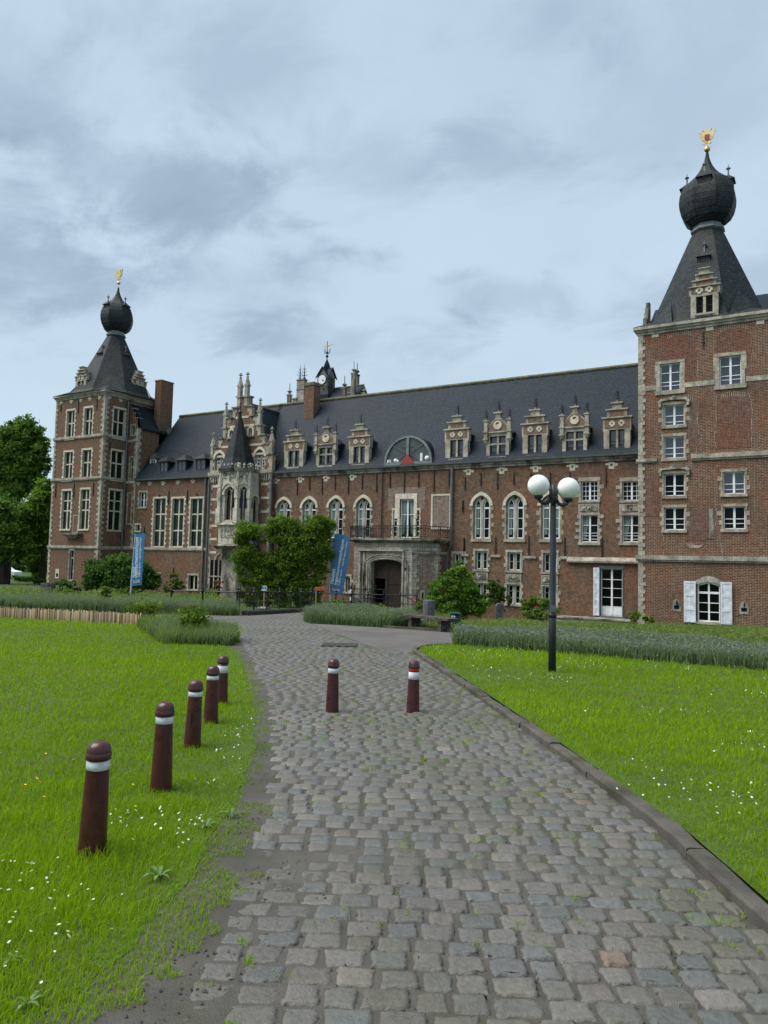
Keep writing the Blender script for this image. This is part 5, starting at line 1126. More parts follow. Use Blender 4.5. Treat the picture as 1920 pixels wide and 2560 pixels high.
v0 = ap; mb = MB().lathe([(.05, v0-.3), (.05, v0+.1), (.14, v0+.18), (.14, v0+.28), (.04, v0+.4), (.03, zE(875, 40))], cx, cy, 8)
for a in (0, PI/2, PI, -PI/2): mb.tube([(cx, cy, v0+.5), (cx+.3*math.cos(a), cy+.3*math.sin(a), v0+.55), (cx+.36*math.cos(a), cy+.36*math.sin(a), v0+.95)], .025, 5)
mb.ball((cx, cy, v0+.62), .11, 8, 6); mb.build('finial', 'iron', o)
zv = zE(880, 110); MB().plate([(-.5, zv-.03), (.1, zv-.06), (.6, zv+.10), (.62, zv+.17), (.2, zv+.09), (-.5, zv+.02)], [], -.015, .015).build('weather_vane', 'gold', o, Fr((cx, cy)))
def onionpost(k, x, yb, yt, ytip, w, d):
    f = FC2.off(d); u = f.z(k, x, yb)[0]; b, t_, tip = f.z(k, x, yb)[1]-1.2, f.z(k, x, yt)[1], f.z(k, x, ytip)[1]; h = tip-t_
    mb = MB().box(u-w, u+w, -w, w, b, t_).box(u-w*1.25, u+w*1.25, -w*1.25, w*1.25, t_-.02, t_+.1)
    mb.lathe([(w*.9, t_+.1), (w*.6, t_+h*.16), (w*.45, t_+h*.2), (w*1.35, t_+h*.30), (w*1.25, t_+h*.36), (w*.4, t_+h*.44), (.04, t_+h*.5), (.025, t_+h*.95), (.01, tip)], u, 0, 8)
    for q in (.62, .76, .88): mb.ball((u, 0, t_+h*q), .05, 6, 4)
    mb.build('pinnacle', 'stone_dark', rear, f)
for a in (('E', 350, 930, 825, 650, .17, 0), ('E', 1235, 800, 525, 350, .18, 0), ('E', 1280, 800, 550, 368, .17, 1.2), ('E', 1110, 830, 735, 545, .17, -1.0), ('E', 1383, 810, 800, 660, .16, 0)): onionpost(*a)
f = FC2.off(.0); u0, u1 = f.z('E', 452, 700)[0], f.z('E', 552, 700)[0]; za, zb2, ztp = zE(500, 930)-1, zE(500, 735), zE(480, 612)
mb = MB().box(u0, u1, 0, .5, za, ztp).box(u0-.05, u1+.05, -.05, .55, zb2-.04, zb2+.06).box(u0-.06, u1+.06, -.06, .56, ztp, ztp+.08); mb.build('gable_top', 'ashlar', rear, f)
for u in (u0+.18, u1-.18): mb = MB(); ironfinial(mb, u, .25, ztp+.06, zE(500, 385), 1.4); mb.build('finial', 'iron', rear, f)
u = f.z('E', 420, 900); MB().box(u[0]-.25, u[0]+.3, 0, .5, u[1]-2, u[1]+.2).box(u[0]-.33, u[0]+.35, -.08, .58, u[1]+.2, u[1]+.3).build('gable_step', 'ashlar', rear, f)
u = f.z('E', 1180, 810); MB().box(u[0]-.3, u[0]+.35, 0, .5, u[1]-2, u[1]+.1).box(u[0]-.36, u[0]+.4, -.08, .58, u[1]+.1, u[1]+.2).build('gable_step', 'ashlar', rear, f)
# ------------------------------------------------------------ ground, path, kerbs
def mat_sheet(name, c1, c2, c3, s1, s2, amt=(0.5, 0.7), rough=0.95, bump=0.5, fine=90, bdist=0.01):
    m, nd, lk, p = newmat(name); P = pos(nd)
    a, b, c = noisen(nd, lk, P, s1, 5, .6), noisen(nd, lk, P, s2, 4, .6, .3), noisen(nd, lk, P, fine, 3, .7)
    col = mixn(nd, lk, rangen(nd, lk, a, .35, .65), tuple(c1), tuple(c2)); col = mixn(nd, lk, rangen(nd, lk, b, *amt), col, tuple(c3))
    g = rangen(nd, lk, c, .25, .75, .65, 1.35); cc = nd.new('ShaderNodeCombineColor'); [lk.new(g, cc.inputs[i]) for i in range(3)]
    col = mixn(nd, lk, 1.0, col, cc.outputs[0], 'MULTIPLY'); lk.new(col, p.inputs['Base Color']); setv(p, 'Roughness', rough); setv(p, 'Specular IOR Level', .25)
    bumpn(nd, lk, c, p, bump, bdist); return m
M['meadow'] = mat_sheet('rough meadow ground', (.030, .060, .012), (.050, .085, .018), (.040, .050, .018), .5, .2, fine=20)
M['lawn_ground'] = mat_sheet('lawn soil and thatch', (.045, .080, .012), (.065, .105, .014), (.062, .062, .030), 2.0, .8, fine=60)
M['bed_soil'] = mat_sheet('planted bed soil', (.020, .030, .012), (.035, .045, .018), (.03, .026, .018), 2.0, .6)
M['sand'] = mat_sheet('grey joint sand', (.086, .080, .069), (.056, .052, .043), (.046, .052, .022), 2.2, 1.4, (.52, .68), .8, .7, 120)
M['asphalt'] = mat_sheet('worn asphalt', (.120, .112, .104), (.090, .084, .078), (.070, .066, .060), 1.1, .35, (.5, .7), .85, .5, 140)
M['kerbstone'] = mat_sheet('weathered concrete kerb', (.100, .093, .078), (.058, .053, .044), (.034, .036, .020), 3.0, 1.3, (.50, .68), .9, .7, 110, .012)
def mat_cobble():
    m, nd, lk, p = newmat('granite setts'); P = pos(nd); a = nd.new('ShaderNodeAttribute'); a.attribute_name = 'tint'
    h, h2 = noisen(nd, lk, P, 38, 4, .7), noisen(nd, lk, P, 210, 2, .6); st = noisen(nd, lk, P, .9, 4, .6)
    g = rangen(nd, lk, mathn(nd, lk, 'ADD', mathn(nd, lk, 'MULTIPLY', h, .6), mathn(nd, lk, 'MULTIPLY', h2, .4)), .3, .7, .62, 1.36); cc = nd.new('ShaderNodeCombineColor'); [lk.new(g, cc.inputs[i]) for i in range(3)]
    col = mixn(nd, lk, 1.0, a.outputs['Color'], cc.outputs[0], 'MULTIPLY'); col = mixn(nd, lk, rangen(nd, lk, st, .50, .72, 0, .5), col, (.062, .058, .046)); mo = noisen(nd, lk, P, .45, 6, .65, .3); col = mixn(nd, lk, rangen(nd, lk, mo, .46, .62, 0, .45), col, (.066, .074, .034))
    lk.new(col, p.inputs['Base Color']); lk.new(rangen(nd, lk, h, .3, .7, .34, .60), p.inputs['Roughness']); setv(p, 'Specular IOR Level', .45)
    bumpn(nd, lk, mathn(nd, lk, 'ADD', h, mathn(nd, lk, 'MULTIPLY', h2, .35)), p, .75, .012); return m
M['cobble'] = mat_cobble()
ds = [-40, -20, -8, 0, 4, 8, 12, 16, 20, 24, 26, 28, 30, 32, 34, 36, 38, 40, 42, 44, 46, 60, 100, 200, 500, 1500, 3500]; ls = [-3500, -800, -200, -60, -20, -3, -2, -1, 0, 1, 10, 60, 200, 800, 3500]
v, f = [], []
for d in ds:
    for l in ls: q = dl(d, l); v.append((q[0], q[1], float(gz_d(d, l))-.012))
for i in range(len(ds)-1):
    for j in range(len(ls)-1): k = i*len(ls)+j; f.append((k, k+1, k+1+len(ls), k+len(ls)))
MB().add(v, f).build('ground', 'meadow')['kind'] = 'structure'
def sheet(name, pts, h, mat, step=1.2, edge=0.0):
    """pts: (ahead, sideways) outline; a sheet laid h above the ground"""
    vs = [Vector(p) for p in pts]; n = len(vs); es = [(i, (i+1) % n) for i in range(n)]; A = np.array(pts)
    def inside(x, y):
        c = False
        for i in range(n):
            (xa, ya), (xb, yb) = pts[i], pts[(i+1) % n]
            if (ya > y) != (yb > y) and x < (xb-xa)*(y-ya)/(yb-ya)+xa: c = not c
        return c
    for x in np.arange(A[:, 0].min()+step/2, A[:, 0].max(), step):
        for y in np.arange(A[:, 1].min()+step/2, A[:, 1].max(), step*2):
            if inside(x, y): vs.append(Vector((x, y)))
    r = delaunay_2d_cdt(vs, es, [], 0, 1e-5); V = r[0]
    fs_ = [tuple(q) for q in r[2] if inside(sum(V[i].x for i in q)/3, sum(V[i].y for i in q)/3)]
    W_ = []
    for p in V: q = dl(p.x, p.y); W_.append((q[0], q[1], float(gz_d(p.x, p.y))+h))
    mb = MB().add(W_, fs_)
    if edge:
        k = len(pts); E_ = []
        for p in pts: q = dl(*p); E_.append((q[0], q[1], float(gz_d(*p))+h))
        for p in pts: q = dl(*p); E_.append((q[0], q[1], float(gz_d(*p))+h-edge))
        mb.add(E_, [(i, (i+1) % k, k+(i+1) % k, k+i) for i in range(k)])
    o = mb.build(name, mat); o['kind'] = 'structure'; return o
LTAB = [(-2, -.66), (1.0, -.66), (2.0, -.66), (2.84, -.66), (3.87, -.67), (4.9, -.70), (5.95, -.81), (7.2, -.97), (8.5, -1.2), (10.85, -1.68), (14.24, -2.44), (17.4, -3.26), (22, -4.5), (25.5, -5.5), (28, -6.6), (32, -5.9), (36, -4.9), (41, -3.7)]
RTAB = [(-2, 2.1), (1, 2.02), (3.7, 1.88), (5, 1.90), (7.6, 1.68), (11.7, 1.29), (16.7, .70), (17.3, -.15), (22, -1.5), (26.5, -2.65), (33, -2.9), (41, -3.2)]
Lf = lambda d: np.interp(d, [p[0] for p in LTAB], [p[1] for p in LTAB]); Rf = lambda d: np.interp(d, [p[0] for p in RTAB], [p[1] for p in RTAB])
sheet('asphalt_road', [(15.8, .4), (15.5, 5), (16, 12), (30, 14), (33, -2), (41, -3), (41, -4.5), (33, -6.5), (37, -24), (31, -30), (22, -30), (22, -7), (20, -4)], .004, 'asphalt')
sheet('path_bed', [(-2, -1.75)]+[(d, l-(.9 if d < 4 else .45)) for d, l in LTAB[1:-3]]+[(32, -6.3), (36, -5.2), (41.5, -3.9), (41.5, -3.1)]+[(d, l+.12) for d, l in RTAB[::-1][1:]], .010, 'sand')
DTAB = [(-4, -1.40), (1.5, -1.33), (2.82, -1.19), (3.12, -1.06), (3.42, -1.00), (4.13, -.95), (5.14, -.95), (6.18, -1.01), (7.54, -1.17), (9.04, -1.43), (11.76, -2.0), (15.87, -2.97), (17.1, -3.45)]
Df = lambda d: np.interp(d, [p[0] for p in DTAB], [p[1] for p in DTAB])
sheet('left_lawn', [(-4, -1.45)]+[(d, float(Df(d))-.06+random.uniform(-.04, .03)) for d in np.arange(-3, 17, .22)]+[(17.1, -3.6), (17.3, -5.1), (23.0, -7.45), (25.2, -12.9), (29, -22), (34, -40), (-4, -40)], .0135, 'lawn_ground')
KL = [(-1.5, 2.12), (1, 2.04), (3.7, 1.90), (5, 1.92), (7.6, 1.70), (11.7, 1.31), (15.5, .88), (16.8, .74), (17.6, .86), (18.2, 1.22), (18.6, 1.72)]
sheet('right_lawn', [(d, l+.10) for d, l in KL]+[(14.6, 7.5), (11.2, 12), (8, 20), (-2, 20)], .058, 'lawn_ground')
# kerb of long rounded stones along the right lawn
def kerb(name, line, w=.115, h=.080, seg=1.0):
    P = np.array([dl(*p) for p in line]); D = np.array([p[0] for p in line]); s = np.concatenate([[0], np.cumsum(np.linalg.norm(np.diff(P, axis=0), axis=1))])
    mb = MB(); prof = [(-w/2, -.12), (-w/2, h*.82), (-w*.42, h*.97), (-w*.30, h), (w*.40, h), (w/2, h*.94), (w/2, -.12)]; k = 0.0
    while k < s[-1]-.05:
        e = min(k+seg*random.uniform(.85, 1.1), s[-1]); ts = np.linspace(k+.006, e-.006, 5); jog = random.uniform(-.012, .012); jz = random.uniform(-.008, .010); vv = []
        for t in ts:
            x, y, d = np.interp(t, s, P[:, 0]), np.interp(t, s, P[:, 1]), np.interp(t, s, D); t2 = min(t+.05, s[-1]); x2, y2 = np.interp(t2, s, P[:, 0]), np.interp(t2, s, P[:, 1]); t0 = max(0, t-.05); x0, y0 = np.interp(t0, s, P[:, 0]), np.interp(t0, s, P[:, 1])
            tx, ty = x2-x0, y2-y0; L = math.hypot(tx, ty); nx, ny = ty/L, -tx/L
            for a, b in prof: jj = random.uniform(-.005, .005); vv.append((x+nx*(a+jog+jj), y+ny*(a+jog+jj), float(gz_d(d))+b+(jz if b > 0 else 0)+jj))
        m = len(prof); mb.add(vv, [(i*m+j, i*m+j+1, (i+1)*m+j+1, (i+1)*m+j) for i in range(4) for j in range(m-1)]+[tuple(range(m)), tuple(4*m+j for j in reversed(range(m)))]); k = e
    o = mb.build(name, 'kerbstone'); o['kind'] = 'structure'; return o
kerb('kerb', KL); kerb('kerb', [(24.9, .1), (24.55, .58), (24.25, 1.05), (23.5, 2.3)], .12, .08)
# setts
def vnoise(x, y, seed, sc=1.0):
    r = np.random.default_rng(seed); o = 0
    for i in range(7):
        a = r.uniform(0, 2*PI); k = sc*r.uniform(.6, 2.2); o = o+np.sin((x*math.cos(a)+y*math.sin(a))*k+r.uniform(0, 6.28))/(1+.25*i)
    return o/2.6
def build_setts():
    V_, F_, T_ = [], [], []; nv = 0; d = 1.15; row = 0
    pal = np.array([(.112, .105, .094), (.100, .102, .097), (.118, .106, .090), (.114, .103, .093), (.104, .100, .091), (.096, .101, .099), (.126, .116, .101)])
    while d < 41:
        rh = (.140 if d < 16 else .155)*rng.uniform(.88, 1.12); g = 9 if d < 4.2 else (6 if d < 9 else 4); l = float(Lf(d))+rng.uniform(-.10, .03); r_ = float(Rf(d))-.02
        while l < r_:
            w = rng.uniform(.125, .205)*(1.0 if d < 16 else 1.2)
            if l+w > r_+.07: break
            cd_, cl = d+rh/2-.05*(l-.5)+.025*math.sin(l*1.3+row*.15), l+w/2
            dirt = 1.0/(1+math.exp((cl+.36-.10*(cd_-3.0)**2*(1 if cd_ > 3 else .3))*7)) if cd_ < 4.6 else 0.0
            dirt += .8*max(0, float(vnoise(cl*1.0, cd_*1.0, 5, 1.6))-.30)*(1.0 if cl < .7 and cd_ < 7 else .35)
            dirt = min(1.0, dirt)
            if dirt > .97 and rng.random() < .55: l += w+.012; continue
            hh = .012+rng.uniform(-.004, .005)-.0115*dirt
            u, vv = np.meshgrid(np.linspace(-1, 1, g), np.linspace(-1, 1, g)); ex = .5 if g > 4 else .8
            su, sv_ = np.sign(u)*np.abs(u)**ex, np.sign(vv)*np.abs(vv)**ex; rr = np.maximum(np.abs(u), np.abs(vv)); sq = (su*sv_)**6
            top = hh-.0045*np.maximum(np.abs(su), np.abs(sv_))**8-.004*sq; top = np.where(rr > .999, -.012, top)
            jx, jy = rng.normal(0, .0045, (g, g)), rng.normal(0, .0045, (g, g)); rad = 1-.045*sq*rng.uniform(.3, 1.6, (g, g))
            skew = rng.uniform(-.10, .10); tap = rng.uniform(-.08, .08)
            x = cl+su*(w/2-.0035)*rad*(1+tap*sv_)+jx; y = cd_+sv_*(rh/2-.0035)*rad+jy+skew*su*w*.25
            z = top+(rng.normal(0, .0014, (g, g)) if g > 4 else 0)+rng.uniform(-.05, .05)*(su*w/2)+rng.uniform(-.05, .05)*(sv_*rh/2)
            X = HD[0]*y+LT[0]*x; Y = HD[1]*y+LT[1]*x; Z = gz_d(y)+.010+z
            V_.append(np.stack([X, Y, Z], -1).reshape(-1, 3)); i, j = np.meshgrid(np.arange(g-1), np.arange(g-1), indexing='ij'); k = (i*g+j).ravel()+nv
            F_.append(np.stack([k, k+1, k+g+1, k+g], -1)); c = pal[rng.integers(0, len(pal))]*rng.uniform(.87, 1.13)
            if rng.random() < .006: c = np.array((.150, .108, .078))
            if rng.random() < .02: c = c*1.25
            c = c*(1-.55*dirt)+np.array((.082, .077, .067))*.55*dirt
            T_.append(np.repeat([[c[0], c[1], c[2], 1]], g*g, 0)); nv += g*g; l += w+.008
        d += rh+.003; row += 1
    return np.concatenate(V_), np.concatenate(F_), np.concatenate(T_)
a, b, c = build_setts(); o = npmesh('cobblestone_path', a, b, 'cobble', None, None, True, c); o['kind'] = 'structure'
def at(px, py): return ground(px, py)
def upright(p, d=0): return Fr((p[0]+HD[0]*d, p[1]+HD[1]*d), LT, HD)     # upright plane through p, facing back along the path
def rel(fr, p): return fr
# drain cover
p = at(*zp('O', 460, 967)); dd, ll = p[:2]@HD, p[:2]@LT
sheet('drain_cover', [(dd-.42, ll-.42), (dd-.42, ll+.42), (dd+.42, ll+.42), (dd+.42, ll-.42)], .036, mat_noise('drain iron', (.02, .02, .02), (.045, .045, .042), 25, .7, .6), .5, .03)

# ------------------------------------------------------------ bollards
def mat_maroon():
    m, nd, lk, p = newmat('maroon bollard paint'); P = pos(nd); a = noisen(nd, lk, scaled(nd, lk, P, (16, 16, 1.6)), 1.0, 4, .6, .4); b = noisen(nd, lk, P, 13, 5, .7); c = noisen(nd, lk, scaled(nd, lk, P, (1, 1, .35)), 34, 3, .7)
    col = mixn(nd, lk, rangen(nd, lk, b, .3, .7), (.038, .0078, .0095), (.064, .0130, .0155)); col = mixn(nd, lk, rangen(nd, lk, a, .60, .63), col, (.006, .003, .003)); col = mixn(nd, lk, rangen(nd, lk, c, .74, .80, 0, .5), col, (.13, .095, .085))
    lk.new(col, p.inputs['Base Color']); lk.new(rangen(nd, lk, b, .3, .7, .22, .45), p.inputs['Roughness']); bumpn(nd, lk, mathn(nd, lk, 'SUBTRACT', b, mathn(nd, lk, 'MULTIPLY', rangen(nd, lk, a, .58, .64), 2.0)), p, .5, .004); return m
M['maroon'] = mat_maroon()
M['band'] = mat_noise('white reflective band', (.42, .44, .46), (.60, .63, .66), 22.0, .45, .1, .5, obj=True)
M['redband'] = mat_plain('red reflective band', (.42, .016, .012), .45)
def bollard(p, label, bands, h=.66, lean=(0, 0)):
    o = thing('bollard', (p[0], p[1], p[2]), label, 'bollard', 'maroon bollards beside and on the path')
    R = lambda z: .082-.021*(z/.6)
    mb = MB(); mb.lathe([(.085, -.12), (.083, .0)]+[(R(z), z) for z in np.linspace(.04, .565, 10)], 0, 0, 28); s = h/.66
    def fin(mb, nm, mat): 
        ob = mb.build(nm, mat); ob.parent = o; ob.data.transform(Matrix.Scale(s, 4, (0, 0, 1)) @ Matrix.Rotation(lean[0], 4, 'X') @ Matrix.Rotation(lean[1], 4, 'Y')); ob.data.polygons.foreach_set('use_smooth', [True]*len(ob.data.polygons)); return ob
    fin(mb, 'post', 'maroon')
    mb = MB(); n = 28
    mb.lathe([(.060, .555), (.071, .560), (.0725, .568), (.0725, .590), (.069, .596), (.0685, .602), (.067, .615), (.060, .635), (.046, .651), (.026, .658), (.004, .660)], 0, 0, n); fin(mb, 'cap', 'maroon')
    for z0, z1, mt in bands:
        mb = MB(); mb.lathe([(R(z0)+.0005, z0-.001), (R(z0)+.0022, z0), (R(z1)+.0022, z1), (R(z1)+.0005, z1+.001)], 0, 0, 28, 0, False); fin(mb, 'red_band' if mt == 'redband' else 'white_band', mt)
    return o
E_ = 'maroon bollard with white band standing in the left grass, '
for (x, y), ht, lab, bd, ln in (((229, 2145), .668, E_+'nearest the camera', [(.505, .553, 'band')], (.0, .030)), ((402, 1980), .675, E_+'second along the row', [(.505, .553, 'band')], (.0, .012)), ((480, 1870), .642, E_+'third along the row', [(.505, .548, 'band')], (.0, .03)),
      ((526, 1810), .638, E_+'fourth along the row', [(.505, .548, 'band')], (.0, .018)), ((553, 1763), .622, E_+'farthest, its band wider and lower', [(.435, .528, 'band')], (.0, .012)),
      ((830, 1783), .655, 'maroon bollard with one white band standing alone in the middle of the cobbled path', [(.490, .545, 'band')], (.0, .006)), ((1032, 1782), .645, 'maroon bollard with a red band above a torn white one on the cobbled path', [(.525, .562, 'redband'), (.425, .512, 'band')], (0, .01))):
    bollard(at(x, y), lab, bd, ht, ln)
# ------------------------------------------------------------ street lamp
M['navy'] = mat_noise('dark navy lamp paint', (.008, .010, .016), (.016, .019, .027), 6, .45, .1, .5, fine=30)
def mat_globe():
    m = mat_noise('milky lamp globe', (.70, .72, .70), (.82, .84, .82), 3, .25, 0, .5, fine=0); p = m.node_tree.nodes['Principled BSDF']; setv(p, 'Subsurface Weight', .15); return m
M['globe'] = mat_globe()
p = at(1380, 1688); fr = upright(p); lp_ = thing('street_lamp', tuple(p), 'dark navy street lamp with two white globes standing in the right lawn', 'street lamp')
g = lambda x, y: (fr.z('L', x, y)[0]-0, 0.0, fr.z('L', x, y)[1])
vt, vm = fr.z('L', 878, 118)[1], fr.z('L', 870, 318)[1]; zb0 = p[2]
MB().lathe([(.070, zb0-.1), (.069, zb0+1.0), (.062, zb0+1.02), (.055, vm), (.053, vm+.01)], 0, 0, 12).build('pole', 'navy', lp_, fr, True)
mb = MB(); mb.lathe([(.045, vm-.02), (.045, vt)], 0, 0, 12)
for x in (855, 903): u = fr.z('L', x, 200)[0]; mb.lathe([(.030, fr.z('L', x, 250)[1]), (.030, fr.z('L', x, 155)[1])], u, 0, 10)
mb.build('pole_head', 'navy', lp_, fr, True)
for pts, (gx, gy) in ((((858, 215), (853, 250), (825, 278), (790, 283), (758, 262), (740, 228), (742, 212)), (744, 122)), (((903, 220), (905, 255), (930, 290), (965, 299), (998, 284), (1016, 252), (1016, 238)), (1014, 148))):
    MB().tube([g(*q) for q in pts], .034, 10).build('lamp_arm', 'navy', lp_, fr, True)
    c = g(gx, gy); R = .196; MB().lathe([(.05, c[2]-R-.05), (.085, c[2]-R-.02), (.085, c[2]-R+.025)], c[0], 0, 14).build('collar', 'navy', lp_, fr, True)
    MB().ball(c, R, 32, 20).build('globe', 'globe', lp_, fr, True)
MB().lathe([(.073, zb0+1.02), (.073, zb0+1.10)], 0, 0, 12).build('base_ring', 'iron', lp_, fr, True)
q = fr.z('L', 858, 1230); MB().box(-.05, .04, -.078, -.05, q[1]-.06, q[1]+.06).build('sticker', 'zinc', lp_, fr)

# ------------------------------------------------------------ lettering
def letters(txt, par, fr, p0, p1, mat, d=-.02, height=None, name='lettering'):
    cu = bpy.data.curves.new(name, 'FONT'); cu.body = txt; cu.size = 1.0; cu.extrude = .004; cu.offset = .018; t = bpy.data.objects.new(name, cu); COL.objects.link(t); bpy.context.view_layer.update()
    me = bpy.data.meshes.new_from_object(t.evaluated_get(bpy.context.evaluated_depsgraph_get())); COL.objects.unlink(t); bpy.data.objects.remove(t)
    co = np.array([v.co for v in me.vertices]); w = co[:, 0].max()-co[:, 0].min(); x0 = co[:, 0].min(); a = np.array(p0); e = np.array(p1)-a; L = np.linalg.norm(e); e = e/L; nrm = np.array((-e[1], e[0])); s = L/w; sh = (height/(co[:, 1].max()-co[:, 1].min())) if height else s
    base = np.zeros(3); pp = par
    while pp is not None: base += np.array(pp.location); pp = pp.parent
    for v, c in zip(me.vertices, co):
        q = a+e*(c[0]-x0)*s+nrm*c[1]*sh; w_ = fr.w(q[0], d-c[2]*.5, q[1]); v.co = Vector(np.array(w_)-base)
    o = bpy.data.objects.new(name, me); COL.objects.link(o); me.materials.append(M[mat]); o.parent = par; return o
# ------------------------------------------------------------ banners
def mat_cloth(name, c): return mat_noise(name, [x*.86 for x in c], [x*1.1 for x in c], 1.6, .65, .15, .3, bdist=.05)
M['banner_blue'] = mat_cloth('steel blue banner cloth', (.060, .175, .350)); M['banner_teal'] = mat_cloth('bright blue banner cloth', (.036, .200, .420)); M['logo_navy'] = mat_plain('navy logo', (.035, .035, .17), .6); M['pole_white'] = mat_noise('white flag pole', (.42, .44, .46), (.58, .60, .62), 3, .4, 0, .5)
def banner(k, base, pole, outl, lines, logo, mat, label):
    p = at(*zp(k, *base)); fr = upright(p); o = thing('banner_flag', tuple(p), label, 'banner', 'blue faculty banners')
    a, b = fr.z(k, *pole[0]), fr.z(k, *pole[1]); MB().tube([(b[0], 0, p[2]-.3), (b[0], 0, b[1]), (a[0], 0, a[1])], [.05, .05, .035], 10).build('pole', 'pole_white', o, fr, True)
    lp = [fr.z(k, *q) for q in outl]; MB().plate(lp, [], -.075, -.06).build('banner_cloth', mat, o, fr)
    tl = lp[0]; MB().tube([(a[0], 0, a[1]-.03), (lp[-1][0], -.06, a[1]-.06)], .016, 6).build('top_arm', 'pole_white', o, fr)
    for q in (.25, .5, .75): v = a[1]+(b[1]-a[1])*q; MB().lathe([(.055, v-.03), (.055, v+.03)], a[0]+(b[0]-a[0])*q, 0, 8).build('pole_ring', 'pole_white', o, fr)
    for t, q0, q1, h in lines: letters(t, o, fr, fr.z(k, *q0), fr.z(k, *q1), 'white', -.082, h)
    lg = [fr.z(k, *q) for q in logo[0]]; MB().plate(lg, [], -.081, -.070).build('logo_box', 'logo_navy', o, fr); letters('KU LEUVEN', o, fr, fr.z(k, *logo[1]), fr.z(k, *logo[2]), 'white', -.088, logo[3])
banner('T', (1288, 1270), ((1303, 362), (1292, 1180)), [(1296, 1086), (1445, 1113), (1452, 1090), (1500, 800), (1540, 560), (1532, 470), (1530, 398), (1440, 372), (1356, 362), (1335, 440), (1322, 520), (1302, 800)],
       [('Faculteit', (1333, 972), (1362, 792), .24), ('Ingenieurswetenschappen', (1378, 985), (1468, 436), .26), ('burgerlijk ingenieur  \u2022  burgerlijk ingenieur-architect', (1408, 995), (1508, 462), .13)],
       ([(1310, 1058), (1418, 1075), (1426, 1030), (1318, 1012)], (1318, 1052), (1412, 1066), .16), 'banner_blue', 'steel blue banner with white writing beside the bushy trees, on a tall white pole')
banner('N', (402, 650), ((443, 110), (406, 545)), [(411, 526), (494, 518), (502, 410), (519, 106), (443, 111), (426, 300)],
       [('Faculteit', (447, 458), (452, 372), .30), ('Ingenieurswetenschappen', (462, 458), (470, 138), .34), ('burgerlijk ingenieur  \u2022  burgerlijk ingenieur-architect', (482, 452), (492, 140), .16)],
       ([(424, 512), (484, 504), (488, 476), (428, 484)], (430, 505), (482, 498), .20), 'banner_teal', 'bright blue banner with white writing before the round shrub near the left tower')
# ------------------------------------------------------------ signs on stakes
M['stake'] = mat_noise('pale wooden stake', (.24, .16, .085), (.40, .28, .16), 6, .85, .1, .2, stretch=(3, 3, .4)); M['sign_blue'] = mat_plain('deep blue sign', (.015, .035, .26), .4); M['sign_cyan'] = mat_plain('light blue sign', (.03, .22, .48), .4); M['orange'] = mat_plain('orange sign', (.62, .12, .01), .45); M['sign_grey'] = mat_plain('grey sign back', (.10, .105, .105), .5)
p = at(*zp('T', 478, 1290)); fr = upright(p); o = thing('sign', tuple(p), 'small white and blue sign on a wooden stake beside the dark beam', 'sign')
a, b = fr.z('T', 480, 1285), fr.z('T', 488, 1000); MB().box(a[0]-.03, a[0]+.05, -.02, .02, p[2]-.1, b[1]).build('stake', 'stake', o, fr)
q = fr.rect('T', 456, 997, 522, 1056); MB().box(q[0], q[1], -.05, -.022, q[2], q[3]).build('board', 'white', o, fr); q2 = fr.rect('T', 476, 1005, 515, 1038); MB().box(q2[0], q2[1], -.057, -.052, q2[2], q2[3]).build('blue_field', 'sign_cyan', o, fr); q3 = fr.rect('T', 456, 998, 472, 1042); MB().box(q3[0], q3[1], -.057, -.052, q3[2], q3[3]).build('dark_edge', 'sign_blue', o, fr)
for vv in (.62, .36): v = q2[2]+(q2[3]-q2[2])*vv; MB().box(q2[0]+.06, q2[1]-.08, -.061, -.058, v-.025, v+.025).build('text_line', 'white', o, fr)
p = at(*zp('T', 478, 1291)); o = thing('sandbag', (p[0]+.05, p[1], p[2]), 'dark grey weight bag lying at the foot of the white and blue sign', 'weight'); mb = MB().lathe([(.02, .0), (.30, .02), (.34, .08), (.26, .16), (.02, .19)], 0, 0, 12); ob = mb.build('bag', 'sign_grey', None, None, True); ob.parent = o; ob.data.transform(Matrix.Diagonal((1.25, .8, 1, 1)))
p = at(*zp('N', 1278, 668)); fr = upright(p); o = thing('sign', tuple(p), 'grey arrow sign seen from behind on a leaning stake near the railing', 'sign')
a, b = fr.z('N', 1278, 668), fr.z('N', 1301, 518); MB().tube([(a[0], 0, a[1]-.1), (b[0], 0, b[1])], .04, 6).build('stake', 'stake', o, fr)
MB().plate([fr.z('N', *q) for q in ((1268, 530), (1285, 516), (1330, 516), (1343, 531), (1328, 545), (1284, 545))], [], .04, .06).build('board', 'sign_grey', o, fr)
p = at(*zp('T', 1114, 1295)); fr = upright(p); o = thing('sign', tuple(p), 'orange arrow sign on two stakes with a blue panel behind it', 'sign')
for x, y, d in ((1116, 1290, 0), (1170, 1215, .02)): a, b = fr.z('T', x, y), fr.z('T', x+2, 1040); MB().box(a[0]-.035, a[0]+.035, d-.02, d+.02, min(a[1], p[2])-.1, b[1]).build('stake', 'stake', o, fr)
MB().plate([fr.z('T', *q) for q in ((1095, 1031), (1115, 1052), (1222, 1050), (1222, 1010), (1115, 1011))], [], -.06, -.03).build('board', 'orange', o, fr); q = fr.rect('T', 1084, 1030, 1145, 1086); MB().box(q[0], q[1], .03, .05, q[2], q[3]).build('blue_panel', 'sign_blue', o, fr)
q = fr.rect('T', 1125, 1020, 1212, 1042); MB().plate([fr.z('T', *z) for z in ((1112, 1018), (1116, 1021), (1106, 1031), (1116, 1042), (1112, 1045), (1100, 1031))], [], -.066, -.058).build('arrow', 'black', o, fr); letters('Materialen', o, fr, (q[0], q[2]+.03), (q[1], q[2]+.03), 'redband', -.063, (q[3]-q[2])*.7)
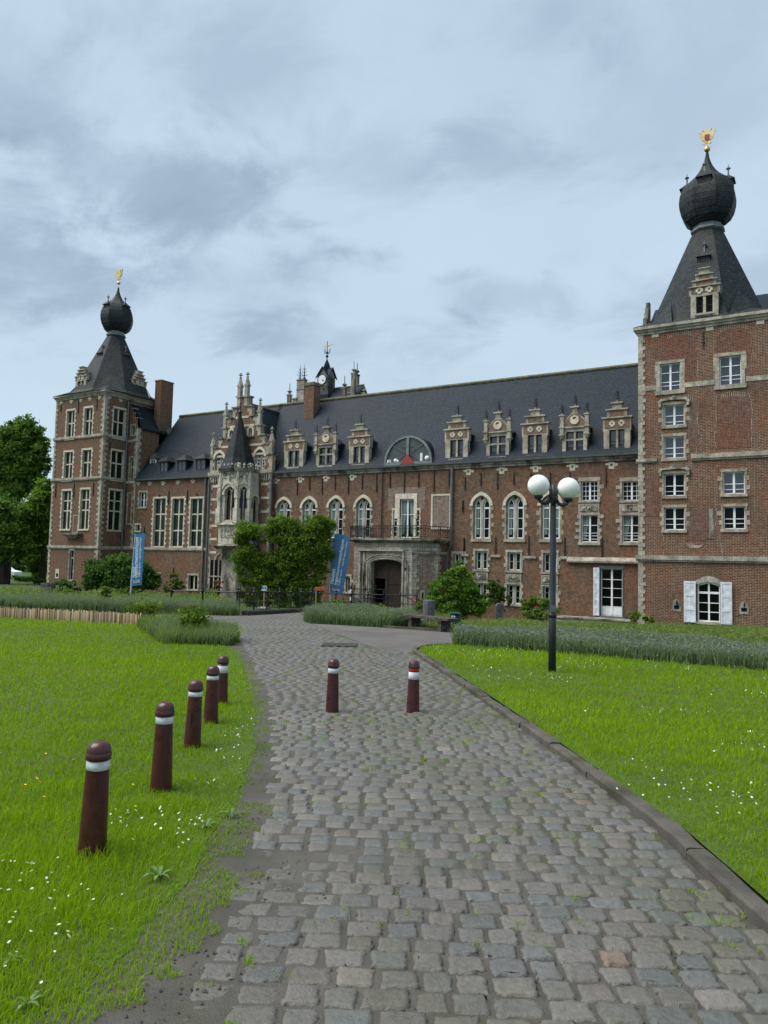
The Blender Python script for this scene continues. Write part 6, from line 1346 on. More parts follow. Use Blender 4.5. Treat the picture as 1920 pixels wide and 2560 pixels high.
# ------------------------------------------------------------ bench, box, stones, bin, posts
M['bench'] = mat_noise('dark weathered bench', (.030, .028, .024), (.085, .080, .068), 5, .9, .3, .2, fine=30); M['bluestone'] = mat_noise('grey bluestone', (.055, .060, .066), (.15, .155, .155), 3, .85, .3, .25, fine=18, stretch=(1, 1, .4))
pa, pb = at(*zp('O', 992, 836)), at(*zp('O', 1218, 860)); mid = (pa+pb)/2; v = (pb-pa)[:2]; L = np.linalg.norm(v); fr = Fr(pa[:2], v/L, (-v[1]/L, v[0]/L)); o = thing('bench', tuple(mid), 'long low dark bench on two stone legs before the lavender', 'bench'); hz = mid[2]+.44
for u in (0, L): 
    mb = MB().box(u-.09, u+.09, .02, .42, mid[2]-.15, hz-.12).box(u-.12, u+.12, -.02, .46, hz-.12, hz-.06); mb.build('leg', 'bench', o, fr)
MB().box(-.42, L+.42, -.03, .21, hz-.058, hz+.01).box(-.42, L+.42, .225, .46, hz-.058, hz+.008).build('seat', 'bench', o, fr)
p = at(*zp('O', 1085, 828)); fr = upright(p); o = thing('cable_box', tuple(p), 'small pale grey metal box standing between the bench legs', 'box'); q = fr.rect('O', 1072, 773, 1097, 828); MB().box(q[0], q[1], 0, .2, p[2]-.02, q[3]).build('body', 'zinc', o, fr, bevel=.012); MB().box(q[0]-.015, q[1]+.015, -.015, .215, q[3]+.001, q[3]+.02).build('lid', 'lead', o, fr)
p = at(*zp('O', 1148, 822)); fr = upright(p, .3); o = thing('column_stump', (p[0]+HD[0]*.3, p[1]+HD[1]*.3, p[2]), 'broad fluted grey stone stump behind the dark bench', 'stone'); u0, u1 = fr.z('O', 1100, 720)[0], fr.z('O', 1194, 720)[0]; zt = fr.z('O', 1146, 617)[1]; uc, R = (u0+u1)/2, (u1-u0)/2; mb = MB(); n = 40
rr = lambda i, k: R*k*(1-.05*abs(math.sin(i*PI/4))); ks = [(.92, p[2]-.1), (.94, p[2]+.3), (.97, zt-.35), (1.02, zt-.12), (1.04, zt-.03), (1.0, zt)]
mb.add([(uc+rr(i, k)*math.cos(2*PI*i/n), R+rr(i, k)*math.sin(2*PI*i/n), z) for k, z in ks for i in range(n)], [(j*n+i, j*n+(i+1) % n, (j+1)*n+(i+1) % n, (j+1)*n+i) for j in range(len(ks)-1) for i in range(n)]+[tuple((len(ks)-1)*n+i for i in range(n))]); mb.build('stump', 'bluestone', o, fr)
def roundstone(k, x0, x1, yt, yb, label, d=0):
    p = at(*zp(k, (x0+x1)/2, yb)); fr = upright(p); u0, u1 = fr.z(k, x0, (yt+yb)/2)[0], fr.z(k, x1, (yt+yb)/2)[0]; zt = fr.z(k, (x0+x1)/2, yt)[1]; o = thing('marker_stone', tuple(p), label, 'stone', 'round topped grey stones'); R = (u1-u0)/2; uc = (u0+u1)/2
    mb = MB(); pr = [(uc-R, p[2]-.2), (uc+R, p[2]-.2), (uc+R*.97, zt-R*.9)]+[(uc+R*.97*math.cos(a), zt-R*.9+R*.9*math.sin(a)) for a in np.linspace(.15, PI-.15, 9)]+[(uc-R*.97, zt-R*.9)]
    mb.plate(pr, [], -.15, .2); mb.build('stone', 'bluestone', o, fr, bevel=.02); c = (p[2]+zt)/2+.2; MB().lathe([(.1, c-.1), (.12, c), (.1, c+.1)], uc+R*.95, 0, 8).build('boss', 'bluestone', o, fr)
roundstone('O', 567, 612, 592, 712, 'round topped grey stone in the lavender before the porch gate'); roundstone('L', 357, 430, 1182, 1378, 'round topped grey stone in rough greenery left of the lamp')
p = at(*zp('M', 452, 1975)); fr = upright(p); u0, u1 = fr.z('M', 398, 1850)[0], fr.z('M', 507, 1850)[0]; zt = fr.z('M', 452, 1808)[1]; o = thing('stone_planter', tuple(p), 'dark stone planter in the lavender near the left tower foot', 'planter'); R = (u1-u0)/2; uc = (u0+u1)/2
MB().lathe([(R*.78, p[2]-.3), (R*.82, p[2]), (R*.95, zt-.2), (R*1.02, zt-.12), (R*1.02, zt), (R*.85, zt), (R*.8, zt-.15)], uc, R, 4, PI/4, True, True).build('planter', 'bluestone', o, fr)
M['bin_green'] = mat_plain('dark green bin paint', (.004, .040, .036), .4)
p = at(*zp('O', 1348, 840)); fr = upright(p); u0, u1 = fr.z('O', 1312, 770)[0], fr.z('O', 1388, 770)[0]; zt = fr.z('O', 1350, 712)[1]; o = thing('litter_bin', tuple(p), 'dark green litter bin among the lavender right of the bench', 'bin')
MB().box(u0, u1, 0, u1-u0, p[2]-.05, zt-.10).build('body', 'bin_green', o, fr, bevel=.03); mb = MB().box(u0-.02, u1+.02, -.02, u1-u0+.02, zt-.098, zt); mb.build('lid', 'bin_green', o, fr, bevel=.03); MB().box(u0+.12, u1-.12, -.03, -.015, zt-.085, zt-.03).build('slot', 'black', o, fr)
for x0, x1 in ((1317, 1328), (1333, 1345)): q = fr.rect('O', x0, 731, x1, 748); MB().box(q[0], q[1], -.006, .0, q[2], q[3]).build('sticker', 'white', o, fr)
p = at(*zp('O', 540, 705)); fr = upright(p); o = thing('marker_post', tuple(p), 'thin black and white marker post left of the porch', 'post'); a = fr.z('O', 543, 505)[1]; n = 7; h = (a-p[2])/n
for i in range(n): MB().lathe([(.045, p[2]+h*i), (.045, p[2]+h*(i+1))], 0, 0, 8).build('white_stripe' if i % 2 else 'black_stripe', 'white' if i % 2 else 'iron', o, fr)
# dark timber beam edging the bridge head
a, b = np.array(dl(31.8, -5.7)), np.array(dl(41.5, -3.4)); v = b-a; L = np.linalg.norm(v); fr = Fr(a, v/L, (-v[1]/L, v[0]/L)); m = gz_d(36.5); o = thing('timber_beam', (*(a+b)/2, float(m)), 'dark timber beam edging the cobbles below the bushy trees', 'beam')
M['timber'] = mat_noise('dark wet timber', (.018, .017, .014), (.055, .052, .043), 4, .8, .3, .3, stretch=(.4, .4, 3))
mb = MB(); vv = []
for i in range(13):
    t = L*i/12; g_ = float(gz_d(31.8+9.7*i/12)); vv += [(t, 0, g_-.2), (t, .0, g_+.17), (t, .05, g_+.22), (t, .3, g_+.22), (t, .3, g_-.2)]
mb.add(vv, [(i*5+j, i*5+(j+1) % 5, (i+1)*5+(j+1) % 5, (i+1)*5+j) for i in range(12) for j in range(5)]+[(0, 1, 2, 3, 4), (64, 63, 62, 61, 60)]); mb.build('beam', 'timber', o, fr)
# iron railings
def railing(line, hts, label, h=.95, knob=True, sp=1.5, bars=0):
    P = [np.array(dl(*q)) for q in line]; c = sum(P)/len(P); dm = np.mean([q[0] for q in line]); o = thing('iron_railing', (c[0], c[1], float(gz_d(dm))), label, 'railing', 'black iron railings by the bridge')
    for (a, b), (da, db) in zip(zip(P[:-1], P[1:]), zip([q[0] for q in line][:-1], [q[0] for q in line][1:])):
        L = np.linalg.norm(b-a); n = max(1, round(L/sp)); za, zb = float(gz_d(da)), float(gz_d(db))
        mb = MB()
        for f in hts: mb.tube([(a[0], a[1], za+h*f), (b[0], b[1], zb+h*f)], .032 if f > .9 else .022, 6)
        mb.build('rails', 'iron', o)
        if bars:
            k = int(L/bars); mb = MB()
            for i in range(k): t = i/k; q = a+(b-a)*t; z = za+(zb-za)*t; mb.tube([(q[0], q[1], z+h*hts[0]), (q[0], q[1], z+h*hts[-1])], .012, 4)
            mb.build('bars', 'iron', o)
        for i in range(n+1):
            t = i/n; q = a+(b-a)*t; z = za+(zb-za)*t; mb = MB().lathe([(.06, z-.1), (.05, z+.05), (.04, z+.1), (.04, z+h*.93), (.07, z+h*.97), (.075, z+h*1.04), (.03, z+h*1.10), (.06, z+h*1.16), (.01, z+h*1.24)], q[0], q[1], 8); mb.build('post', 'iron', o)
railing([(33.9, -9.6), (33.2, -8.0), (32.4, -6.3)], (.12, .55, 1.0), 'black iron railing behind the left lavender bed', 1.0)
railing([(32.4, -6.2), (41.0, -3.9)], (.12, .55, 1.0), 'black iron railing in front of the dense bushy trees', 1.0, bars=.35)
def px_line(d, *pxs): return [(d, float((np.array([ (ray(px, 1480)[:2]*d/(ray(px, 1480)[:2]@HD)) ])[0])@LT)) for px in pxs]
railing(px_line(42, 800, 880, 960, 1042), (.15, .5, 1.0), 'nearer black iron railing across the porch approach', .95, sp=1.1)
railing(px_line(47, 885, 940, 1004), (.15, .5, 1.0), 'farther black iron railing close before the porch gate', 1.15, sp=.9)
fr = FP.off(-2.2); a, b = fr.z('G', 772, 1702), fr.z('G', 965, 1800); o = thing('handrail', (*fr.w(a[0], 0, 0)[:2], ZB), 'sloping black handrail with red end beside the gate', 'handrail'); MB().tube([(a[0], 0, a[1]), (b[0], 0, b[1])], .05, 8).build('rail', 'iron', o, fr); MB().tube([(b[0]-.35, -.01, b[1]+.16), (b[0]+.04, -.01, b[1]-.02)], .055, 8).build('red_end', 'redband', o, fr); MB().tube([(b[0], 0, b[1]), (b[0], 0, ZB)], .04, 6).build('post', 'iron', o, fr)
railing(px_line(40, 1095, 1140, 1200), (.5, 1.0), 'plain low black railing behind the fluted stump', .8, sp=2.2)
# willow fence
M['willow'] = mat_leaf('split willow sticks', (.055, .040, .024), (.20, .150, .085), (.34, .27, .165), .05, .85)
FLn = [(33.5, -30), (28.5, -20.5), (25.2, -12.9), (23.06, -7.45)]; V_, F_, T_ = [], [], []; s_ = 0
for (da, la), (db, lb) in zip(FLn[:-1], FLn[1:]):
    A, B = np.array(dl(da, la)), np.array(dl(db, lb)); L = np.linalg.norm(B-A); e = (B-A)/L; nn = np.array((-e[1], e[0])); t = 0
    while t < L:
        w = rng.uniform(.016, .04); q = A+e*t; z = float(gz_d(da+(db-da)*t/L)); h = rng.uniform(.33, .41); ln = rng.uniform(-.015, .015); off = rng.uniform(-.012, .012)
        k = len(V_); 
        for (a_, d_, z_) in ((0, 0, -.05), (w, 0, -.05), (w+ln, 0, h), (ln, 0, h), (0, .015, -.05), (w, .015, -.05), (w+ln, .015, h), (ln, .015, h)): x = q+e*a_+nn*(d_+off); V_.append((x[0], x[1], z+z_))
        F_ += [(k, k+1, k+2, k+3), (k+5, k+4, k+7, k+6), (k+1, k+5, k+6, k+2), (k+4, k, k+3, k+7), (k+3, k+2, k+6, k+7)]; T_ += [rng.uniform(.25, 1) if rng.random() > .12 else .05]*8; t += w+rng.uniform(.001, .012)
o = npmesh('willow_fence', V_, F_, 'willow', T_); tag(o, 'low fence of split willow sticks along the left lawn', 'fence')
# terrace wall in front of the garden door
fr = FM.off(-1.3); a = fr.z('L', 908, 1300); o = thing('low_wall', ((a[0]-8.5)/2, YF-1.3, ZB), 'low whitewashed stone terrace wall before the garden door', 'wall')
wz = a[1]; MB().box(a[0], -8.5, 0, .3, ZB, wz-.08).build('wall', 'stone', o, fr); MB().box(a[0]-.06, -8.5, -.07, 1.28, wz-.078, wz).build('coping', 'stone_dark', o, fr)
# white car far off below the trees
p = np.array((*dl(88, -45.2), 0)); p[2] = gz(p[0], p[1]); o = thing('parked_car', tuple(p), 'small white car parked far off beneath the trees', 'car', rz=.5)
def carpart(loop, y0, y1, nm, mt, bev=.05): m_ = MB().plate(loop, [], y0, y1).build(nm, mt, None, None, False, None, bev); m_.parent = o; return m_
carpart([(-2.1, .3), (2.1, .3), (2.15, .75), (1.3, .92), (.6, 1.4), (-1.1, 1.42), (-1.9, .95), (-2.15, .8)], -.85, .85, 'body', 'white'); carpart([(1.1, .95), (.55, 1.33), (-1.0, 1.34), (-1.6, .97)], -.87, .87, 'side_windows', 'glass', 0)
for x in (-1.3, 1.3):
    for y in (-.8, .8): m_ = MB().tube([(x, y-.12, .32), (x, y+.12, .32)], .32, 14).build('wheel', 'iron'); m_.parent = o
# ------------------------------------------------------------ plants
M['leaf_far'] = mat_leaf('tree leaves', (.036, .078, .014), (.095, .185, .028), (.175, .285, .050), .45)
M['leaf_bright'] = mat_leaf('bright leaves', (.050, .105, .014), (.110, .215, .024), (.185, .30, .045), .48)
M['leaf_dark'] = mat_leaf('dark shrub leaves', (.030, .068, .015), (.066, .145, .026), (.125, .23, .042), .42)
M['leaf_mix'] = mat_leaf('ivy and elder leaves', (.055, .100, .014), (.118, .210, .025), (.215, .305, .040), .5)
M['leaf_yellow'] = mat_leaf('yellow green leaves', (.07, .115, .018), (.13, .195, .028), (.22, .28, .06), .4)
M['twig'] = mat_noise('brown twigs', (.040, .034, .022), (.095, .080, .050), 4, .9); M['bark'] = mat_noise('dark bark', (.018, .015, .011), (.05, .043, .033), 4, .95, .5, .2, fine=16, stretch=(1, 1, .3))
M['grass'] = mat_leaf('grass blades', (.130, .235, .005), (.215, .355, .007), (.305, .435, .016), .5, .6)
M['lavender'] = mat_leaf('lavender stems', (.085, .135, .050), (.180, .250, .112), (.195, .190, .225), .38, .85)
M['wild'] = mat_leaf('wild bed greenery', (.085, .135, .030), (.155, .225, .050), (.235, .285, .080), .45)
M['weed_leaf'] = mat_noise('broad weed leaf', (.050, .105, .022), (.085, .165, .035), 14, .5, .2, .35); M['petal'] = mat_plain('white petals', (.62, .63, .61), .7); M['rose'] = mat_plain('red roses', (.15, .007, .008), .6); M['yellow_petal'] = mat_plain('yellow petals', (.7, .42, .02), .6)
def leafmesh(name, C_, size, mat, parent=None, tone=None, up=.35, asp=.55, kind=None):
    n = len(C_); nr = rng.normal(size=(n, 3)); nr[:, 2] += up; nr /= np.linalg.norm(nr, axis=1, keepdims=True)
    a = np.cross(nr, rng.normal(size=(n, 3))); a /= np.linalg.norm(a, axis=1, keepdims=True); b = np.cross(nr, a); s = (size*rng.uniform(.6, 1.35, n))[:, None] if np.isscalar(size) else size[:, None]
    v = np.stack([C_-a*s*.5, C_+b*s*asp*.5-nr*s*.06, C_+a*s*.5, C_-b*s*asp*.5-nr*s*.06], 1).reshape(-1, 3); k = np.arange(n)*4
    f = np.concatenate([np.stack([k, k+1, k+2], 1), np.stack([k, k+2, k+3], 1)])
    t = rng.uniform(.2, .8, n) if tone is None else tone
    return npmesh(name, v, f, mat, np.repeat(np.clip(t, 0, 1), 4), parent)
def crown_points(blobs, n, clump=.22, nc=None, shell=.5, flat=1.0):
    """blobs: (x,y,z,r) or (x,y,z,rx,ry,rz); leaves gather in clumps towards the outside of the blobs"""
    B = np.array([b if len(b) == 6 else (b[0], b[1], b[2], b[3], b[3], b[3]*flat) for b in blobs], float); vol = (B[:, 3]*B[:, 4]*B[:, 5])**(2/3); nc = nc or max(30, n//55)
    bi = rng.choice(len(B), nc, p=vol/vol.sum()); d = rng.normal(size=(nc, 3)); d /= np.linalg.norm(d, axis=1, keepdims=True); r = rng.uniform(shell, 1.0, nc)**.6
    cc = B[bi, :3]+d*B[bi, 3:]*r[:, None]; cr = B[bi, 3:].mean(1)*clump*rng.uniform(.6, 1.5, nc); ct = rng.normal(.5, .20, nc)
    k = rng.choice(nc, n, p=cr**2/(cr**2).sum()); e = rng.normal(size=(n, 3))*np.array((1, 1, .7)); e = e*np.where(rng.random(n) < .09, rng.uniform(1.2, 2.1, n), 1.0)[:, None]; P = cc[k]+e*cr[k][:, None]*.6
    return P, ct[k]+rng.normal(0, .13, n)
def blob_px(fr, k, lst, depth=.8):
    out = []
    for q in lst:
        x, y, r = q[:3]; dd = q[3] if len(q) > 3 else 0; f = fr.off(dd); u, v = f.z(k, x, y); u2 = f.z(k, x+r, y)[0]; R = u2-u; w = f.w(u, 0, v); out.append((w[0], w[1], w[2], R, R*depth, R))
    return out
def plant(name, label, cat, k, base, lst, n, size, mat, d=0, clump=.24, shell=.45, trunk=None, group=None, depth=.8, twigs=0, spread=.7):
    p = at(*zp(k, *base)) if not isinstance(base, np.ndarray) else base
    fr = upright(p); bl = blob_px(fr, k, lst, depth); o = thing(name, tuple(p), label, cat, group); P, T = crown_points(bl, n, clump, None, shell)
    g = gz(P[:, 0], P[:, 1]); keep = P[:, 2] > g+.02; leafmesh('crown' if trunk else 'foliage', P[keep], size, mat, o, T[keep])
    if trunk:
        mb = MB(); r = trunk; tops = sorted(bl, key=lambda b: -b[3])[:max(4, int(len(bl)*.8))]; fork = p[2]+(min(b[2] for b in bl)-p[2])*.75+ .5
        mb.tube([(p[0], p[1], p[2]-.2), (p[0]+.05, p[1], p[2]+(fork-p[2])*.5), (p[0]+.1, p[1], fork)], [r*1.35, r, r*.85], 9); o2 = mb.build('trunk', 'bark', o)
        for b in tops: 
            m2 = MB(); m2.tube([(p[0]+.1, p[1], fork-.1), ((p[0]+b[0])/2+random.uniform(-.3, .3), (p[1]+b[1])/2, (fork+b[2])/2+.2), (b[0], b[1], b[2]), (b[0]+random.uniform(-.4, .4), b[1], b[2]+b[3]*.7)], [r*.6, r*.4, r*.22, r*.06], 6); m2.build('branch', 'bark', o)
    if twigs:
        mb = MB()
        for i in range(twigs):
            b = random.choice(bl); x, y, z = [b[j]+random.uniform(-1, 1)*b[3]*spread for j in range(3)]; pts = [(x, y, z)]
            for s in range(3): q_ = min(1, b[3]*.8); x += random.uniform(-.35, .35)*q_; y += random.uniform(-.2, .2)*q_; z += random.uniform(-.55, .25)*q_; pts.append((x, y, z))
            tr = min(1.0, bl[0][3]/1.6); mb.tube(pts, [.022*tr, .018*tr, .012*tr, .006*tr], 4, False)
        mb.build('twigs', 'twig', o)['kind'] = 'stuff'
    return o, bl
# background trees at the left
def tp(d, px, py=1440): q = ray(px, py); q = q*d/(q[:2]@HD); return np.array((q[0], q[1], float(gz(q[0], q[1]))))
plant('broadleaf_tree', 'tall loose crowned tree with sky showing through, left of the tower', 'tree', 'M', tp(84, 14), [(240, 235, 95), (130, 300, 100), (340, 300, 100), (60, 360, 100), (230, 400, 150), (410, 420, 85), (340, 520, 130), (100, 540, 140), (420, 610, 95), (230, 640, 150), (40, 720, 150), (330, 760, 120), (150, 860, 150), (470, 720, 50), (-60, 560, 160)], 42000, .40, 'leaf_far', clump=.27, shell=.2, trunk=.42)
plant('broadleaf_tree', 'lighter green tree pressing against the left tower', 'tree', 'M', tp(72, 105), [(455, 830, 70, 0), (420, 950, 100), (480, 1000, 70), (370, 1080, 130), (450, 1160, 90), (330, 1230, 130), (440, 1300, 110), (300, 1370, 130), (400, 1420, 100)], 22000, .36, 'leaf_bright', clump=.28, shell=.3, trunk=.3)
plant('broadleaf_tree', 'dark green spreading tree at the left edge of the photo', 'tree', 'M', tp(70, 6), [(60, 1080, 130), (150, 1130, 120), (20, 1220, 170), (200, 1250, 130), (90, 1360, 160), (260, 1420, 110), (0, 1440, 150), (170, 1470, 110), (-100, 1250, 200)], 24000, .38, 'leaf_far', clump=.28, shell=.3, trunk=.55)
plant('broadleaf_tree', 'distant dim tree filling the gap behind the white car', 'tree', 'M', tp(120, 40), [(60, 1300, 220), (250, 1300, 200), (150, 1480, 220), (350, 1500, 200), (0, 1500, 200), (420, 1350, 150), (-100, 1400, 200)], 14000, .5, 'leaf_dark', clump=.26, shell=.2, trunk=.4)
plant('round_bush', 'broad leafy bush under the trees beside the tower foot', 'bush', 'M', tp(74, 100), [(330, 1570, 90), (410, 1600, 80), (380, 1680, 90), (300, 1650, 60), (440, 1710, 50)], 5000, .22, 'leaf_bright')
plant('yellow_bush', 'small yellow leaved bush far under the trees', 'bush', 'M', tp(92, 34), [(130, 1615, 26), (150, 1640, 18)], 350, .25, 'leaf_yellow')
M['yl'] = M['leaf_yellow']
for (x0, x1, y0, y1, d, lab) in ((135, 318, 1745, 1805, 76, 'low clipped hedge under the trees, left one'), (318, 470, 1772, 1832, 70, 'low clipped hedge nearest the tower foot')):
    p = tp(d, (x0+x1)/2/3.95); fr = upright(p); u0, u1 = fr.z('M', x0, y0)[0], fr.z('M', x1, y0)[0]; zt = fr.z('M', (x0+x1)/2, y0)[1]; n = 2600; P = np.stack([rng.uniform(u0, u1, n), rng.uniform(0, 1.2, n), p[2]+(zt-p[2])*rng.uniform(0, 1, n)**.5], 1)
    W_ = np.array([fr.w(*q) for q in P]); tag(leafmesh('clipped_hedge', W_, .16, 'leaf_dark'), lab, 'hedge')
# big round shrub, dark low shrub, trees before the facade
plant('round_shrub', 'large rounded dark green shrub behind the bright blue banner', 'shrub', 'N', tp(51, 285), [(150, 420, 110), (250, 380, 95), (330, 370, 90), (430, 390, 90), (520, 420, 90), (90, 480, 80), (210, 490, 120), (330, 480, 130), (450, 480, 120), (570, 480, 75), (610, 520, 45), (50, 530, 45)], 26000, .22, 'leaf_dark', clump=.26, shell=.3)
plant('dark_shrub', 'low dark shrub spreading at the foot of the left tower', 'shrub', 'M', tp(52, 165), [(560, 1850, 60), (640, 1840, 65), (720, 1855, 60), (780, 1870, 40)], 3000, .17, 'leaf_dark')
o, bl = plant('bushy_tree', 'dense many stemmed bushy tree before the oriel, its top in rounded lobes', 'tree', 'T', tp(45, 705), [(270, 340, 130), (190, 440, 90), (360, 370, 90), (700, 250, 130), (590, 300, 110), (820, 260, 110), (1080, 240, 110), (1180, 240, 130), (1280, 270, 90), (980, 330, 90), (650, 420, 130), (860, 470, 140), (1060, 430, 130), (1230, 430, 120), (480, 430, 70), (250, 560, 120), (180, 650, 100), (430, 640, 90), (760, 610, 150), (960, 640, 150), (1180, 620, 140), (560, 700, 120), (330, 740, 110), (180, 800, 90), (480, 860, 120), (720, 840, 140), (930, 860, 130), (1160, 830, 120), (300, 930, 110), (600, 1020, 130), (850, 1050, 140), (1080, 1020, 120), (420, 1080, 110), (250, 1100, 90), (700, 1180, 110), (950, 1180, 110), (500, 1200, 90), (320, 1210, 80), (1120, 1170, 80)], 60000, .15, 'leaf_mix', clump=.34, shell=.1, trunk=.16, twigs=520)
plant('round_shrub', 'bright green rounded shrub right of the entrance porch', 'shrub', 'O', tp(38.5, 1150), [(1370, 400, 70), (1330, 470, 100), (1430, 470, 90), (1250, 530, 90), (1400, 560, 120), (1170, 530, 50), (1200, 610, 80), (1310, 630, 110), (1450, 640, 110), (1540, 620, 70), (1580, 650, 50), (1230, 680, 70), (1380, 690, 90), (1520, 690, 70)], 16000, .15, 'leaf_bright', clump=.22, shell=.55)
def roses(o, bl, n, mat='rose', r=.07):
    P, _ = crown_points(bl, n, .3, n, .8)
    mb = MB()
    for q in P: mb.ball(tuple(q), r*random.uniform(.7, 1.2), 6, 4)
    mb.build('flowers', mat, o)['kind'] = 'stuff'
o, bl = plant('climbing_rose', 'dark climbing rose on the wall beside the ground floor windows', 'rose bush', 'L', tp(40.5, 1245), [(350, 990, 45), (310, 1020, 45), (370, 1060, 70), (420, 1120, 60), (350, 1150, 70), (460, 1180, 40)], 3600, .13, 'leaf_dark', twigs=20); roses(o, bl[3:], 14, 'rose', .045)
o, bl = plant('rose_bush', 'rose bush with red blooms below the windows left of the lamp', 'rose bush', 'L', tp(39, 1322), [(600, 1200, 50), (660, 1160, 60), (720, 1160, 50), (780, 1200, 60), (690, 1220, 60), (820, 1190, 50)], 3600, .13, 'leaf_mix', twigs=20); roses(o, bl, 22, 'rose', .05)
o, bl = plant('leafy_bush', 'low bright leafy bush in front of the red rose bush', 'bush', 'L', tp(35, 1340), [(650, 1290, 50), (720, 1280, 55), (790, 1300, 50), (690, 1320, 45), (930, 1250, 30)], 2600, .13, 'wild')
o, bl = plant('rose_bush', 'thin red flowered bush on the left wing wall', 'rose bush', 'N', tp(52, 437), [(750, 470, 45), (740, 520, 55), (790, 530, 45), (700, 540, 40)], 1700, .17, 'leaf_mix', twigs=40); roses(o, bl, 9, 'rose', .06)
o, bl = plant('rose_bush', 'small red flowered bush at the foot of the oriel', 'rose bush', 'N', tp(47, 545), [(1100, 510, 28), (1110, 545, 26), (1030, 590, 40), (1080, 600, 40)], 1500, .16, 'leaf_mix'); roses(o, bl[:2], 18, 'rose', .065)
o, bl = plant('yellow_bush', 'yellow green bush with white umbels in the left bed', 'bush', 'N', tp(34.5, 263), [(200, 570, 40), (220, 600, 42), (175, 610, 38), (235, 625, 30), (190, 640, 36)], 1800, .13, 'leaf_yellow'); roses(o, [bl[0]], 12, 'petal', .028)
plant('elder_bush', 'light leafy bush beside the pale banner pole', 'bush', 'O', tp(33, 842), [(420, 640, 35), (470, 625, 35), (440, 670, 40), (490, 665, 30), (400, 665, 25)], 1700, .13, 'leaf_yellow')
o, bl = plant('rose_bush', 'loose rose bush between willow fence and lavender', 'rose bush', 'N', at(*zp('N', 530, 775)), [(430, 700, 34), (500, 680, 36), (580, 690, 40), (640, 665, 24), (560, 740, 34), (470, 740, 34)], 1200, .095, 'leaf_mix', twigs=60, clump=1.1, shell=.0)
o, bl = plant('rose_bush', 'tall rose bush with one red bloom at the lawn corner', 'rose bush', 'N', at(*zp('N', 900, 960)), [(800, 750, 30), (870, 720, 40), (960, 730, 36), (890, 790, 50), (830, 810, 36), (980, 800, 40), (1000, 870, 40), (900, 870, 50)], 1300, .085, 'leaf_mix', twigs=90, clump=1.1, shell=.0); roses(o, [bl[1]], 3, 'rose', .035)
o, bl = plant('rose_bush', 'low rose bush with red buds in the lavender before the porch', 'rose bush', 'O', tp(30, 955), [(740, 690, 36), (790, 680, 34), (830, 700, 30), (1050, 660, 36), (1080, 640, 30)], 1300, .10, 'leaf_mix', twigs=24); roses(o, bl[:3], 8, 'rose', .05)
plant('elder_bush', 'white flowered bush at the foot of the right tower corner', 'bush', 'L', tp(36.5, 1590), [(1560, 1300, 40), (1620, 1290, 45), (1680, 1310, 40), (1590, 1340, 40), (1740, 1340, 40)], 2200, .11, 'leaf_yellow')

# ------------------------------------------------------------ beds of lavender and rough greenery
def inpoly(x, y, poly):
    c = np.zeros(len(x), bool); n = len(poly)
    for i in range(n):
        (xa, ya), (xb, yb) = poly[i], poly[(i+1) % n]; k = (ya > y) != (yb > y); c ^= k & (x < (xb-xa)*(y-ya)/(yb-ya+1e-12)+xa)
    return c
def scatter(poly, n):
    A = np.array(poly); out = np.zeros((0, 2))
    while len(out) < n:
        q = rng.uniform(A.min(0), A.max(0), (n*2, 2)); out = np.concatenate([out, q[inpoly(q[:, 0], q[:, 1], poly)]])
    return out[:n]
def blades(name, d, l, h, w, tone0, tone1, mat, z0=0.0, lean=.35, wind=(0, 0), kind='stuff', bend=.5, rot=None, tipw=.12):
    n = len(d); x, y = HD[0]*d+LT[0]*l, HD[1]*d+LT[1]*l; z = gz_d(d, l)+z0; a = rng.uniform(0, 2*PI, n); ln = np.abs(rng.normal(0, lean, n))*h; dx, dy = np.cos(a)*ln+wind[0]*h, np.sin(a)*ln+wind[1]*h
    wa = rng.uniform(0, PI, n) if rot is None else rng.normal(YAW, .7, n); wx, wy = np.cos(wa)*w/2, np.sin(wa)*w/2
    B = lambda f, hz, s: (np.stack([x+dx*f-wx*s, y+dy*f-wy*s, z+h*hz], 1), np.stack([x+dx*f+wx*s, y+dy*f+wy*s, z+h*hz], 1))
    p0, p1 = B(0, 0, 1); p2, p3 = B(bend*.5, .55, .85); tip = np.stack([x+dx, y+dy, z+h*(1-np.minimum(.3, .3*(ln/h)**2))], 1)
    v = np.stack([p0, p1, p2, p3, tip], 1).reshape(-1, 3); k = np.arange(n)*5
    f = np.concatenate([np.stack([k, k+1, k+3], 1), np.stack([k, k+3, k+2], 1), np.stack([k+2, k+3, k+4], 1)])
    t = np.stack([tone0*.85, tone0*.85, (tone0+tone1)/2, (tone0+tone1)/2, tone1], 1).ravel()
    o = npmesh(name, v, f, mat, np.clip(t, 0, 1)); o['kind'] = kind; return o
def lavender(poly, n, h, label, purple=.3, wind=(0, 0), z0=0.0):
    q = scatter(poly, n); pn = vnoise(q[:, 0]*1.2, q[:, 1]*1.2, 11, 2.2); hh = h*(1+.26*pn)*rng.uniform(.40, 1.15, n); isp = rng.random(n) < purple
    t0 = rng.uniform(.15, .5, n)+.08*pn; t1 = np.where(isp, rng.uniform(.8, 1.0, n), rng.uniform(.35, .62, n))
    tag(blades('lavender', q[:, 0], q[:, 1], hh, rng.uniform(.010, .022, n)*(1+q[:, 0]/30), t0, t1, 'lavender', z0, .50, wind), label)
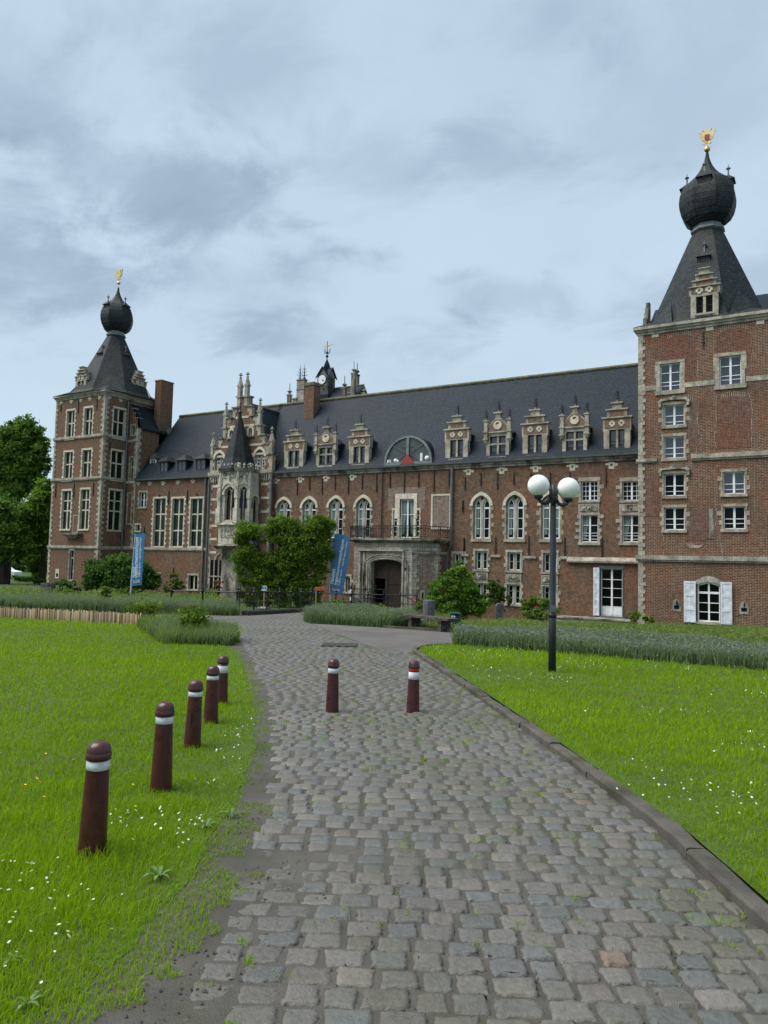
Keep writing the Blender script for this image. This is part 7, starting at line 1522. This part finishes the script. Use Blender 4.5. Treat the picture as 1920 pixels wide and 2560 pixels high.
def lavtips(par_label, poly, n, h, purple):
    q = scatter(poly, n); pn = vnoise(q[:, 0]*1.2, q[:, 1]*1.2, 11, 2.2); f = rng.uniform(.25, 1.12, n)**.8; H_ = h*(1+.22*pn)*f; x, y = HD[0]*q[:, 0]+LT[0]*q[:, 1], HD[1]*q[:, 0]+LT[1]*q[:, 1]
    isp = rng.random(n) < purple*np.clip((f-.55)*2.6, 0, 1.2); t = np.where(isp, rng.uniform(.78, 1, n), rng.uniform(.15, .5, n)+.15*f)
    o = leafmesh('lavender_spikes', np.stack([x, y, gz_d(q[:, 0], q[:, 1])+H_], 1), .06, 'lavender', None, t, .1, .38); tag(o, par_label, kind='stuff')
def greens(poly, n, h, label, mat='wild', name='wild_greenery', size=.1):
    q = scatter(poly, n); pn = vnoise(q[:, 0]*.9, q[:, 1]*.9, 23, 1.5); H_ = h*(1+.45*pn)*rng.uniform(.1, 1.0, n)**.7; x, y = HD[0]*q[:, 0]+LT[0]*q[:, 1], HD[1]*q[:, 0]+LT[1]*q[:, 1]
    o = leafmesh(name, np.stack([x, y, gz_d(q[:, 0], q[:, 1])+np.maximum(.03, H_)], 1), size, mat, None, .45+.22*pn+rng.normal(0, .14, n), .5, .35); o['kind'] = 'stuff'; o['label'] = label
LB = [(-2, -26), (36.0, -26), (33.6, -17), (31.2, -9.8), (31.4, -5.95), (33.6, -6.4), (34.5, -9), (37, -17), (40, -26)]; LB = LB[1:]
sheet('left_bed_soil', LB, .014, 'bed_soil'); sheet('left_bed_soil', [(33.6, -6.6), (34.5, -9), (37, -17), (40, -26), (62, -60), (66, -30), (48, -10)], .013, 'meadow', 3)
lavender([(36.2, -26), (33.9, -17), (31.4, -9.8), (31.6, -6.0), (33.6, -6.6), (34.6, -9), (36.6, -17), (38.8, -26)], 26000, .62, 'grey green lavender filling the left bed', .08, (.12, .0))
greens([(34.2, -9), (36.4, -17), (38, -26), (41, -26), (41, -17), (38, -9), (35, -7)], 14000, .45, 'bright rough greenery behind the left lavender')
greens([(41, -26), (41, -17), (38, -9), (36, -7.2), (44, -9), (50, -16), (54, -30)], 12000, .6, 'rough greenery before the left wing', size=.16)
MBED = [(26.4, -2.65), (24.75, .4), (24.2, 1.2), (23.55, 2.35), (26.5, 2.9), (30, 2.5), (31, -2), (29.5, -3.0)]
sheet('middle_bed_soil', MBED, .014, 'bed_soil'); lavender([(26.45, -2.6), (24.85, .3), (26.2, 1.2), (28.2, .8), (28.6, -2.2), (27.8, -2.9)], 17000, .55, 'grey green lavender in the middle bed beside the cobbles', .10, (.1, 0)); lavender([(27.0, -2.75), (26.2, -2.2), (27.2, -1.9), (28.8, -2.6)], 2200, .62, 'pale mauve lavender at the corner of the middle bed', .8)
greens([(24.6, 1.0), (23.7, 2.3), (26, 3), (28, 2.8), (26.4, 1.2)], 2600, .22, 'short bright grass behind the bench', size=.08)
greens([(28, .9), (28.6, -2.3), (30.4, -2.6), (37, -3.0), (37, 3), (28, 3)], 9000, .26, 'rough greenery behind the middle lavender')
RB = [(18.5, 1.75), (14.25, 7.5), (10.75, 12.0), (6, 19), (32, 24), (36, 8), (34, 3), (24, 2.5), (21, 2.2)]
sheet('right_bed_soil', RB, .016, 'bed_soil'); lavender([(18.3, 1.75), (14.2, 7.5), (10.7, 12.0), (8.3, 15.3), (10.4, 16), (12.9, 12.9), (16.4, 8.2), (19.8, 3.4), (19.4, 2.0)], 50000, .44, 'long band of mauve tinged lavender along the right lawn', .2, (.03, .0))
lavtips('mauve lavender spikes over the long right band', [(18.3, 1.75), (14.2, 7.5), (10.7, 12.0), (8.3, 15.3), (10.4, 16), (12.9, 12.9), (16.4, 8.2), (19.8, 3.4), (19.4, 2.0)], 60000, .45, .42)
lavtips('grey green lavender spikes over the left bed', [(36.2, -26), (33.9, -17), (31.4, -9.8), (31.6, -6.0), (33.6, -6.6), (34.6, -9), (36.6, -17), (38.8, -26)], 22000, .60, .15)
lavtips('grey green lavender spikes over the middle bed', [(26.45, -2.6), (24.85, .3), (26.2, 1.2), (28.2, .8), (28.6, -2.2), (27.8, -2.9)], 16000, .55, .2)
greens([(20.4, 2.7), (16.4, 8.3), (12.9, 13), (10.5, 16.5), (17, 20), (23, 13), (27, 7), (29, 3), (23.4, 2.8)], 22000, .20, 'rough bright greenery behind the right lavender', size=.10)
greens([(23, 13), (27, 7), (29, 3), (31.5, 3), (32.5, 8), (31.5, 15), (27, 21), (18, 21)], 24000, .13, 'rough greenery below the right tower', size=.13)
def wisps(poly, n, h, label, name='tall_grass'):
    q = scatter(poly, n); pn = vnoise(q[:, 0]*.8, q[:, 1]*.8, 51, 1.6); hh = h*(1+.35*pn)*rng.uniform(.35, 1.2, n); t0 = .35+.2*pn+rng.normal(0, .1, n)
    tag(blades(name, q[:, 0], q[:, 1], hh, rng.uniform(.008, .016, n)*(1+q[:, 0]/30), t0, t0+rng.uniform(.1, .4, n), 'wild', 0, .45, (.08, .03), bend=.8), label)
wisps([(20.4, 2.9), (16.4, 8.3), (12.9, 13), (10.5, 16.5), (17, 20), (25, 20), (30, 14), (31.5, 6), (29, 3), (23.4, 2.9)], 24000, .27, 'wispy tall grass in the right bed')
wisps([(28, .9), (28.6, -2.3), (30.4, -2.6), (36, -2.8), (36, 3), (28, 3)], 6000, .42, 'wispy tall grass behind the middle lavender')
wisps([(34.2, -9), (36.4, -17), (38, -26), (44, -26), (44, -12), (38, -8)], 9000, .55, 'wispy tall grass behind the left lavender')
NB = [(17.15, -3.45), (17.3, -5.1), (19.8, -6.2), (22.7, -7.5), (22.9, -6.2), (20.8, -4.6), (18.6, -3.5)]
sheet('lawn_corner_soil', NB, .020, 'bed_soil'); lavender([(17.2, -3.5), (17.4, -5.0), (19.6, -6.1), (20.6, -4.9), (18.7, -3.6)], 9000, .42, 'grey green lavender at the lawn corner by the cobbles', .05, (.1, .05)); wisps(NB, 5200, .40, 'loose catmint and grass at the lawn corner'); greens([(19.6, -6.1), (22.6, -7.4), (22.7, -6.3), (20.8, -4.9)], 2500, .35, 'low greenery by the end of the willow fence', size=.08)

# ------------------------------------------------------------ lawn grass and flowers
def lawn(name, n, amin, amax, cond, z0, label, hmul=1.0, dmin=1.25, dmax=27):
    d = np.exp(rng.uniform(math.log(dmin), math.log(dmax), n)); a = rng.uniform(amin, amax, n); l = d*np.tan(a); k, hs = cond(d, l); d, l, hs = d[k], l[k], hs[k]; m = len(d)
    pn = vnoise(d*.8, l*.8, 3, 1.4); p2 = vnoise(d*3, l*3, 4, 2.0); h = (.042+.016*pn+.012*p2)*hs*rng.uniform(.5, 1.5, m)*hmul; h = np.maximum(.012, h)
    t0 = .30+.17*pn+rng.normal(0, .12, m)+.09*p2; t1 = t0+rng.uniform(.05, .4, m)
    w = .0034*np.maximum(1, (d/3.6)**.85)*rng.uniform(.7, 1.4, m)
    o = blades(name, d, l, h*np.maximum(1, (d/9)**.3), w, t0, t1, 'grass', z0, .62, (.05, .03), bend=.9); o['label'] = label
def cleft(d, l):
    e = Df(d)-l; nz = .16*vnoise(d*3.2, l*3.2, 9, 1.6)+.11*vnoise(d*12, l*12, 10, 1.5); gap = np.maximum(.06, Df(d)-Lf(d)+.0); gap = Lf(d)-Df(d)
    pr = np.clip((e+nz*.35+.04)/.05, 0, 1); pr = np.maximum(pr, np.where((e > -gap*np.where(d < 4.2, 1.35, 1.15)-.03) & (nz > np.where(d < 4.2, -.16, -.09)+.22*np.clip(-e/np.maximum(gap, .05), 0, 1)), .85, 0)); top = np.where(l < -7.45, 23.0+(-7.45-l)*.40, np.where(l < -5.1, np.interp(l, [-7.45, -5.1], [22.7, 17.3]), 17.2))
    return (rng.random(len(d)) < pr) & (d < top-.02), np.clip(.50+(e-.05)*1.6, .42, 1.0+.35*np.exp(-(e-1.2)**2))
def cright(d, l):
    e = l-np.interp(d, [p[0] for p in KL], [p[1] for p in KL])-.10; top = 18.35-(l-1.7)*.70
    return (e > 0) & (d < top) & (rng.random(len(d)) < np.clip(.80+e/.25, 0, 1)), np.clip(.80+e*.7, .75, 1.05)
lawn('lawn_grass', 330000, -1.05, -.08, cleft, .012, 'bright short grass of the left lawn', 1.15)
lawn('lawn_grass', 280000, .02, .86, cright, .055, 'bright short grass of the right lawn', 1.2)
def flowers(name, D, L, mat, r, z0, label, hz=(.035, .070), centre=True):
    n = len(D); x, y = HD[0]*D+LT[0]*L, HD[1]*D+LT[1]*L; z = gz_d(D, L)+z0+rng.uniform(*hz, n); t = rng.normal(0, .45, (n, 2)); k = 14; an = np.arange(k)*2*PI/k; rr = r*rng.uniform(.6, 1.2, n)*np.maximum(1, (D/9)**.4); q = np.where(np.arange(k) % 2, .62, 1.0)
    px = rr[:, None]*np.cos(an)*q; py = rr[:, None]*np.sin(an)*q; v = np.stack([x[:, None]+px, y[:, None]+py, z[:, None]+px*t[:, :1]+py*t[:, 1:]+rr[:, None]*.2*q], -1); c = np.stack([x, y, z], -1)[:, None]; v = np.concatenate([v, c], 1).reshape(-1, 3)
    b = (np.arange(n)*(k+1))[:, None]; f = np.concatenate([np.stack([b[:, 0]+i, b[:, 0]+(i+1) % k, b[:, 0]+k], 1) for i in range(k)]); o = npmesh(name, v, f, mat); tag(o, label, kind='stuff')
    if centre:
        k = 6; an = np.arange(k)*2*PI/k; r2_ = rr*.33; px = r2_[:, None]*np.cos(an); py = r2_[:, None]*np.sin(an); v = np.stack([x[:, None]+px, y[:, None]+py, z[:, None]+px*t[:, :1]+py*t[:, 1:]+r2_[:, None]*.5], -1); c = np.stack([x, y, z+r2_*1.0], -1)[:, None]; v = np.concatenate([v, c], 1).reshape(-1, 3)
        b = np.arange(n)*(k+1); f = np.concatenate([np.stack([b+i, b+(i+1) % k, b+k], 1) for i in range(k)]); npmesh('flower_centres', v, f, 'yellow_petal', None, o)['kind'] = 'stuff'
def clustered(centres, n, sd):
    c = np.array(centres); k = rng.integers(0, len(c), n); q = c[k]+rng.normal(0, 1, (n, 2))*np.array(sd); return q[:, 0], q[:, 1]
cen = [GS(*p)[:2] for p in ((1470, 1740), (1500, 1760), (1590, 1750), (1560, 1730), (1420, 1690), (1640, 1640), (1650, 1610), (1560, 1640))]; cen = [(c@HD, c@LT) for c in cen]; D1, L1 = clustered(cen, 110, (.16, .22))
D2 = rng.uniform(9, 17.5, 2600); L2 = rng.uniform(1.2, 9, 2600); k = (D2 < 18.4-(L2-1.7)*.70) & (L2 > np.interp(D2, [p[0] for p in KL], [p[1] for p in KL])+.3) & (vnoise(D2*1.5, L2*1.5, 31, 1.7)+.07*(D2-9) > .50); flowers('daisies', np.concatenate([D1, D2[k]]), np.concatenate([L1, L2[k]]), 'petal', .0085, .058, 'white daisies scattered over the right lawn')
cen = [GS(*p)[:2] for p in ((270, 1800), (250, 1790), (70, 1890), (60, 1960), (130, 1990), (40, 2050), (540, 1590), (570, 1570), (535, 1610), (545, 1660), (470, 1700), (400, 1800), (420, 1830), (500, 1640))]; cen = [(c@HD, c@LT) for c in cen]; D1, L1 = clustered(cen, 210, (.16, .14)); k = L1 < Df(D1)-.08; flowers('daisies', D1[k], L1[k], 'petal', .0085, .02, 'white daisies in the left lawn near the bollards')
c = [(g_@HD, g_@LT) for g_ in (GS(*p)[:2] for p in ((120, 1690), (60, 1700), (200, 1720), (150, 1730)))]; D1, L1 = clustered(c, 26, (.3, .25)); flowers('buttercups', D1, L1, 'yellow_petal', .010, .03, 'yellow buttercups in the left lawn', centre=False)
# broad weed leaves in the near grass and tufts in the joints
def weed(p, s, label):
    d0, l0 = p[:2]@HD, p[:2]@LT; o = thing('dock_weed', tuple(p), label, 'weed', 'broad leaved weeds in the left lawn'); mb = MB()
    for i in range(6):
        a = i*1.05+random.uniform(-.3, .3); c, s_ = math.cos(a), math.sin(a); L_ = s*random.uniform(.7, 1.2); w = L_*.12; vv = []
        for t, ww, z in ((0, .3, .01), (.3, .8, .35), (.65, 1, .45), (1, .05, .30)): x, y = c*L_*t, s_*L_*t; vv += [(p[0]+x-s_*w*ww, p[1]+y+c*w*ww, p[2]+.02+z*L_*.9), (p[0]+x+s_*w*ww, p[1]+y-c*w*ww, p[2]+.02+z*L_*.9)]
        mb.add(vv, [(0, 1, 3, 2), (2, 3, 5, 4), (4, 5, 7, 6)])
    ob = mb.build('leaves', 'weed_leaf', o)
for (x, y), s, lb in (((60, 2185), .065, 'broad leaved weed at the near left corner of the lawn'), ((25, 2090), .06, 'broad leaved weed at the left edge of the lawn'), ((345, 1905), .09, 'small weed in the grass right of the nearest bollard'), ((500, 1770), .09, 'small weed near the dirt edge of the path'), ((445, 1795), .08, 'small weed between bollards and path')): weed(GS(x, y), s, lb)
n = 900; D = np.exp(rng.uniform(math.log(1.6), math.log(24), n)); L = rng.uniform(0, 1, n)**.8*(Rf(D)-Lf(D))+Lf(D); k = (vnoise(D*2.2, L*2.2, 41, 1.5)+.5*(L > Rf(D)-.4) > .25); D, L = D[k], L[k]; D = np.repeat(D, 9)+rng.normal(0, .022, len(D)*9); L = np.repeat(L, 9)+rng.normal(0, .03, len(D)); m = len(D)
o = blades('joint_weeds', D, L, rng.uniform(.012, .035, m), .004*np.maximum(1, D/4), rng.uniform(.25, .5, m), rng.uniform(.4, .8, m), 'grass', .018, .9, bend=.9); o['label'] = 'small grass tufts growing in the sett joints'

# loose clods and grit on the muddy left side of the setts
n = 1500; D = np.exp(rng.uniform(math.log(1.7), math.log(7.5), n)); L = Lf(D)-.25+np.abs(rng.normal(0, .42, n))*np.where(D < 4, 1.2, .7); k = vnoise(D*2.6, L*2.6, 61, 1.7) > .0; D, L = D[k], L[k]; n = len(D); r_ = rng.lognormal(-5.35, .45, n)
oc = np.array([(1, 0, 0), (0, 1, 0), (-1, 0, 0), (0, -1, 0), (0, 0, .9), (0, 0, -.5)], float); P = np.stack([HD[0]*D+LT[0]*L, HD[1]*D+LT[1]*L, gz_d(D)+.014], 1)
v = (P[:, None]+oc[None]*r_[:, None, None]*rng.uniform(.6, 1.4, (n, 6, 1))).reshape(-1, 3); b = np.arange(n)*6; f = np.concatenate([np.stack([b+i, b+(i+1) % 4, b+4], 1) for i in range(4)]); M['clod'] = mat_noise('dark soil clods', (.016, .014, .011), (.060, .053, .043), 30, .9)
o = npmesh('soil_clods', v, f, 'clod'); tag(o, 'dark soil crumbs scattered on the muddy path edge', kind='stuff')
